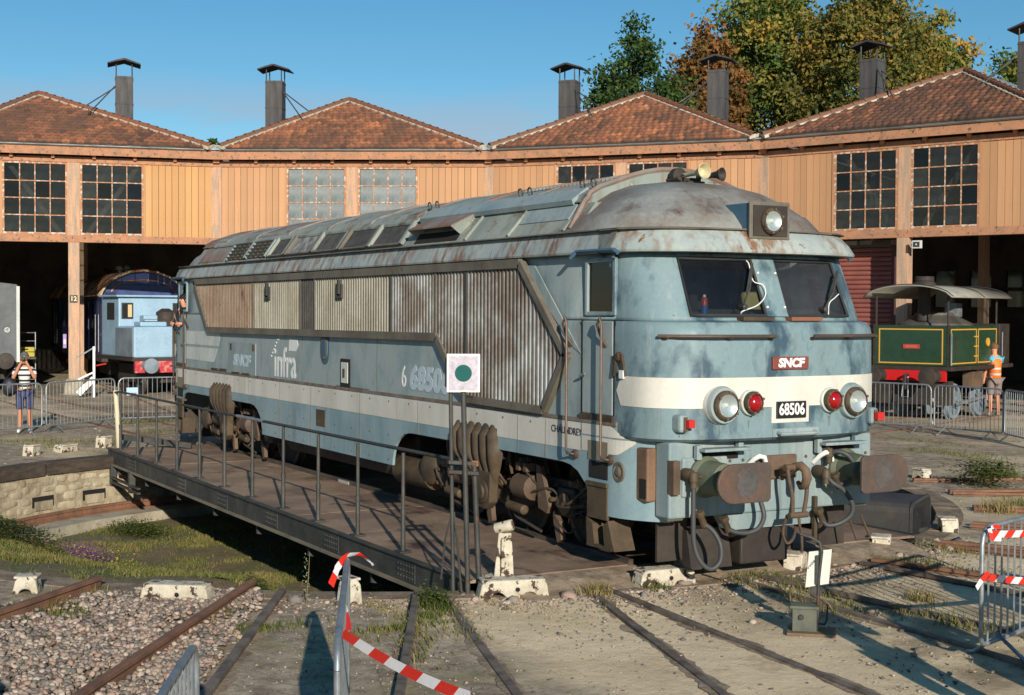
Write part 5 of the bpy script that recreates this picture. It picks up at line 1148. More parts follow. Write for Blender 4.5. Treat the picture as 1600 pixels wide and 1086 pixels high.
for s_ in (-1, 1):
    yo = s_*2.93
    kid(MB().box(X0, X1, *sorted((yo, yo-s_*.02)), DZ-.25, DZ-.005).build('side_girder', M['steel'], tb))
    kid(MB().box(X0, X1, *sorted((yo+s_*.05, yo-s_*.12)), DZ-.275, DZ-.25).build('girder_flange', mat('dusty_flange', (128, 118, 98), (104, 96, 80), rough=.8), tb))
    kid(MB().box(X0, X1, *sorted((yo+s_*.03, yo-s_*.06)), DZ-.005, DZ+.008).build('girder_flange', M['steel'], tb))
    for x in (-5.2, -2.2, -.15, 1.9, 3.95, 6.0):
        kid(MB().box(x-.22, x+.22, *sorted((yo, yo+s_*.008)), DZ-.23, DZ-.03).build('splice_plate', M['steel'], tb))
        mb = MB()
        for i in range(6):
            for z in (-.07, -.13, -.19): mb.lathe((x-.18+i*.07, yo+s_*.008, DZ+z), (0, s_, 0), [(0, .013), (.008, .012), (.013, .005)], 6)
        o = kid(mb.build('rivets', M['steel'], tb)); o['kind'] = 'stuff'
    # main plate girders below, fish-bellied
    kid(MB().prism([(X0, s_*1.0, -.15), (X1, s_*1.0, -.15), (X1, s_*1.0, -.62), (X1-1.2, s_*1.0, -.98), (X0+1.2, s_*1.0, -.98), (X0, s_*1.0, -.62)], (0, s_*.05, 0)).build('main_girder', M['brown'], tb))
    for i in range(8):
        x = X0+.6+i*1.9; kid(MB().prism([(x, s_*1.05, -.16), (x, s_*2.9, -.16), (x, s_*2.9, -.36), (x, s_*1.05, -.7)], (.04, 0, 0)).build('cross_bracket', M['steel'], tb))
    # running rails and guard strip
    kid(straight_rail('rail', (X0, s_*.7525), (X1+.02, s_*.7525), -.03, M['rail'], tb))
    kid(MB().box(X0, X1, *sorted((s_*1.02, s_*1.08)), LZ, DZ+.05).build('guard_timber', M['timber'], tb))
    for x in np.arange(X0+.3, X1, .62): kid(MB().box(x-.09, x+.09, *sorted((s_*.83, s_*1.0)), LZ+.004, LZ+.035).build('rail_clip', M['rail'], tb))
kid(MB().box(-.35, .05, -1.09, -1.081, DZ-.0, DZ+.045).build('white_mark', plain('grey_white_mark', (170, 168, 160)), tb))
# hanging platform rail at the far corner
for z in (-.42, -.50): kid(MB().beam((X0+.5, -2.98, z), (-4.6, -2.98, z), .06, .03).build('pipe_bar', M['steel'], tb))
for x in (X0+.45, -5.2): kid(MB().box(x-.06, x+.06, -3.0, -2.9, -.56, -.2).build('pipe_bar_hanger', M['steel'], tb))
# railing
px_ = [5.64-1.222*k for k in range(11)]
for s_ in (-1, 1):
    yr = s_*2.80
    for x in px_:
        po = kid(MB().tube([(x, yr, DZ), (x, yr, .5)], .028, 8).tube([(x, yr, .5), (x, yr, 1.12)], .021, 8).lathe((x, yr, .49), (0, 0, 1), [(-.03, .033), (.03, .033)], 8).build('railing_post', M['steel'], tb, smooth=40))
        MB().box(x-.08, x+.08, yr-.07, yr+.07, DZ+.004, DZ+.02).build('base_plate', M['steel'], po)
    hr0 = 6.95 if s_ < 0 else 6.2
    kid(MB().tube([(-7.6, yr+.02, 1.05), (px_[-1], yr, 1.12), (0, yr, 1.135), (hr0, yr, 1.16)], .02, 8).build('handrail', M['steel'], tb, smooth=60))
    kid(MB().tube([(.1, yr, 1.137), (1.2, yr, 1.141)], .023, 8).build('handrail_sleeve', M['galv'], tb))
wp_ = by(105+0, 0, 0)
ep = bz(182, 708, DZ)
kid(MB().tube([(-7.05, -2.72, DZ), (-6.98, -2.74, .1), (-7.0, -2.76, .7), (-7.05, -2.78, 1.12)], .045, 8).build('end_post', mat('cream_post', (206, 194, 164), rough=.7), tb, smooth=60))
kid(MB().beam((-7.05, -2.7, .26), (-6.2, -1.6, .12), .05, .1).build('end_bar', M['steel'], tb))
# centre pivot and end wheels
kid(MB().lathe((.27, 0, -1.25), (0, 0, 1), [(0, .7), (.2, .7), (.3, .35), (.9, .35)], 24).build('pivot', M['blackgear'], tb))
for sx in (-1, 1):
    for s_ in (-1, 1):
        kid(MB().lathe((.3+sx*7.05, s_*1.4, -.64), (1, 0, 0), [(-.05, .27), (.05, .27)], 24).build('end_wheel', M['blackgear'], tb))

ap = MB().prism([(7.365, -2.6, -.2), (7.365, -2.6, .052), (7.6, -2.6, .03), (8.05, -2.6, GZ-.02), (8.05, -2.6, -.2)], (0, 5.2, 0)).build('ground_apron', M['bed']); tag(ap, kind='structure')
kid(MB().box(5.3, 7.0, 2.93, 4.3, -.40, -.34).build('outrigger_plate', M['steel'], tb))
# ------------------------------------------------------------------ things on and round the turntable
Z3 = Vector((0, 0, 1))
toward = lambda P: math.atan2(CY-P[1], CX-P[0])
# square signal at the bridge corner
sg = empty('turntable_signal', (7.42, -2.92, DZ), 0, 'square white signal board with a green disc on thin poles at the bridge corner', 'signal')
B_ = Vector((7.42, -2.92, DZ))
nv = (CAM-bx(724, 583, 7.4)); nv.z = 0; nv.normalize(); nrt = Vector((-nv.y, nv.x, 0))
cpt = bpl(724, 583, B_, nv)-B_
Mx = Matrix((nrt, Z3, nv)).transposed()
MB().obox(cpt, .315, .365, .012, Mx).build('signal_board', plain('white_board_rim', (226, 224, 216), .5), sg, bev=.01)
MB().obox(cpt+nv*.008, .275, .325, .006, Mx).build('board_face', mat('speckled_grey_face', (188, 182, 190), (168, 160, 168), scale=20, rough=.6, rust=.70, rustc=(120, 70, 50), rscale=25), sg)
MB().lathe(cpt+nv*.010, nv, [(0, .08), (.004, .08), (.005, .075)], 32).build('green_disc', plain('bottle_green_disc', (10, 84, 78), .5, 0, .2), sg)
lx = bpl(693, 585, B_-nv*.1, nv)-B_
MB().obox(cpt-nv*.13-nrt*.075, .20, .28, .16, Mx).build('lantern_box', M['cap'], sg, bev=.02)
def pole(u, v0, v1, r_, name, dn=0, mm='steel'):
    a = bpl(u[0], v0, B_+nv*dn, nv)-B_; b = bpl(u[1], v1, B_+nv*dn, nv)-B_
    return MB().tube([a, b], r_, 8).build(name, M[mm], sg, smooth=60)
pole((704, 708), 612, 925, .020, 'pole', -.06); pole((724, 731), 612, 928, .026, 'pole'); pole((741, 748), 725, 905, .028, 'pole', -.12)
for v in (722, 737): 
    a = bpl(700, v, B_, nv)-B_; b = bpl(747, v+3, B_-nv*.1, nv)-B_; MB().beam(a, b, .05, .035).build('clamp', M['steel'], sg, bev=.005)
a = bpl(742, 724, B_-nv*.1, nv)-B_; MB().obox(a, .06, .05, .06, Mx).build('clamp_cap', mat('orange_rust', (150, 88, 56), rough=.8), sg)
a = bpl(706, 800, B_-nv*.06, nv)-B_
for du in (-17, 14):
    b = bpl(706+du, 905, B_-nv*(.06 if du < 0 else .25), nv)-B_; MB().tube([a, a.lerp(b, .4)+nrt*(du*.0012), b], .010, 6).build('stay', M['steel'], sg)
MB().tube([a+nrt*.02, bpl(722, 935, B_, nv)-B_], .01, 6).build('stay', M['steel'], sg)
# white cast roller stanchion
P0 = bz(788, 906, DZ); P0 = Vector((min(P0.x, 7.4), P0.y, DZ)); bk = empty('roller_stanchion', P0, 0, 'white tapered cast stanchion with an open tube across its head', 'stanchion')
nv2 = (CAM-P0); nv2.z = 0; nv2.normalize(); nr2 = Vector((-nv2.y, nv2.x, 0)); Lp = lambda u, v, dn=0: bpl(u, v, P0+nv2*dn, nv2)-P0
MB().prism([Lp(771, 907), Lp(803, 907), Lp(801, 862), Lp(799, 832), Lp(779, 832), Lp(776, 862)], nv2*.05).build('stem', M['whitepaint'], bk, bev=.008)
MB().prism([Lp(783, 907, .05), Lp(789, 907, .05), Lp(788, 840, .05), Lp(784, 840, .05)], nv2*.06).build('rib', M['whitepaint'], bk)
t0 = Lp(774, 826, -.02); t1 = Lp(801, 820, .03)
ax_ = (t1-t0).normalized(); ln = (t1-t0).length
MB().lathe(t0, ax_, [(0, .045), (.01, .052), (ln-.02, .055), (ln, .052), (ln, .036), (ln-.06, .034), (ln-.06, 0)], 18).build('roller_tube', M['whitepaint'], bk, smooth=35)
MB().lathe(t0, ax_, [(ln-.058, .035), (ln-.055, .0)], 18).build('tube_bore', mat('rust_bore', (120, 80, 56), rough=.8), bk)
MB().box(-.16, .14, -.12, .12, 0, .03).build('foot', M['whitepaint'], bk, bev=.01)
# cast stop blocks painted white, round the rim
def block(u, v, width_px, label, turn=0, hgt=.17, dark=False):
    P = bz(u, v, GZ); d = (P-CAM).dot(fw); wd = width_px*d/FPX
    rad = (P-PC); rad.z = 0; rad.normalize(); tan = Vector((-rad.y, rad.x, 0)); ang = math.atan2(tan.y, tan.x)+turn
    o = empty('stop_block', (P.x, P.y, GZ), ang, label, 'stop block', 'white cast stop blocks round the pit')
    hw = wd/2; pf = []
    # outline with two arched notches at the foot
    pf += [(-hw, 0), (-hw+.03, hgt*.75), (-hw+.06, hgt)]; pf += [(hw-.06, hgt+.01), (hw-.02, hgt*.75), (hw, 0)]
    def arch(cx_, r_):
        return [(cx_+r_*math.cos(t_), r_*.8*math.sin(t_)) for t_ in np.linspace(0, math.pi, 7)]
    if wd > .4: pf += arch(hw*.45, hw*.22)+arch(-hw*.45, hw*.22)
    else: pf += arch(0, hw*.5)
    body = MB().prism([(x, -.11, z) for x, z in pf], (0, .2, 0)).build('casting', M['whitepaint'], o, bev=.012)
    sgn = -1
    if wd > .4:
        for yy_ in (-.1125, .0925): MB().lathe((hw*.1, 0, hgt*.5), (0, 1 if yy_ > 0 else -1, 0), [(abs(yy_), .022), (abs(yy_)+.001, 0)], 12).build('bolt_hole', M['void'], o)
    MB().box(-hw*.9, hw*.9, -.09, .11, hgt-.02, hgt+.005).build('cap_rib', M['whitepaint'], o, bev=.01)
    return o
block(800, 932, 112, 'white stop block at the foot of the roller stanchion'); block(1036, 914, 100, 'white stop block beside the nearest rail under the locomotive nose')
block(1241, 889, 42, 'small arched white block behind the point lever', .5); block(1376, 860, 44, 'white block at the near corner of the black housing', .4)
block(1480, 830, 36, 'white block at the far right corner of the black housing', .4); block(1440, 748, 26, 'small white block far right beyond the black housing', .3)
block(43, 925, 40, 'round topped white block among pit weeds at the left edge', .5, .16); block(278, 940, 114, 'long flaking white block at the edge of the ballast', .05)
block(50, 712, 26, 'leftmost white block on the far rim of the pit', .4, .2); block(103, 706, 40, 'white block on the far rim between the two left tracks', .3, .14); block(163, 699, 24, 'white block on the far rim just left of the bridge', .5, .22)
block(545, 943, 30, 'white block half hidden behind the barrier with red and white tape', .6, .24)
# black housing on the right of the pit
hB = Vector((6.98, 3.25, 0)); hd_ = Vector((math.cos(R(30)), math.sin(R(30)), 0)); hA = hB-hd_*2.1; hn = Vector((hd_.y, -hd_.x, 0))
hs = empty('drive_housing', (hA+hB)/2+Vector((-.3, 0, -.33)), 0, 'large black sheet metal housing with rounded top edges beside the pit', 'housing'); hc = Vector(hs.location)
hl = (hB-hA).length; Mh = Matrix((hd_, -hn, Z3)).transposed()
def hp(u, v, z): return hA+hd_*u-hn*v+Vector((0, 0, z-.12))-hc
prf = [(0, -.3), (0, .36), (.02, .42), (.07, .46), (.13, .475), (.75, .5), (.82, .48), (.87, .42), (.88, .36), (.88, -.3)]
M['housing'] = mat('black_tarred_sheet', (62, 62, 60), (48, 48, 48), scale=1.5, rough=.6, dirt=.58, dirtc=(92, 76, 60), rust=.66, rustc=(120, 74, 52), rscale=4)
MB().prism([hp(0, v, z) for v, z in prf], hd_*hl).build('casing', M['housing'], hs, bev=.02)
for u in (hl*.58, hl-.03): MB().prism([hp(u, v, z) for v, z in [(-.01, -.3), (-.01, .37), (.01, .435), (.065, .475), (.125, .49), (.755, .515), (.83, .49), (.89, .42), (.89, -.3)]], hd_*.03).build('seam_band', M['housing'], hs)
MB().beam(hp(hl, .3, .12), hp(hl+.04, .5, .12), .04, .05).build('handle', M['steel'], hs)
MB().tube([hp(hl*.33, -.06, -.3), hp(hl*.33, -.05, .42)], .03, 6).build('white_stake', M['whitepaint'], hs)
# point lever with box and board
LP = bz(1268, 990, GZ); pl0 = empty('point_lever', (LP.x, LP.y, GZ), 0, 'point lever with green-grey weight box and a blank white board on a bent rod', 'point lever')
nv3 = (CAM-LP); nv3.z = 0; nv3.normalize(); nr3 = Vector((-nv3.y, nv3.x, 0)); LL = lambda u, v, dn=0: bpl(u, v, LP+nv3*dn, nv3)-Vector((LP.x, LP.y, GZ))
M3 = Matrix((nr3, nv3, Z3)).transposed(); M['lever'] = mat('green_grey_iron', (92, 96, 82), (78, 80, 70), scale=5, rough=.6, rust=.66)
MB().obox(Vector((0, 0, .02)), .40, .30, .02, M3).build('base_plate', mat('rusty_base', (126, 104, 80), (110, 92, 70), rough=.8), pl0)
bxc = (LL(1257, 970)); MB().obox(Vector((bxc.x, bxc.y, .125)), .20, .17, .19, M3).build('weight_box', M['lever'], pl0, bev=.006)
MB().prism([Vector((bxc.x, bxc.y, .22))+nr3*(-.12)-nv3*.1, Vector((bxc.x, bxc.y, .22))+nr3*.12-nv3*.1, Vector((bxc.x, bxc.y, .22))+nr3*.12+nv3*.1, Vector((bxc.x, bxc.y, .22))-nr3*.12+nv3*.1], (0, 0, .025)).build('box_lid', M['lever'], pl0, bev=.005)
MB().lathe(Vector((bxc.x, bxc.y, .15))-nr3*.03, nv3, [(.085, .025), (.10, .02), (.102, 0)], 10).build('latch', M['cap'], pl0)
MB().tube([LL(1277, 990), LL(1279, 905), LL(1284, 862), LL(1281, 848), LL(1268, 840), LL(1250, 834)], .014, 8).build('bent_rod', M['steel'], pl0, smooth=60)
MB().tube([LL(1266, 928, .0), LL(1285, 938), LL(1293, 946), LL(1292, 968), LL(1288, 976), LL(1278, 974)], .010, 6).build('hand_loop', M['steel'], pl0, smooth=60)
MB().prism([LL(1264, 862, -.02), LL(1300, 858, -.05), LL(1295, 912, -.05), LL(1258, 918, -.02)], nv3*.006).build('board', M['cream'], pl0, bev=.004)
LR_ = Vector((LL(1300, 858)-LL(1264, 862))).normalized()
text('vosta', 'scribble', .035, plain('pencil_black', (40, 40, 40)), pl0, LL(1267, 882, -.012)+nv3*0, nr3*.6+Z3*.75, -nr3*.7+Z3*.6, sx=1.3, ext=.0005)
MB().obox(LL(1277, 890, .0), .018, .02, .24, M3).build('board_strap', M['steel'], pl0)
MB().lathe(LL(1274, 926, -.02), nv3, [(0, .05), (.02, .05), (.022, 0)], 20).build('pulley', M['steel'], pl0)
# ---- crowd barriers
def barrier(p0, p1, label, group='galvanised crowd barriers', z0=.10, z1=1.03, nb=None, tilt=0):
    p0 = Vector((p0[0], p0[1], 0)); p1 = Vector((p1[0], p1[1], 0)); d = p1-p0; L = d.length; rz = math.atan2(d.y, d.x); m_ = (p0+p1)/2
    o = empty('crowd_barrier', (m_.x, m_.y, GZ), rz, label, 'crowd barrier', group); h = L/2; rr2 = .13
    z0 -= GZ; z1 -= GZ
    pts = []
    for cx_, cz_, a0 in ((h-rr2, z1-rr2, 0), (-h+rr2, z1-rr2, 90), (-h+rr2, z0+rr2*.5, 180), (h-rr2, z0+rr2*.5, 270)):
        rq = rr2 if cz_ > .5 else rr2*.5
        cx2 = cx_ if cz_ > .5 else math.copysign(h-rq, cx_)
        for t_ in (0, 30, 60, 90): pts.append((cx2+rq*math.cos(R(a0+t_)), 0, cz_+rq*math.sin(R(a0+t_))))
    pts.append(pts[0]); MB().tube(pts, .019, 8, False).build('frame', M['galv'], o, smooth=60)
    nb = nb or round(L/.115)
    for i in range(1, nb):
        x = -h+L*i/nb; zt = z1 if abs(x) < h-rr2 else z1-(rr2-math.sqrt(max(0, rr2**2-(abs(x)-h+rr2)**2)))
        zb = z0 if abs(x) < h-.065 else z0+.03
        MB().tube([(x, 0, zb), (x, 0, zt)], .0085, 5).build('bar', M['galv'], o)
    for x in (-h+.32, h-.32):
        MB().tube([(x-.02, -.27, .012), (x-.01, -.22, .02), (x, 0, z0+.02), (x+.01, .22, .02), (x+.02, .27, .012)], .017, 6).build('foot', M['galv'], o, smooth=60)
    for z in (z0+.12, z1-.3): MB().tube([(h+.0, 0, z), (h+.045, 0, z), (h+.05, 0, z-.07)], .012, 5).build('hook', M['galv'], o)
    return o
barrier((-11.2, -5.4), (-12.05, -3.15), 'leftmost barrier in front of the photographer in the striped shirt')
barrier((-12.1, -3.05), (-13.5, -1.25), 'barrier in front of the post numbered 12')
b3 = barrier((-13.55, -1.15), (-13.6, 1.0), 'barrier beside the rear cab of the blue locomotive with a pale blue tag')
b3t = empty('barrier_tag', (-13.50, -.85, .72), 0, 'small pale blue tag on the barrier left of the rear cab', 'tag'); MB().box(-.01, .01, -.13, .13, -.09, .09).build('tag_sheet', plain('pale_blue_tag', (176, 206, 230)), b3t); MB().box(.011, .014, -.1, .1, -.06, -.03).build('tag_print', plain('grey_print', (120, 130, 150)), b3t)
barrier((-5.6, 13.8), (-3.46, 14.38), 'barrier in front of the buffers of the green steam engine'); barrier((-3.40, 14.42), (-1.5, 14.45), 'barrier between the green engine and the man in the orange vest'); barrier((-1.44, 14.43), (.5, 13.4), 'rightmost barrier cut off by the right edge of the view')
rb = barrier((11.63, -.74), (10.95, 1.55), 'barrier in the right foreground with red and white tape', 'barriers in the foreground', z1=1.0)
nf = bz(543, 874, .97); ne = bz(518, 1092, .97); dv = (ne-nf); dv.z = 0; ne = nf+dv.normalized()*2.45
eb = barrier((nf.x, nf.y), (ne.x, ne.y), 'barrier seen end on in the left foreground with tape knotted at its tip', 'barriers in the foreground', z1=.985)
ca = bz(306, 1008, .97); cb = bz(258, 1082, .97); dv = (cb-ca); dv.z = 0; cb = ca+dv.normalized()*2.3
barrier((ca.x, ca.y), (cb.x, cb.y), 'barrier of which only a corner shows at the bottom left', 'barriers in the foreground', z1=.985)
# tape
MT = [plain('tape_red', (214, 44, 30), .35), plain('tape_white', (226, 224, 224), .35)]
def tape(pts, label, wd=.07, step=.16, slant=.07, upv=(0, 0, 1), tw=0):
    # ribbon along a curve in alternating slanted red and white lengths
    pts = [Vector(p) for p in pts]; C_ = [0]
    for a, b in zip(pts[:-1], pts[1:]): C_.append(C_[-1]+(b-a).length)
    L = C_[-1]
    def at_(s):
        s = max(0, min(L, s)); i = 0
        while i < len(C_)-2 and C_[i+1] < s: i += 1
        f = (s-C_[i])/max(1e-6, C_[i+1]-C_[i]); return pts[i].lerp(pts[i+1], f), (pts[i+1]-pts[i]).normalized()
    me = MB(); mats = []; s = 0; k = 0; n = max(2, int(L/step))
    sub = 4
    for i in range(n*sub):
        s0 = L*i/(n*sub); s1 = L*(i+1)/(n*sub)
        q = []
        for s_, e_ in ((s0, 0), (s1, 0), (s1, 1), (s0, 1)):
            p, t_ = at_(s_+slant*e_); sd_ = t_.cross(Vector((0, 0, 1))); 
            if sd_.length < .1: sd_ = Vector((0, 1, 0))
            sd_.normalize(); u_ = sd_.cross(t_); an = tw*s_/max(L, .1); u_ = u_*math.cos(an)+sd_*math.sin(an); q.append(p+u_*wd*(e_-.5))
        me.add(q, [(0, 1, 2, 3)]); mats.append((i//sub) % 2)
    m_ = bpy.data.meshes.new('tape'); m_.from_pydata(me.v, [], me.f)
    for x in MT: m_.materials.append(x)
    for p, k in zip(m_.polygons, mats): p.material_index = k
    o = link('tape', m_); return tag(o, label, 'barrier tape')
def sag(a, b, s_, n=16): a = Vector(a); b = Vector(b); return [a.lerp(b, i/n)-Vector((0, 0, s_*4*(i/n)*(1-i/n))) for i in range(n+1)]
tape(sag(bz(530, 985, .93), bz(735, 1090, .88), .03), 'red and white tape stretching right from the end-on barrier', wd=.058, step=.15)
ts = bz(543, 874, .99)
tape([ts+Vector((0, -.12, -.17)), ts+Vector((0, -.07, -.05)), ts+Vector((.02, -.02, .03)), ts+Vector((0, .08, .03)), ts+Vector((.02, .16, -.03)), ts+Vector((.03, .17, -.05))], 'crumpled tape knot at the tip of the end-on barrier', wd=.05, step=.07, slant=.02, tw=1.5)
tape([bz(540, 890, .85), bz(536, 940, .8), bz(545, 985, .7)], 'loose tape end hanging below the knot on the end-on barrier', wd=.04, step=.2, slant=.03, tw=2)
q0 = Vector((11.64, -.70, .97))
tape(sag(q0+Vector((.03, -.02, -.01)), Vector((11.05, 1.45, .86)), .05), 'upper red and white tape along the right foreground barrier', wd=.055, step=.13)
tape(sag(q0+Vector((.03, -.03, -.34)), Vector((11.08, 1.45, .34)), .04), 'lower red and white tape along the right foreground barrier', wd=.055, step=.13)
tape([q0+Vector((.03, .12, .03)), q0+Vector((.03, .05, .04)), q0+Vector((.04, -.02, .03)), q0+Vector((.05, 0, -.05)), q0+Vector((.05, .1, -.06))], 'knot of tape on the top corner of the right foreground barrier', wd=.03, step=.08, slant=.02)
tape([q0+Vector((.03, 0, -.30)), q0+Vector((.04, -.1, -.36)), q0+Vector((.05, -.16, -.41))], 'short loose tape end on the upright of the right foreground barrier', wd=.05, step=.1, slant=.02)

# ------------------------------------------------------------------ people
def skin(name, J, E_, rad, m_, parent, sub=2, root=0):
    me = bpy.data.meshes.new(name); me.from_pydata([tuple(p) for p in J], E_, []); me.materials.append(m_)
    o = link(name, me, parent); sk = o.modifiers.new('skin', 'SKIN')
    for i, r_ in enumerate(rad):
        sv = me.skin_vertices[0].data[i]; sv.radius = (r_, r_) if not isinstance(r_, tuple) else r_; sv.use_root = (i == root)
    ss = o.modifiers.new('sub', 'SUBSURF'); ss.levels = sub; ss.render_levels = sub
    dg = bpy.context.evaluated_depsgraph_get(); dm = bpy.data.meshes.new_from_object(o.evaluated_get(dg))
    o.modifiers.clear(); o.data = dm; dm.name = name
    for p in dm.polygons: p.use_smooth = True
    return o
def person(loc, rz, label, tone=(196, 140, 112), hair=(70, 66, 62), top=(220, 216, 206), legs=(60, 64, 92), shoes=(220, 220, 216), arms='camera', stripes=None, long_sleeve=False, trousers=False, vest=None, lean=0, group=None, H=1.0, legsvis=True):
    o = empty('person', loc, rz, label, 'person', group); o.scale = (H, H, H)
    mk = lambda n, col, r_=.8: plain(n+'_%d_%d_%d' % col, col, r_)
    S = mk('skin', tone, .6); T = mk('top', top, .85); Lg = mk('legwear', legs, .85); Sh = mk('shoes', shoes, .7)
    # facing +x, left hand +y
    f = lean
    J = [(0, 0, .94), (.0, 0, 1.08), (.01+f*.5, 0, 1.26), (.0+f, 0, 1.42), (.01+f, 0, 1.50), (.025+f*1.2, 0, 1.58), (.03+f*1.2, 0, 1.66), (.02+f*1.2, 0, 1.735)]
    rd = [(.15, .11), (.14, .105), (.155, .11), (.12, .09), .055, .07, .092, .075]
    E_ = [(i, i+1) for i in range(7)]
    def add(pts, rads, frm):
        k = frm
        for p, r_ in zip(pts, rads): J.append(p); rd.append(r_); E_.append((k, len(J)-1)); k = len(J)-1
        return k
    hands = []
    for s_ in (1, -1):
        add([(0, s_*.09, .86), (.01, s_*.10, .50), (-.01, s_*.11, .10), (.08, s_*.125, .035), (.15, s_*.13, .03)], [.085, .056, .04, .035, .03], 0)
        A = arms if isinstance(arms, str) else arms[0 if s_ > 0 else 1]
        sh = (0+f, s_*.17, 1.40)
        if A == 'camera': el = (.16+f, s_*.23, 1.20); wr = (.20+f, s_*.07, 1.53); 
        elif A == 'face': el = (.14+f, s_*.25, 1.25); wr = (.16+f, s_*.08, 1.56)
        elif A == 'bent': el = (.04+f, s_*.24, 1.13); wr = (.24+f, s_*.12, 1.14)
        else: el = (.02+f, s_*.23, 1.13); wr = (.07+f, s_*.24, .89)
        k = add([sh, el, wr], [.055, .043, .03], 3)
        d = (Vector(wr)-Vector(el)).normalized(); hands.append((Vector(wr), d, s_, k))
        pm = Vector(wr)+d*.07; add([tuple(pm)], [.032], k)
    body = skin('body', J, E_, rd, S, o)
    for wr, d, s_, k in hands:
        hb = MB(); side = d.cross(Vector((1, 0, 0))); side = side.normalized() if side.length > .1 else Vector((0, 1, 0)); nn = side.cross(d)
        for i in range(4):
            b0 = wr+d*.07+side*(i-1.5)*.02; ln = (.06, .07, .066, .052)[i]
            hb.tube([b0, b0+d*ln*.5+nn*.008, b0+d*ln*.8+nn*.03], [.009, .0085, .007], 6)
        hb.tube([wr+d*.02-side*s_*.025, wr+d*.05-side*s_*.055, wr+d*.08-side*s_*.055+nn*.01], [.011, .010, .008], 6)
        hb.build('fingers', S, body, smooth=60)
    # face
    hd_ = Vector((.03+f*1.2, 0, 1.66))
    MB().tube([hd_+Vector((.085, 0, .02)), hd_+Vector((.112, 0, -.02))], [.012, .018], 6).build('nose', S, body, smooth=60)
    for s_ in (1, -1):
        MB().sphere(hd_+Vector((.088, s_*.034, .022)), .011, 8, 6).build('eye', mk('eye', (40, 34, 32), .3), body); MB().sphere(hd_+Vector((0, s_*.09, 0)), .028, 8, 6, (.7, .3, 1)).build('ear', S, body, smooth=60)
    MB().box(hd_.x+.088, hd_.x+.094, -.025, .025, hd_.z-.052, hd_.z-.044).build('mouth', mk('lip', (140, 80, 74)), body)
    hm = MB(); P = []
    for i in range(7):
        th = math.pi*.62*i/6; P.append([hd_+Vector((-.012+.104*math.sin(th)*math.cos(t_)*(1 if math.cos(t_) < .3 else .92), .098*math.sin(th)*math.sin(t_), .022+.098*math.cos(th)+(.05*max(0, math.cos(t_))*math.sin(th)))) for t_ in [2*math.pi*q/16 for q in range(16)]])
    hm.grid(P, True).build('hair', mk('hair', hair, .8), body, smooth=60)
    # clothes: looser copies of the limb chains
    g = lambda p, k=0: Vector(p)
    Jt = J[0:4]+[]; 
    Jt = [(0, 0, .92), (0, 0, 1.06), (.01+f*.5, 0, 1.26), (f, 0, 1.40), (f, 0, 1.455)]; rt_ = [(.175, .13), (.168, .128), (.175, .125), (.15, .105), (.085, .08)]; Et = [(0, 1), (1, 2), (2, 3), (3, 4)]
    for i, s_ in enumerate((1, -1)):
        wr, d, _, k = hands[i]; el = Vector(J[k-1]); sh = Vector(J[k-2]); n0 = len(Jt); Jt.append(tuple(sh)); rt_.append(.072); Et.append((3, n0))
        end = sh.lerp(el, .75) if not long_sleeve else el; Jt.append(tuple(end)); rt_.append(.066); Et.append((n0, n0+1))
        if long_sleeve: Jt.append(tuple(el.lerp(wr, 1.0))); rt_.append(.058); Et.append((n0+1, n0+2))
    if stripes:
        t = NT('striped_shirt'); sp = t.n.new('ShaderNodeSeparateXYZ'); t.l.new(t.tc.outputs['Object'], sp.inputs[0])
        m1 = t.math('FRACT', t.math('MULTIPLY', sp.outputs[2], 8.5), 0); m2 = t.math('GREATER_THAN', m1, .62); t.l.new(t.mix(m2, c(*top), c(*stripes)), t.b.inputs['Base Color']); t.b.inputs['Roughness'].default_value = .85; T = t.m
    tp = skin('shirt', Jt, Et, rt_, T, o)
    if vest:
        VM = NT('vest'); sp = VM.n.new('ShaderNodeSeparateXYZ'); VM.l.new(VM.tc.outputs['Object'], sp.inputs[0])
        b1 = VM.math('LESS_THAN', VM.math('ABSOLUTE', VM.math('SUBTRACT', sp.outputs[2], 1.02), 0), .022); b2 = VM.math('LESS_THAN', VM.math('ABSOLUTE', VM.math('SUBTRACT', sp.outputs[2], 1.16), 0), .022)
        VM.l.new(VM.mix(VM.math('MAXIMUM', b1, b2), c(*vest), c(190, 190, 186)), VM.b.inputs['Base Color']); VM.b.inputs['Roughness'].default_value = .6
        skin('vest', [(0, 0, .88), (0, 0, 1.06), (.0, 0, 1.26), (0, 0, 1.38), (0, .13, 1.42), (0, -.13, 1.42)], [(0, 1), (1, 2), (2, 3), (3, 4), (3, 5)], [(.20, .155), (.192, .148), (.19, .145), (.15, .12), .07, .07], VM.m, o)
    if trousers: pts = [(.86, .11), (.5, .078), (.12, .062)]
    else: pts = [(.86, .112), (.56, .088), (.5, .088)]
    Jl = [(0, 0, .95)]; rl = [(.17, .13)]; El = []
    for s_ in (1, -1):
        k = 0
        for z, r_ in pts: Jl.append((.005, s_*.10, z)); rl.append(r_); El.append((k, len(Jl)-1)); k = len(Jl)-1
    skin('trousers' if trousers else 'shorts', Jl, El, rl, Lg, o)
    for s_ in (1, -1): skin('shoe', [(-.04, s_*.115, .055), (.05, s_*.12, .045), (.17, s_*.135, .04)], [(0, 1), (1, 2)], [.05, .048, .038], Sh, o)
    if arms == 'camera': MB().box(.17+f, .24+f, -.065, .065, 1.60, 1.68).lathe((.24+f, 0, 1.64), (1, 0, 0), [(0, .035), (.08, .038), (.09, .03)], 12).build('camera', plain('black_camera', (24, 24, 26), .4), o)
    return o
pm = bz(39, 676, GZ); person(pm, toward(pm)-.1, 'man in a white shirt with dark stripes photographing behind the left barrier', stripes=(40, 40, 48), hair=(84, 84, 84), legs=(66, 72, 108), tone=(186, 128, 98), H=.985)
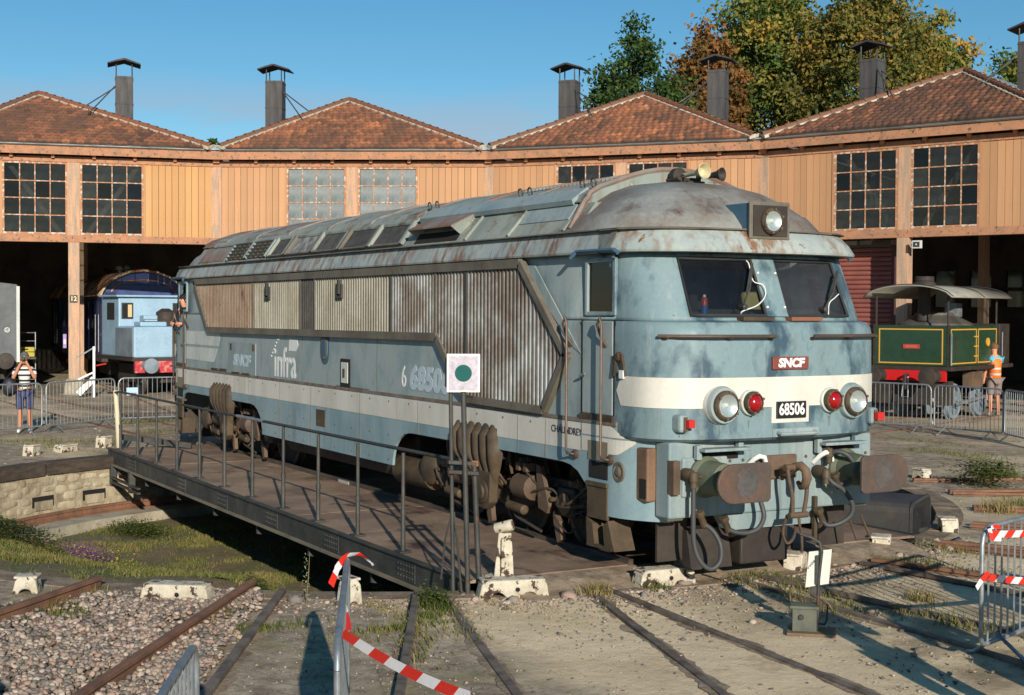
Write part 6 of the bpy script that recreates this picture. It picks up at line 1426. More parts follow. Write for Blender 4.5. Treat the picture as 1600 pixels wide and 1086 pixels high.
bag = empty('shoulder_bag', (pm.x-.1, pm.y-.30, .78), toward(pm), 'dark bag at the hip of the man in the striped shirt', 'bag'); MB().sphere((0, 0, .15), .2, 12, 8, (.55, .8, 1.05)).build('bag_body', plain('dark_bag', (40, 40, 46)), bag, smooth=60); MB().tube([(0, -.1, .3), (.02, .15, .62), (0, .3, .68)], .012, 5).build('strap', plain('bag_strap', (30, 30, 34)), bag)
pv_ = bz(1553, 650, GZ); person(pv_, R(165), 'person in an orange high-visibility vest and grey shorts beside the green engine', hair=(110, 78, 54), top=(74, 178, 206), legs=(128, 114, 108), shoes=(150, 146, 140), tone=(204, 142, 110), arms=('hang', 'face'), vest=(255, 120, 36), H=1.08)
drv = person((-7.42, -1.28, 1.38), R(-62), 'dark-haired train driver in black leaning out of the rear cab window', hair=(22, 20, 20), top=(22, 22, 26), legs=(30, 30, 34), shoes=(30, 30, 30), tone=(214, 150, 120), arms=('bent', 'bent'), long_sleeve=True, trousers=True, lean=.13, H=.86)
MB().sphere((.0+.13*1.2, 0, 1.69), .112, 14, 10, (.86, 1.0, 1.12)).build('long_hair', plain('black_hair', (20, 18, 18), .7), drv, smooth=60)
MB().sphere((.12, 0, 1.44), .13, 12, 8, (.9, 1.1, .7)).build('collar', plain('black_top', (22, 22, 26), .9), drv, smooth=60)
# onlookers outside the frame whose shadows cross the foreground
for i, (x, y, lab) in enumerate(((13.75, -1.95, 'onlooker in grey standing behind the right foreground barrier'), (14.3, -1.35, 'onlooker in green standing behind the right foreground barrier'), (13.55, .15, 'onlooker in blue standing behind the right foreground barrier'), (14.5, .8, 'onlooker in brown standing at the far right'), (14.2, -9.1, 'onlooker standing at the far left of the camera'))):
    if i == 0: ol = person((x, y, GZ), R(165), lab, top=(120, 120, 124), trousers=True, arms='bent', hair=(60, 50, 44))
    else:
        q = copy_tree(ol); q.location = (x, y, GZ); q.rotation_euler.z = R(150+14*i); q['label'] = lab; q.scale = (1, 1, .95+.03*i)

# ------------------------------------------------------------------ rolling stock in the shed
def local(root, P): return P
def az(u): return YAW-math.atan((u-800)/FPX)
def at_depth(u, d): 
    r_ = ray(u, 490); k = d/(r_.dot(fw)); q = CAM+r_*k; return Vector((q.x, q.y, 0))
M['coach'] = mat('navy_coach_paint', (44, 62, 120), (36, 50, 100), scale=2, rough=.4, dirt=.6, dirtc=(80, 76, 84)); M['cdark'] = mat('old_dark_coach', (44, 66, 84), (34, 50, 64), scale=2, rough=.35)
M['croof'] = mat('rusty_coach_roof', (150, 92, 62), (190, 170, 140), scale=2.5, lo=.5, hi=.58, rough=.8)
M['lightblue'] = mat('pale_blue_shunter_paint', (150, 180, 198), (138, 168, 188), scale=2, rough=.5, bump=.1, dirt=.62, dirtc=(128, 140, 140)); M['redbeam'] = mat('red_buffer_beam', (176, 48, 58), (196, 120, 110), scale=6, lo=.5, hi=.6, rough=.6)
M['redb'] = plain('bright_red_beam', (196, 26, 26), .5); M['sgrey'] = mat('shunter_grey', (108, 120, 128), (128, 142, 150), rough=.6)
def bogie_mass(root, x0, x1, w_=1.0):
    MB().box(x0, x1, -w_, w_, .35, .95).build('bogie', M['blackgear'], root, bev=.03)
    for x in (x0+.3, x1-.3):
        for s_ in (-1, 1): MB().lathe((x, s_*.66, .45), (0, s_, 0), [(0, .48), (.1, .45), (.1, .38), (.06, .36), (.06, .1), (.14, .1)], 24).build('wheel', M['blackgear'], root)
def buffers(root, x, s_dir=1, z=1.03, r_=.22, y=.87, m1='blackgear'):
    for s_ in (-1, 1): MB().lathe((x, s_*y, z), (s_dir, 0, 0), [(0, .15), (.25, .12), (.26, .06), (.5, .06), (.5, r_*.9), (.53, r_), (.56, r_*.95), (.58, 0)], 22).build('buffer', M[m1], root, smooth=35)
# blue coach, local +x points out of the shed towards the pit
def coach(loc, rz, label, L, body, dark=False):
    o = empty('coach', loc, rz, label, 'railway coach'); hw = 1.42
    prf = [(-hw, 1.0), (-hw, 3.1), (-hw*.97, 3.3), (-hw*.85, 3.55), (-hw*.62, 3.8), (-hw*.33, 3.97), (0, 4.03)]; prf += [(-y, z) for y, z in prf[-2::-1]]
    MB().prism([(-L, y, z) for y, z in [p for p in prf if p[1] <= 3.3]], (L, 0, 0)).build('side_wall', M[body], o)
    MB().add([(0, y*.985, z*.998) for y, z in prf], [tuple(range(len(prf)))]).build('end_wall', M[body], o)
    rp_ = [(-hw-.04, 3.16)]+[(y*1.02, z+.02) for y, z in prf[2:-2]]+[(hw+.04, 3.16)]
    mb = MB(); mb.grid([[(x, y, z) for y, z in rp_] for x in (-L, .14)]); ro = mb.build('roof', M['croof'], o, smooth=50); solidify(ro, .05, 0); MB().tube([(.12, y, z) for y, z in rp_], .05, 6).build('roof_edge', M['croof'], o, smooth=60)
    MB().box(-L, 0, -hw, hw, .85, 1.02).build('sole_bar', M['blackgear'], o)
    n = int(L/1.55)
    for s_ in (-1, 1):
        for i in range(n):
            x = -1.9-i*1.5
            if x-.5 < -L: break
            w_ = MB().box(x-.55, x+.1, *sorted((s_*hw, s_*(hw+.02))), 1.95, 2.95).build('window', M['sgrey'] if dark else M['coach'], o)
            MB().box(x-.49, x+.04, *sorted((s_*(hw+.02), s_*(hw+.024))), 2.02, 2.88).build('pane', M['darkglass'], w_)
        MB().box(-L, -.2, *sorted((s_*hw, s_*(hw+.012))), 1.75, 1.84).build('waist_band', M['croof'] if dark else M['coach'], o)
        MB().box(-1.1, -.35, *sorted((s_*(hw-.05), s_*(hw+.008))), 1.05, 2.98).build('door_recess', M['void'], o)
        MB().box(-1.0, -.6, *sorted((s_*(hw), s_*(hw+.015))), 1.1, 2.95).build('door', M[body], o)
        for x in (-1.12, -.3): MB().tube([(x, s_*(hw+.06), 1.2), (x, s_*(hw+.06), 2.5)], .015, 5).build('handrail', M['galv'], o)
    MB().box(0, .03, -.95, .95, 3.1, 3.55).build('end_panel', M['coach'], o, bev=.02)
    MB().tube([(.03, y, z) for y, z in ((-1.1, 3.3), (-.9, 3.55), (-.5, 3.68), (0, 3.72), (.5, 3.68), (.9, 3.55), (1.1, 3.3))], .03, 6).build('rain_strip', M['croof'], o)
    MB().box(0, .06, -1.42, -1.3, 1, 3.2).build('corner_post', M['coach'], o); MB().box(0, .25, -.5, .5, 1.0, 3.1).build('gangway', M['blackgear'], o)
    MB().box(.0, .05, -1.25, -1.05, 2.1, 2.5).build('end_plate', plain('cream_label', (214, 178, 120)), o)
    for x in (-1.5, -3.0, -6): MB().lathe((x, -.35, 4.0), (0, 0, 1), [(0, .07), (.12, .07), (.13, .14), (.2, .16), (.27, .1)], 12).build('roof_vent', M['blackgear'], o)
    bogie_mass(o, -3.6, -1.0); bogie_mass(o, -L+1, -L+3.6); buffers(o, .05)
    return o
cpos = at_depth(224, 49); coach((cpos.x, cpos.y, GZ), R(175+180), 'navy blue coach with peeling rusty roof behind the pale blue shunter', 11.5, 'coach')
# second one behind on the same road
dr_ = Vector((math.cos(R(175)), math.sin(R(175)), 0)); c2 = cpos+dr_*12.6; coach((c2.x, c2.y, GZ), R(175+180), 'dark blue-green coach with brown waist band deep inside the left bay', 12, 'cdark', True)
# grey van at the left edge
vp_ = at_depth(27, 45); vn = at_depth(-38, 45); vo_ = empty('goods_van', (vn.x, vn.y, GZ), toward(vn)+R(3), 'grey goods van with round buffer cut off by the left edge', 'goods van')
MB().prism([(0, y, z) for y, z in ((-1.32, .95), (-1.32, 3.35), (-1.25, 3.48), (0, 3.62), (1.25, 3.48), (1.32, 3.35), (1.32, .95))], (-9, 0, 0)).build('van_body', mat('grey_van_paint', (92, 96, 98), (80, 84, 86), rough=.6), vo_)
MB().box(.0, .03, 1.24, 1.34, .95, 3.42).build('corner_strip', M['creamdirty'], vo_); MB().box(-.5, .03, -1.3, 1.3, .8, .95).build('headstock', M['blackgear'], vo_); buffers(vo_, 0, z=1.0, r_=.27)
MB().lathe((.01, .95, 2.0), (1, 0, 0), [(0, .085), (.01, .085), (.01, .06), (0, .06)], 18).build('ring', M['creamdirty'], vo_); bogie_mass(vo_, -3.2, -.8)
# pale blue shunter
sf = at_depth(209, 43.2); hdg = R(183); fdir = Vector((-math.cos(hdg), -math.sin(hdg), 0)); sidev = Vector((-fdir.y, fdir.x, 0))
sc_ = sf+sidev*1.22; sh_ = empty('shunting_locomotive', (sc_.x, sc_.y, GZ), hdg+math.pi, 'small pale blue shunting locomotive with red buffer beam in the left bay', 'shunter'); hw = 1.22
MB().box(-1.7, 0, -hw, hw, 1.18, 2.15).build('bonnet', M['lightblue'], sh_, bev=.05); MB().box(-1.9, -.1, -hw-.012, -hw+.01, 1.2, 2.1).build('bonnet_side', M['sgrey'], sh_); MB().box(-.9, -.2, -.95, -.1, 2.15, 2.3).build('bonnet_lid', M['lightblue'], sh_, bev=.04); MB().box(-.95, -.5, -.75, -.3, 2.3, 2.5).build('sand_box', M['lightblue'], sh_, bev=.03)
MB().tube([(-.3, -.8, 2.3), (-.3, -.8, 2.38), (-.3, -.1, 2.38), (-.3, -.1, 2.3)], .015, 5).build('rail_handle', M['blackgear'], sh_)
cb_ = MB().box(-3.6, -1.75, -hw+.05, hw-.05, 1.18, 3.08).build('cab', M['lightblue'], sh_, bev=.04); MB().box(-3.7, -1.6, -hw-.05, hw+.05, 3.08, 3.15).build('cab_roof', M['lightblue'], sh_, bev=.03)
for y0, y1 in ((-1.08, -.7), (.6, 1.0)):
    wn_ = MB().box(-1.75, -1.72, y0, y1, 2.38, 2.9).build('window', M['blackgear'], sh_, bev=.01); MB().box(-1.72, -1.715, y0+.04, y1-.04, 2.42, 2.86).build('pane', M['darkglass'], wn_); MB().box(-1.714, -1.71, y0+.2, y1-.05, 2.44, 2.84).build('blind', plain('tan_blind', (200, 176, 130)), wn_)
MB().box(-3.0, -2.2, -hw+.04, -hw+.052, 2.35, 2.9).build('side_window', M['void'], sh_)
MB().lathe((-1.25, .2, 2.1), (0, 0, 1), [(0, .3), (.5, .3), (.62, .12)], 16).build('exhaust_drum', M['blackgear'], sh_, smooth=40)
MB().box(-3.8, .12, -hw-.08, hw+.08, 1.08, 1.18).build('footplate', M['blackgear'], sh_); MB().box(.0, .14, -hw, hw, .72, 1.08).build('buffer_beam', M['redbeam'], sh_); buffers(sh_, .14, z=.95, r_=.24, y=.88, m1='sgrey'); bogie_mass(sh_, -3.0, -.6, .8)
for z in np.arange(1.3, 2.1, .16):
    for y in (-hw+.08, -.2): MB().lathe((0, y, z), (1, 0, 0), [(0, .012), (.01, .01)], 6).build('rivet', M['sgrey'], sh_)
# green steam engine
ge = empty('steam_engine', (-6.6, 16.9, GZ), R(110.6+180), 'little green steam engine with gold lining, red buffer beam and curved canopy', 'steam engine')
M['green'] = mat('lined_green_paint', (44, 70, 52), (38, 62, 46), rough=.3, scale=2, bump=0, grain=.04); M['gold'] = plain('ochre_lining', (212, 160, 60), .5)
w_ = 1.0
def gx(*a, **k): return MB().box(*a)
MB().box(-3.2, 0, -w_, w_, 1.36, 2.38).build('side_tank', M['green'], ge, bev=.03)
MB().box(-3.9, -3.2, -w_-.05, w_+.05, 1.36, 2.42).build('bunker', M['blackgear'], ge, bev=.02)
def lining(face, a0, a1, z0, z1, t_=.03):
    mb = MB(); o_ = .006
    if face == 'f': f_ = lambda p, q, r_, s_: mb.box(.0, o_, p, q, r_, s_)
    else: f_ = lambda p, q, r_, s_: mb.box(p, q, face*w_-(o_ if face < 0 else 0), face*w_+(o_ if face > 0 else 0), r_, s_)
    f_(a0, a1, z0, z0+t_); f_(a0, a1, z1-t_, z1); f_(a0, a0+t_, z0+t_, z1-t_); f_(a1-t_, a1, z0+t_, z1-t_); mb.build('lining', M['gold'], ge)
lining('f', -.85, .85, 1.42, 2.30)
for s_ in (-1, 1):
    lining(s_, -1.75, -.12, 1.42, 2.30); lining(s_, -3.1, -1.85, 1.42, 2.30)
    MB().box(-.45, -.38, *sorted((s_*w_, s_*(w_+.03))), 1.6, 2.1).build('hand_grip', M['blackgear'], ge)
    for z in (1.6, 1.85, 2.1): MB().box(-1.85, -1.6, *sorted((s_*w_, s_*(w_+.02))), z-.015, z+.015).build('hinge', M['gold'], ge)
    MB().lathe((-2.5, s_*w_, 1.95), (0, s_, 0), [(0, .11), (.02, .11), (.02, .08), (.01, 0)], 18).build('crest', M['gold'], ge)
    for x in (.03, -3.3): MB().tube([(x, s_*(w_+.08), 1.4), (x, s_*(w_+.08), 2.2)], .018, 5).build('handrail', M['galv'], ge)
mb = MB()
for y in np.arange(-.95, .96, .09):
    for z in (2.35,): mb.lathe((0, y, z), (1, 0, 0), [(0, .016), (.012, .01)], 6)
for z in np.arange(1.42, 2.3, .09):
    for y in (-.95, .95): mb.lathe((0, y, z), (1, 0, 0), [(0, .016), (.012, .01)], 6)
o_ = mb.build('rivets', M['blackgear'], ge); o_['kind'] = 'stuff'
for y in (-w_, w_): MB().box(-.05, .012, y-.04 if y > 0 else y, y if y > 0 else y+.04, 1.36, 2.4).build('corner_angle', M['blackgear'], ge)
pl_ = MB().box(.0, .02, -.19, .24, 1.80, 1.91).build('nameplate', plain('red_nameplate', (176, 66, 56), .5), ge)
MB().box(.0195, .0205, -.13, .18, 1.83, 1.88).build('nameplate_letters', plain('worn_brass', (186, 96, 80), .5), pl_)
MB().box(-4.0, .1, -w_-.12, w_+.12, 1.26, 1.36).build('footplate', M['blackgear'], ge, bev=.01)
MB().box(.0, .1, -.96, .96, 1.0, 1.26).build('buffer_beam', M['redb'], ge); MB().box(-.3, -.02, -1.0, 1.0, .4, 1.0).build('front_frame', M['blackgear'], ge)
buffers(ge, .1, z=1.12, r_=.24, y=.72); MB().tube([(.1, 0, 1.15), (.3, 0, 1.15), (.32, 0, .95), (.25, 0, .8)], .04, 6).build('draw_hook', M['blackgear'], ge); MB().tube([(.25, -.06, 1.1), (.3, -.08, .6), (.3, .08, .6), (.25, .06, 1.1)], .02, 5).build('coupling', M['galv'], ge)
MB().lathe((-1.5, 0, 2.38), (0, 0, 1), [(0, .95), (.05, .93), (.14, .75), (.26, .52), (.32, .5), (.34, 0)], 30).build('boiler_dome', mat('blackened_cone', (84, 80, 74), (60, 58, 54), rough=.6), ge, smooth=40)
MB().lathe((-.8, 0, 2.5), (0, 0, 1), [(0, .2), (.3, .16), (.9, .15), (1.0, .24), (1.12, .24), (1.13, .2)], 20).build('smokestack', M['blackgear'], ge, smooth=40)
MB().box(-1.9, -1.5, .25, .55, 2.6, 2.95).build('valve_gear', M['galv'], ge)
cn = []
for q in np.linspace(-1, 1, 15): cn.append((q*1.18, 3.02+.38*math.sqrt(max(0, 1-(q*.98)**2))))
rf = MB().grid([[(x, y, z) for y, z in cn] for x in (-3.7, .25)]).build('canopy', mat('canopy_sheet', (150, 148, 136), (128, 126, 116), rough=.6), ge, smooth=60); solidify(rf, .03)
for x in (-3.65, -1.8, .2): MB().tube([(x, y, z+.01) for y, z in cn], .016, 5).build('canopy_rib', M['cap'], ge)
for x in (-3.2, -.05):
    for y in (-.95, .95): MB().tube([(x, y, 2.38), (x, y, 3.12)], .025, 6).build('canopy_post', M['blackgear'], ge)
MB().lathe((-.8, 0, 3.4), (0, 0, 1), [(0, .3), (.02, .3), (.1, .24), (.12, .26)], 20).build('stack_collar', M['blackgear'], ge)
for s_ in (-1, 1):
    for x in (-1.0, -2.7):
        wv = MB().lathe((x, s_*.62, .46), (0, s_, 0), [(0, .49), (.03, .49), (.035, .46), (.12, .45), (.12, .36), (.03, .36)], 28).build('wheel', M['sgrey'], ge, smooth=35)
        MB().lathe((x, s_*.66, .46), (0, s_, 0), [(0, .1), (.08, .1), (.09, 0)], 12).build('hub', M['sgrey'], wv)
        for q in range(10):
            t_ = 2*math.pi*q/10; MB().beam((x+.08*math.cos(t_), s_*.69, .46+.08*math.sin(t_)), (x+.38*math.cos(t_), s_*.69, .46+.38*math.sin(t_)), .03, .04, (0, 1, 0)).build('spoke', M['sgrey'], wv)
    MB().beam((-.9, s_*.85, .4), (-2.8, s_*.85, .52), .04, .08).build('coupling_rod', M['galv'], ge); MB().box(-2.2, -1.5, *sorted((s_*.75, s_*1.0)), .8, 1.2).build('brake_gear', M['brown'], ge)
    MB().lathe((-3.4, s_*.85, .8), (1, 0, 0), [(0, .2), (.5, .2)], 16).build('cylinder', M['blackgear'], ge)
# white steps, crates, hand truck in the left bay
ws_ = at_depth(138, 42.5); wr_ = empty('white_steps', (ws_.x, ws_.y, GZ), toward(ws_), 'white timber steps with a handrail beside the post numbered 12', 'steps')
MB().beam((0, .16, 0), (0, .16, 1.55), .07, .07).build('upright', M['white'], wr_); MB().beam((0, .16, 1.52), (.1, -.35, 1.2), .03, .04).build('handrail', M['galv'], wr_); MB().beam((0, .12, .75), (0, -.3, .55), .04, .05).build('rail', M['white'], wr_)
MB().beam((0, .15, .55), (0, -.3, .1), .05, .16).build('stringer', M['white'], wr_); MB().beam((-.6, .15, .55), (-.6, -.3, .1), .05, .16).build('stringer', M['white'], wr_)
for i in range(3): MB().box(-.6, 0, -.28+.14*i, -.14+.14*i, .14+.15*i, .17+.15*i).build('tread', M['white'], wr_)
rs_ = at_depth(148, 43); ro_ = at_depth(166, 43); tag(MB().tube([rs_+Vector((0, 0, .88)), ro_+Vector((0, 0, .95))], .02, 5).build('red_chain', plain('red_chain', (200, 60, 50))), 'short red rope beside the white steps', 'rope')
cr_ = at_depth(39, 47)
for i in range(2):
    cx_ = empty('crate', (cr_.x, cr_.y, 1.02+i*.17), toward(cr_), ['lower yellow crate on the trolley beside the grey van', 'upper yellow crate on the trolley beside the grey van'][i], 'crate', 'yellow crates')
    MB().box(-.25, .25, -.3, .3, 0, .15).build('crate_box', mat('yellow_crate', (176, 160, 44), (150, 136, 40), rough=.6), cx_, bev=.01); MB().box(.251, .256, -.1, .1, .06, .1).build('grip', M['void'], cx_)
tr_ = empty('hand_trolley', (cr_.x, cr_.y, GZ), toward(cr_), 'tall tube-framed trolley standing behind the grey van', 'trolley')
MB().box(-.3, .3, -.35, .35, 1.0, 1.06).build('platform', M['steel'], tr_)
for y in (-.33, .33): MB().tube([(-.2, y, 0), (-.2, y, 1.9)], .018, 6).build('upright', M['galv'], tr_)
for z in (.3, .6, 1.3, 1.6, 1.88): MB().tube([(-.2, -.33, z), (-.2, .33, z)], .014, 6).build('rung', M['galv'], tr_)
# ------------------------------------------------------------------ stones and vegetation
ico = bmesh.new(); bmesh.ops.create_icosphere(ico, subdivisions=1, radius=1); IV = np.array([v.co[:] for v in ico.verts]); IF = np.array([[v.index for v in f.verts] for f in ico.faces]); ico.free()
def stones(pts, sizes, tint, name, m_, flat=.65):
    n = len(pts); k = len(IV); V_ = np.repeat(IV[None], n, 0)*(1+rng.uniform(-.28, .28, (n, k, 1)))
    V_ *= rng.uniform(.7, 1.3, (n, 1, 3))*np.array([1, 1, flat]); a = rng.uniform(0, 6.28, n); b = rng.uniform(-.5, .5, n)
    ca, sa = np.cos(a)[:, None], np.sin(a)[:, None]; x = V_[..., 0]*ca-V_[..., 1]*sa; y = V_[..., 0]*sa+V_[..., 1]*ca; z = V_[..., 2]
    cb, sb = np.cos(b)[:, None], np.sin(b)[:, None]; y, z = y*cb-z*sb, y*sb+z*cb
    V_ = np.stack([x, y, z], -1)*np.asarray(sizes)[:, None, None]+np.asarray(pts)[:, None, :]
    F_ = IF[None]+(np.arange(n)*k)[:, None, None]
    o = np_mesh(name, V_.reshape(-1, 3), F_.reshape(-1, 3), m_, cols=np.repeat(tint, k)); o['kind'] = 'stuff'; return o
P = []
while len(P) < 9500:
    x = rng.uniform(5.9, 10.6); y = rng.uniform(-8.2, -4.3)
    if math.hypot(x-PC.x, y-PC.y) < PR+.12: continue
    t_ = (x-6.5)/2.8; yr = -4.72-2.0*t_; yb = -4.5-1.45*t_
    if y > yb-.12+.1*mnoise.noise(Vector((x*3, 0, 0))): continue
    m_ = .5+.5*mnoise.noise(Vector((x*.9, y*.9, 2)))
    if y < -5.95-.96*(x-5.55)/1.35*1.0+.0 and rng.random() > .35: continue
    if mnoise.noise(Vector((x*1.3, y*1.3, 8))) < -.28 and rng.random() < .8: continue
    s_ = rng.uniform(.012, .036); P.append((x, y, GZ+.01+rng.uniform(0, .04)+.01*m_, s_))
P = np.array(P); stones(P[:, :3], P[:, 3], rng.uniform(0, 1, len(P)), 'ballast', M['ballast'])
# scattered chips on the rest of the yard, denser along the rim and the rails
P = []
while len(P) < 15000:
    q = rng.random()
    if q < .35: a = rng.uniform(-.6, .5); r_ = PR+.15+abs(rng.normal(0, .35)); x, y = PC.x+r_*math.cos(a), PC.y+r_*math.sin(a)
    elif q < .7: x, y = rng.uniform(7.5, 12), rng.uniform(-6.5, 3.5)
    elif q < .85: a = rng.uniform(.25, 1.3); r_ = rng.uniform(PR+.2, PR+8); x, y = PC.x+r_*math.cos(a), PC.y+r_*math.sin(a)
    else: a = rng.uniform(2.5, 3.8); r_ = rng.uniform(PR+.4, PR+9); x, y = PC.x+r_*math.cos(a), PC.y+r_*math.sin(a)
    if math.hypot(x-PC.x, y-PC.y) < PR+.12: continue
    s_ = abs(rng.normal(0, .006))+.003
    if rng.random() < .012: s_ *= 3
    if q < .35 and rng.random() < .25: s_ *= 2
    P.append((x, y, GZ+s_*.2, s_))
P = np.array(P); stones(P[:, :3], P[:, 3], rng.uniform(.0, .8, len(P)), 'gravel', M['ballast'])
def blades(pts, h, wd, tint, name, m_, bend=.5, seg=2, label=None):
    n = len(pts); pts = np.asarray(pts); h = np.broadcast_to(h, n); wd = np.broadcast_to(wd, n); a = rng.uniform(0, 6.28, n); b = rng.uniform(0, 6.28, n); bd = rng.uniform(.1, 1, n)*bend*h
    sx = np.stack([np.cos(a), np.sin(a), 0*a], -1)*wd[:, None]; dx = np.stack([np.cos(b), np.sin(b), 0*a], -1)*bd[:, None]; up = np.array([0, 0, 1.])
    V_ = np.stack([pts-sx, pts+sx, pts+dx*.35+up*h[:, None]*.6+sx*.7, pts+dx*.35+up*h[:, None]*.6-sx*.7, pts+dx+up*h[:, None]], 1)
    i = np.arange(n)[:, None]*5; F_ = np.concatenate([i+np.array([[0, 1, 2]]), i+np.array([[0, 2, 3]]), i+np.array([[3, 2, 4]])], 0)
    o = np_mesh(name, V_.reshape(-1, 3), F_, m_, cols=np.repeat(np.clip(tint, 0, 1), 5)); o['kind'] = 'stuff'; return o
P = []; T = []; Hh = []
while len(P) < 60000:
    a = rng.uniform(0, 6.28); r_ = PR*math.sqrt(rng.random()); x, y = PC.x+r_*math.cos(a), PC.y+r_*math.sin(a)
    if y > -1.2 and rng.random() < .93: continue
    if PR-1.17 < r_ < PR and pit_z(x, y) < -.93: continue
    nn = mnoise.noise(Vector((x*.8, y*.8, 7)))+.5*mnoise.noise(Vector((x*2.4, y*2.4, 1)))
    if rng.random() > max(.03, .26+1.5*nn): continue
    P.append((x, y, pit_z(x, y)-.01)); T.append(.55+.4*nn+rng.normal(0, .16)); Hh.append(max(.03, (.035+.06*max(0, nn))*rng.uniform(.5, 1.6)))
blades(P, np.array(Hh), .006, np.array(T), 'pit_grass', M['grass'], .9)
def patch(cx, cy, rx, ry, n, h, z=None, m_='grass', tint=.4, wd=.006, rot=0, bend=.8):
    a = rng.normal(0, .5, (n, 2)); x = a[:, 0]*rx; y = a[:, 1]*ry; cs, sn = math.cos(rot), math.sin(rot); X = cx+x*cs-y*sn; Y = cy+x*sn+y*cs
    Q = []
    for p, q in zip(X, Y):
        r_ = math.hypot(p-PC.x, q-PC.y); Q.append((p, q, (pit_z(p, q) if r_ < PR else gz(p, q))-.005))
    return Q, h*rng.uniform(.3, 1.3, n), np.clip(tint+rng.normal(0, .18, n), 0, 1)
GQ, GH, GT = [], [], []
def addp(u, v, rx, ry, n, h, tint=.4):
    p = bz(u, v, GZ); q, h_, t_ = patch(p.x, p.y, rx, ry, int(n*.6), h, tint=tint); GQ.extend(q); GH.extend(h_*.6); GT.extend(t_)
for a in [(678, 950, .22, .12, 900, .16, .3), (665, 965, .1, .2, 300, .12, .5), (400, 985, .15, .5, 700, .12, .45), (610, 985, .12, .6, 500, .12, .6), (1010, 915, .3, .15, 700, .13, .55), (1180, 900, .5, .2, 500, .1, .6), (935, 930, .12, .12, 250, .22, .95), (30, 1000, .5, .3, 900, .12, .35), (100, 960, .6, .3, 900, .1, .6), (200, 950, .2, .2, 200, .06, .5), (1300, 945, .8, .25, 500, .07, .8), (1440, 940, .2, .1, 200, .2, .95), (1560, 745, .5, .3, 700, .3, .4), (1500, 710, 1.2, .6, 900, .08, .4), (1440, 690, 1.5, .5, 900, .06, .45), (1560, 800, .3, .3, 300, .35, .9), (1590, 790, .3, .3, 300, .25, .6), (1480, 860, .6, .3, 500, .12, .7), (70, 695, 1.2, .6, 500, .12, .6), (220, 660, 1.0, .8, 700, .12, .5), (240, 675, .5, .4, 400, .12, .5), (1330, 870, .3, .1, 300, .12, .5), (180, 975, .35, .12, 250, .06, .6), (1230, 905, .4, .1, 300, .08, .6), (860, 960, .8, .2, 120, .04, .9), (300, 1040, .2, .3, 120, .05, .5), (120, 1000, .5, .3, 700, .05, .6), (230, 985, .3, .2, 300, .05, .6), (40, 1035, .4, .3, 500, .06, .5), (560, 1000, .4, .4, 400, .04, .8), (600, 950, .5, .12, 400, .06, .8), (780, 945, .5, .08, 250, .05, .9)]: addp(*a)
# weeds following the rails
for (u0, v0, u1, v1, n) in ((0, 970, 180, 915, 500), (1120, 890, 1600, 1000, 900), (1300, 862, 1600, 905, 900), (1130, 905, 1330, 960, 350), (640, 1050, 655, 940, 350), (395, 925, 300, 1010, 300), (1400, 700, 1600, 730, 500), (0, 690, 190, 690, 500), (690, 950, 740, 1000, 120), (925, 925, 1000, 960, 200)):
    for i in range(n):
        t_ = rng.random(); p = bz(u0+(u1-u0)*t_, v0+(v1-v0)*t_, GZ); x, y = p.x+rng.normal(0, .12), p.y+rng.normal(0, .12)
        if mnoise.noise(Vector((x*2, y*2, 4))) < -.1: continue
        if math.hypot(x-PC.x, y-PC.y) < PR: zz = pit_z(x, y)
        else: zz = gz(x, y)
        GQ.append((x, y, zz)); GH.append(rng.uniform(.02, .10)); GT.append(rng.uniform(.3, 1))
blades(np.array(GQ), np.array(GH), .005, np.array(GT), 'weeds', M['grass'], .9)
# leafy herbs in the pit: small broad leaves, and flower heads
def herb(u, v, z, rx, ry, n, h, tint, name, label, m_=None, lf=.02):
    p = bz(u, v, z); x = p.x+rng.normal(0, .5, n)*rx; y = p.y+rng.normal(0, .5, n)*ry
    base = np.array([(a, b, (pit_z(a, b) if math.hypot(a-PC.x, b-PC.y) < PR else GZ)) for a, b in zip(x, y)]); base[:, 2] += h*rng.beta(1.5, 1.2, n)
    a = rng.uniform(0, 6.28, n); ti = rng.uniform(-.8, .8, n); u_ = np.stack([np.cos(a), np.sin(a), ti*.5], -1); w_ = np.stack([-np.sin(a), np.cos(a), rng.uniform(-.5, .5, n)], -1); s_ = lf*rng.uniform(.6, 1.5, n)[:, None]
    V_ = np.stack([base-u_*s_, base-w_*s_*.5, base+u_*s_, base+w_*s_*.5], 1); i = np.arange(n)[:, None]*4; F_ = i+np.array([[0, 1, 2, 3]])
    o = np_mesh(name, V_.reshape(-1, 3), F_, m_ or M['grass'], cols=np.repeat(np.clip(tint+rng.normal(0, .15, n), 0, 1), 4)); tag(o, label, 'plants'); return o
M['purple'] = tint_mat('purple_flower', [(0, (96, 60, 96)), (1, (160, 110, 150))], bump=0); M['yellow'] = tint_mat('yellow_flower', [(0, (180, 160, 40)), (1, (226, 200, 60))], bump=0)
def pz(u, v, z=-.75): return z
h1 = herb(20, 880, -.7, 1.0, .5, 4500, .28, .2, 'leafy_weeds', 'tall dark leafy weeds at the left edge of the pit')
h2 = herb(130, 852, -.9, .8, .4, 2500, .22, .5, 'purple_weeds', 'patch of purple flowering weeds near the pit kerb', M['purple'], .014)
h3 = herb(215, 830, -1.1, .8, .4, 3500, .16, .35, 'leafy_weeds', 'bright green leafy patch at the pit kerb left of the bridge')
h4 = herb(330, 900, -.6, 1.2, .8, 5000, .12, .45, 'leafy_weeds', 'low leafy weeds in the middle of the pit floor'); h5 = herb(680, 948, GZ, .25, .14, 900, .16, .4, 'leafy_weeds', 'green weed clump between two rails at the pit rim', lf=.016)
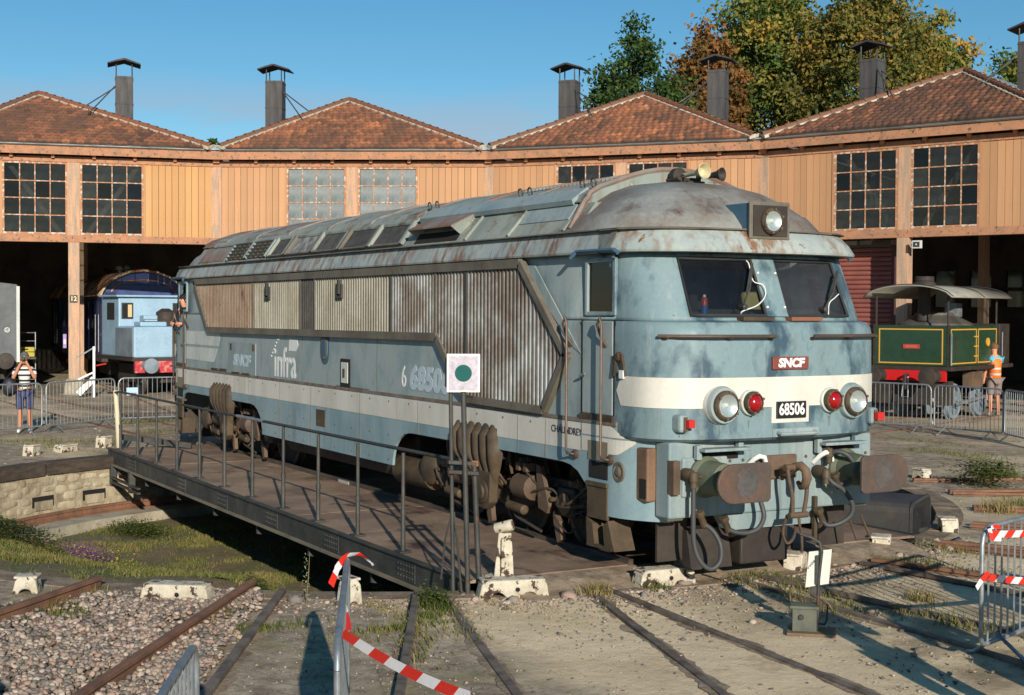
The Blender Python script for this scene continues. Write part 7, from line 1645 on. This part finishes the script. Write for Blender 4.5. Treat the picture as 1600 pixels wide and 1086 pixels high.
h6 = herb(150, 880, -.8, 1.6, .9, 260, .25, .6, 'yellow_flowers', 'scattered yellow flowers in the pit', M['yellow'], .014); h7 = herb(430, 915, -.3, .5, .3, 1600, .12, .4, 'leafy_weeds', 'leafy weeds at the rim beside the ballast')
h8 = herb(1540, 760, GZ, .5, .4, 1400, .4, .3, 'leafy_weeds', 'green weeds beyond the black housing on the right', lf=.03)
for h_ in (h1, h2, h3, h4, h5, h6, h7, h8): h_['kind'] = 'stuff'
tp_ = bz(478, 945, GZ)
pt = MB(); hh = MB()
pt.tube([(0, 0, 0), (.01, .02, .25), (-.01, .04, .48)], [.006, .005, .002], 5)
for i in range(26):
    z = .05+.42*i/26; a_ = i*2.4; r_ = .05*(1-z/.6); hh.add([(0, 0, z), (r_*math.cos(a_-.3), r_*math.sin(a_-.3), z+.02), (r_*1.6*math.cos(a_), r_*1.6*math.sin(a_), z+.01), (r_*math.cos(a_+.3), r_*math.sin(a_+.3), z+.02)], [(0, 1, 2, 3)])
wd_ = empty('tall_weed', (tp_.x, tp_.y, GZ), 0, 'single tall pale weed at the pit rim left of the end-on barrier', 'plant'); pt.build('stem', M['drygrass'], wd_); hh.build('leaf', mat('pale_weed_leaf', (140, 150, 110), rough=.8), wd_)
# ---- trees behind the roundhouse
def leaf_mat(name, stops): return tint_mat(name, stops, bump=0, rough=.65, transl=.35, spec=.25)
LM = {'pine': leaf_mat('dark_green_leaf', [(0, (36, 56, 30)), (.5, (56, 82, 40)), (1, (96, 116, 56))]),
      'mix': leaf_mat('autumn_green_leaf', [(0, (60, 84, 40)), (.4, (100, 122, 58)), (.7, (146, 142, 66)), (1, (184, 148, 66))]),
      'gold': leaf_mat('golden_leaf', [(0, (70, 84, 40)), (.35, (116, 116, 54)), (.7, (160, 130, 58)), (1, (186, 142, 70))]),
      'brown': leaf_mat('bronze_leaf', [(0, (74, 66, 38)), (.5, (126, 96, 54)), (1, (164, 112, 62))])}
M['bark'] = mat('tree_bark', (88, 74, 60), (66, 56, 46), scale=3, stretch=(1, 1, .3), rough=.9)
def tree(u, d, vtop, halfw_px, key, label, n=16000, base_z=3.5, tint=0, leaf=.16, clumps=150, seed=1):
    rg = np.random.default_rng(seed); P0 = at_depth(u, d); ppm = FPX/d; ztop = CZ+(490-vtop)/ppm; rw = halfw_px/ppm; H = ztop
    o = empty('tree', (P0.x, P0.y, GZ), 0, label, 'tree', 'trees behind the roundhouse')
    cz_ = (base_z+H)/2; rz_ = (H-base_z)/2
    tr = MB(); tr.tube([(0, 0, -.2), (.1, .05, H*.3), (-.1, .1, H*.6), (.05, 0, H*.93)], [.32, .25, .15, .03], 8); tr.build('trunk', M['bark'], o, smooth=60)
    C_ = []
    while len(C_) < clumps:
        v = rg.normal(0, 1, 3); v /= np.linalg.norm(v); r_ = rg.uniform(.35, 1)**.5
        wob = 1+.28*mnoise.noise(Vector(v*2.1)+Vector((seed, 0, 0)))
        p = v*r_*wob*np.array([rw, rw, rz_]); f_ = (p[2]/rz_+1)/2
        p[:2] *= (1.15-.45*f_) if key != 'pine' else (.95+.3*math.sin(f_*13+seed+v[0]*2)); C_.append(p+np.array([0, 0, cz_]))
    C_ = np.array(C_)
    lb = MB()
    for i in range(0, min(60, clumps), 2):
        p = Vector(C_[i]); z0 = max(1.5, p.z*.62); lb.tube([(0, 0, z0), (p.x*.45, p.y*.45, (z0+p.z)/2+.2), tuple(p)], [.09, .05, .015], 5)
    lb.build('limb', M['bark'], o, smooth=60)
    ci = rg.integers(0, clumps, n); cs = rg.uniform(.3, .9, clumps)*min(rw, 3.5)*.22; q = C_[ci]+rg.normal(0, 1, (n, 3))*cs[ci][:, None]*np.array([1, 1, .75])
    ct = rg.normal(.45+tint, .2, clumps); t_ = ct[ci]+rg.normal(0, .14, n)
    a = rg.normal(0, 1, (n, 3)); a /= np.linalg.norm(a, axis=1)[:, None]; b = np.cross(a, rg.normal(0, 1, (n, 3))); b /= np.linalg.norm(b, axis=1)[:, None]; s_ = leaf*rg.uniform(.6, 1.4, n)[:, None]
    V_ = np.stack([q-a*s_, q-b*s_*.55, q+a*s_, q+b*s_*.55], 1); F_ = np.arange(n)[:, None]*4+np.array([[0, 1, 2, 3]])
    np_mesh('crown', V_.reshape(-1, 3), F_, LM[key], o, cols=np.repeat(np.clip(t_, 0, 1), 4)); return o
tree(982, 72, 60, 84, 'pine', 'dark green tree with layered branches right of the third smoke vent', 34000, 4, .1, leaf=.12, clumps=170, seed=3)
tree(1105, 76, 42, 72, 'brown', 'bronze-brown tree behind the fourth smoke vent', 32000, 4, 0.05, .14, 240, 5)
tree(1060, 84, 125, 80, 'mix', 'lower green tree between the dark tree and the bronze tree', 12000, 3, -.1, .16, 110, 6)
tree(1215, 80, -85, 125, 'mix', 'tallest green and yellow tree behind the cab roof', 64000, 3, .05, .14, 420, 8)
tree(1350, 74, -40, 140, 'gold', 'broad golden autumn tree around the fifth smoke vent', 64000, 3, -.12, .13, 420, 9)
tree(1450, 86, 20, 85, 'mix', 'yellow-green tree behind the rightmost tiled roof', 36000, 3, .15, .16, 170, 11)
tree(1580, 90, 78, 80, 'mix', 'rounded green tree at the right edge behind the ridge railing', 22000, 3, .05, .16, 110, 12)
tree(1170, 92, 80, 120, 'mix', 'dark green tree low behind the bronze tree', 15000, 3, -.2, .16, 120, 14)
tree(330, 95, 222, 26, 'mix', 'distant small green treetop between the first and second roofs', 2500, 3, -.05, .18, 30, 15)
# shift roots of multi-part structures to their bases
def rebase(root, loc):
    loc = Vector(loc); old = Vector(root.location); root.location = loc
    for ch in root.children: ch.matrix_basis = Matrix.Translation(old-loc) @ ch.matrix_basis
rebase(rh, (V(0).x, V(0).y, GZ))
for o in list(COL.objects):
    if o.name.startswith('track') and o.parent is None and o.type == 'EMPTY' and o.children:
        me = o.children[0].data; p = me.vertices[0].co; rebase(o, (p.x, p.y, GZ))
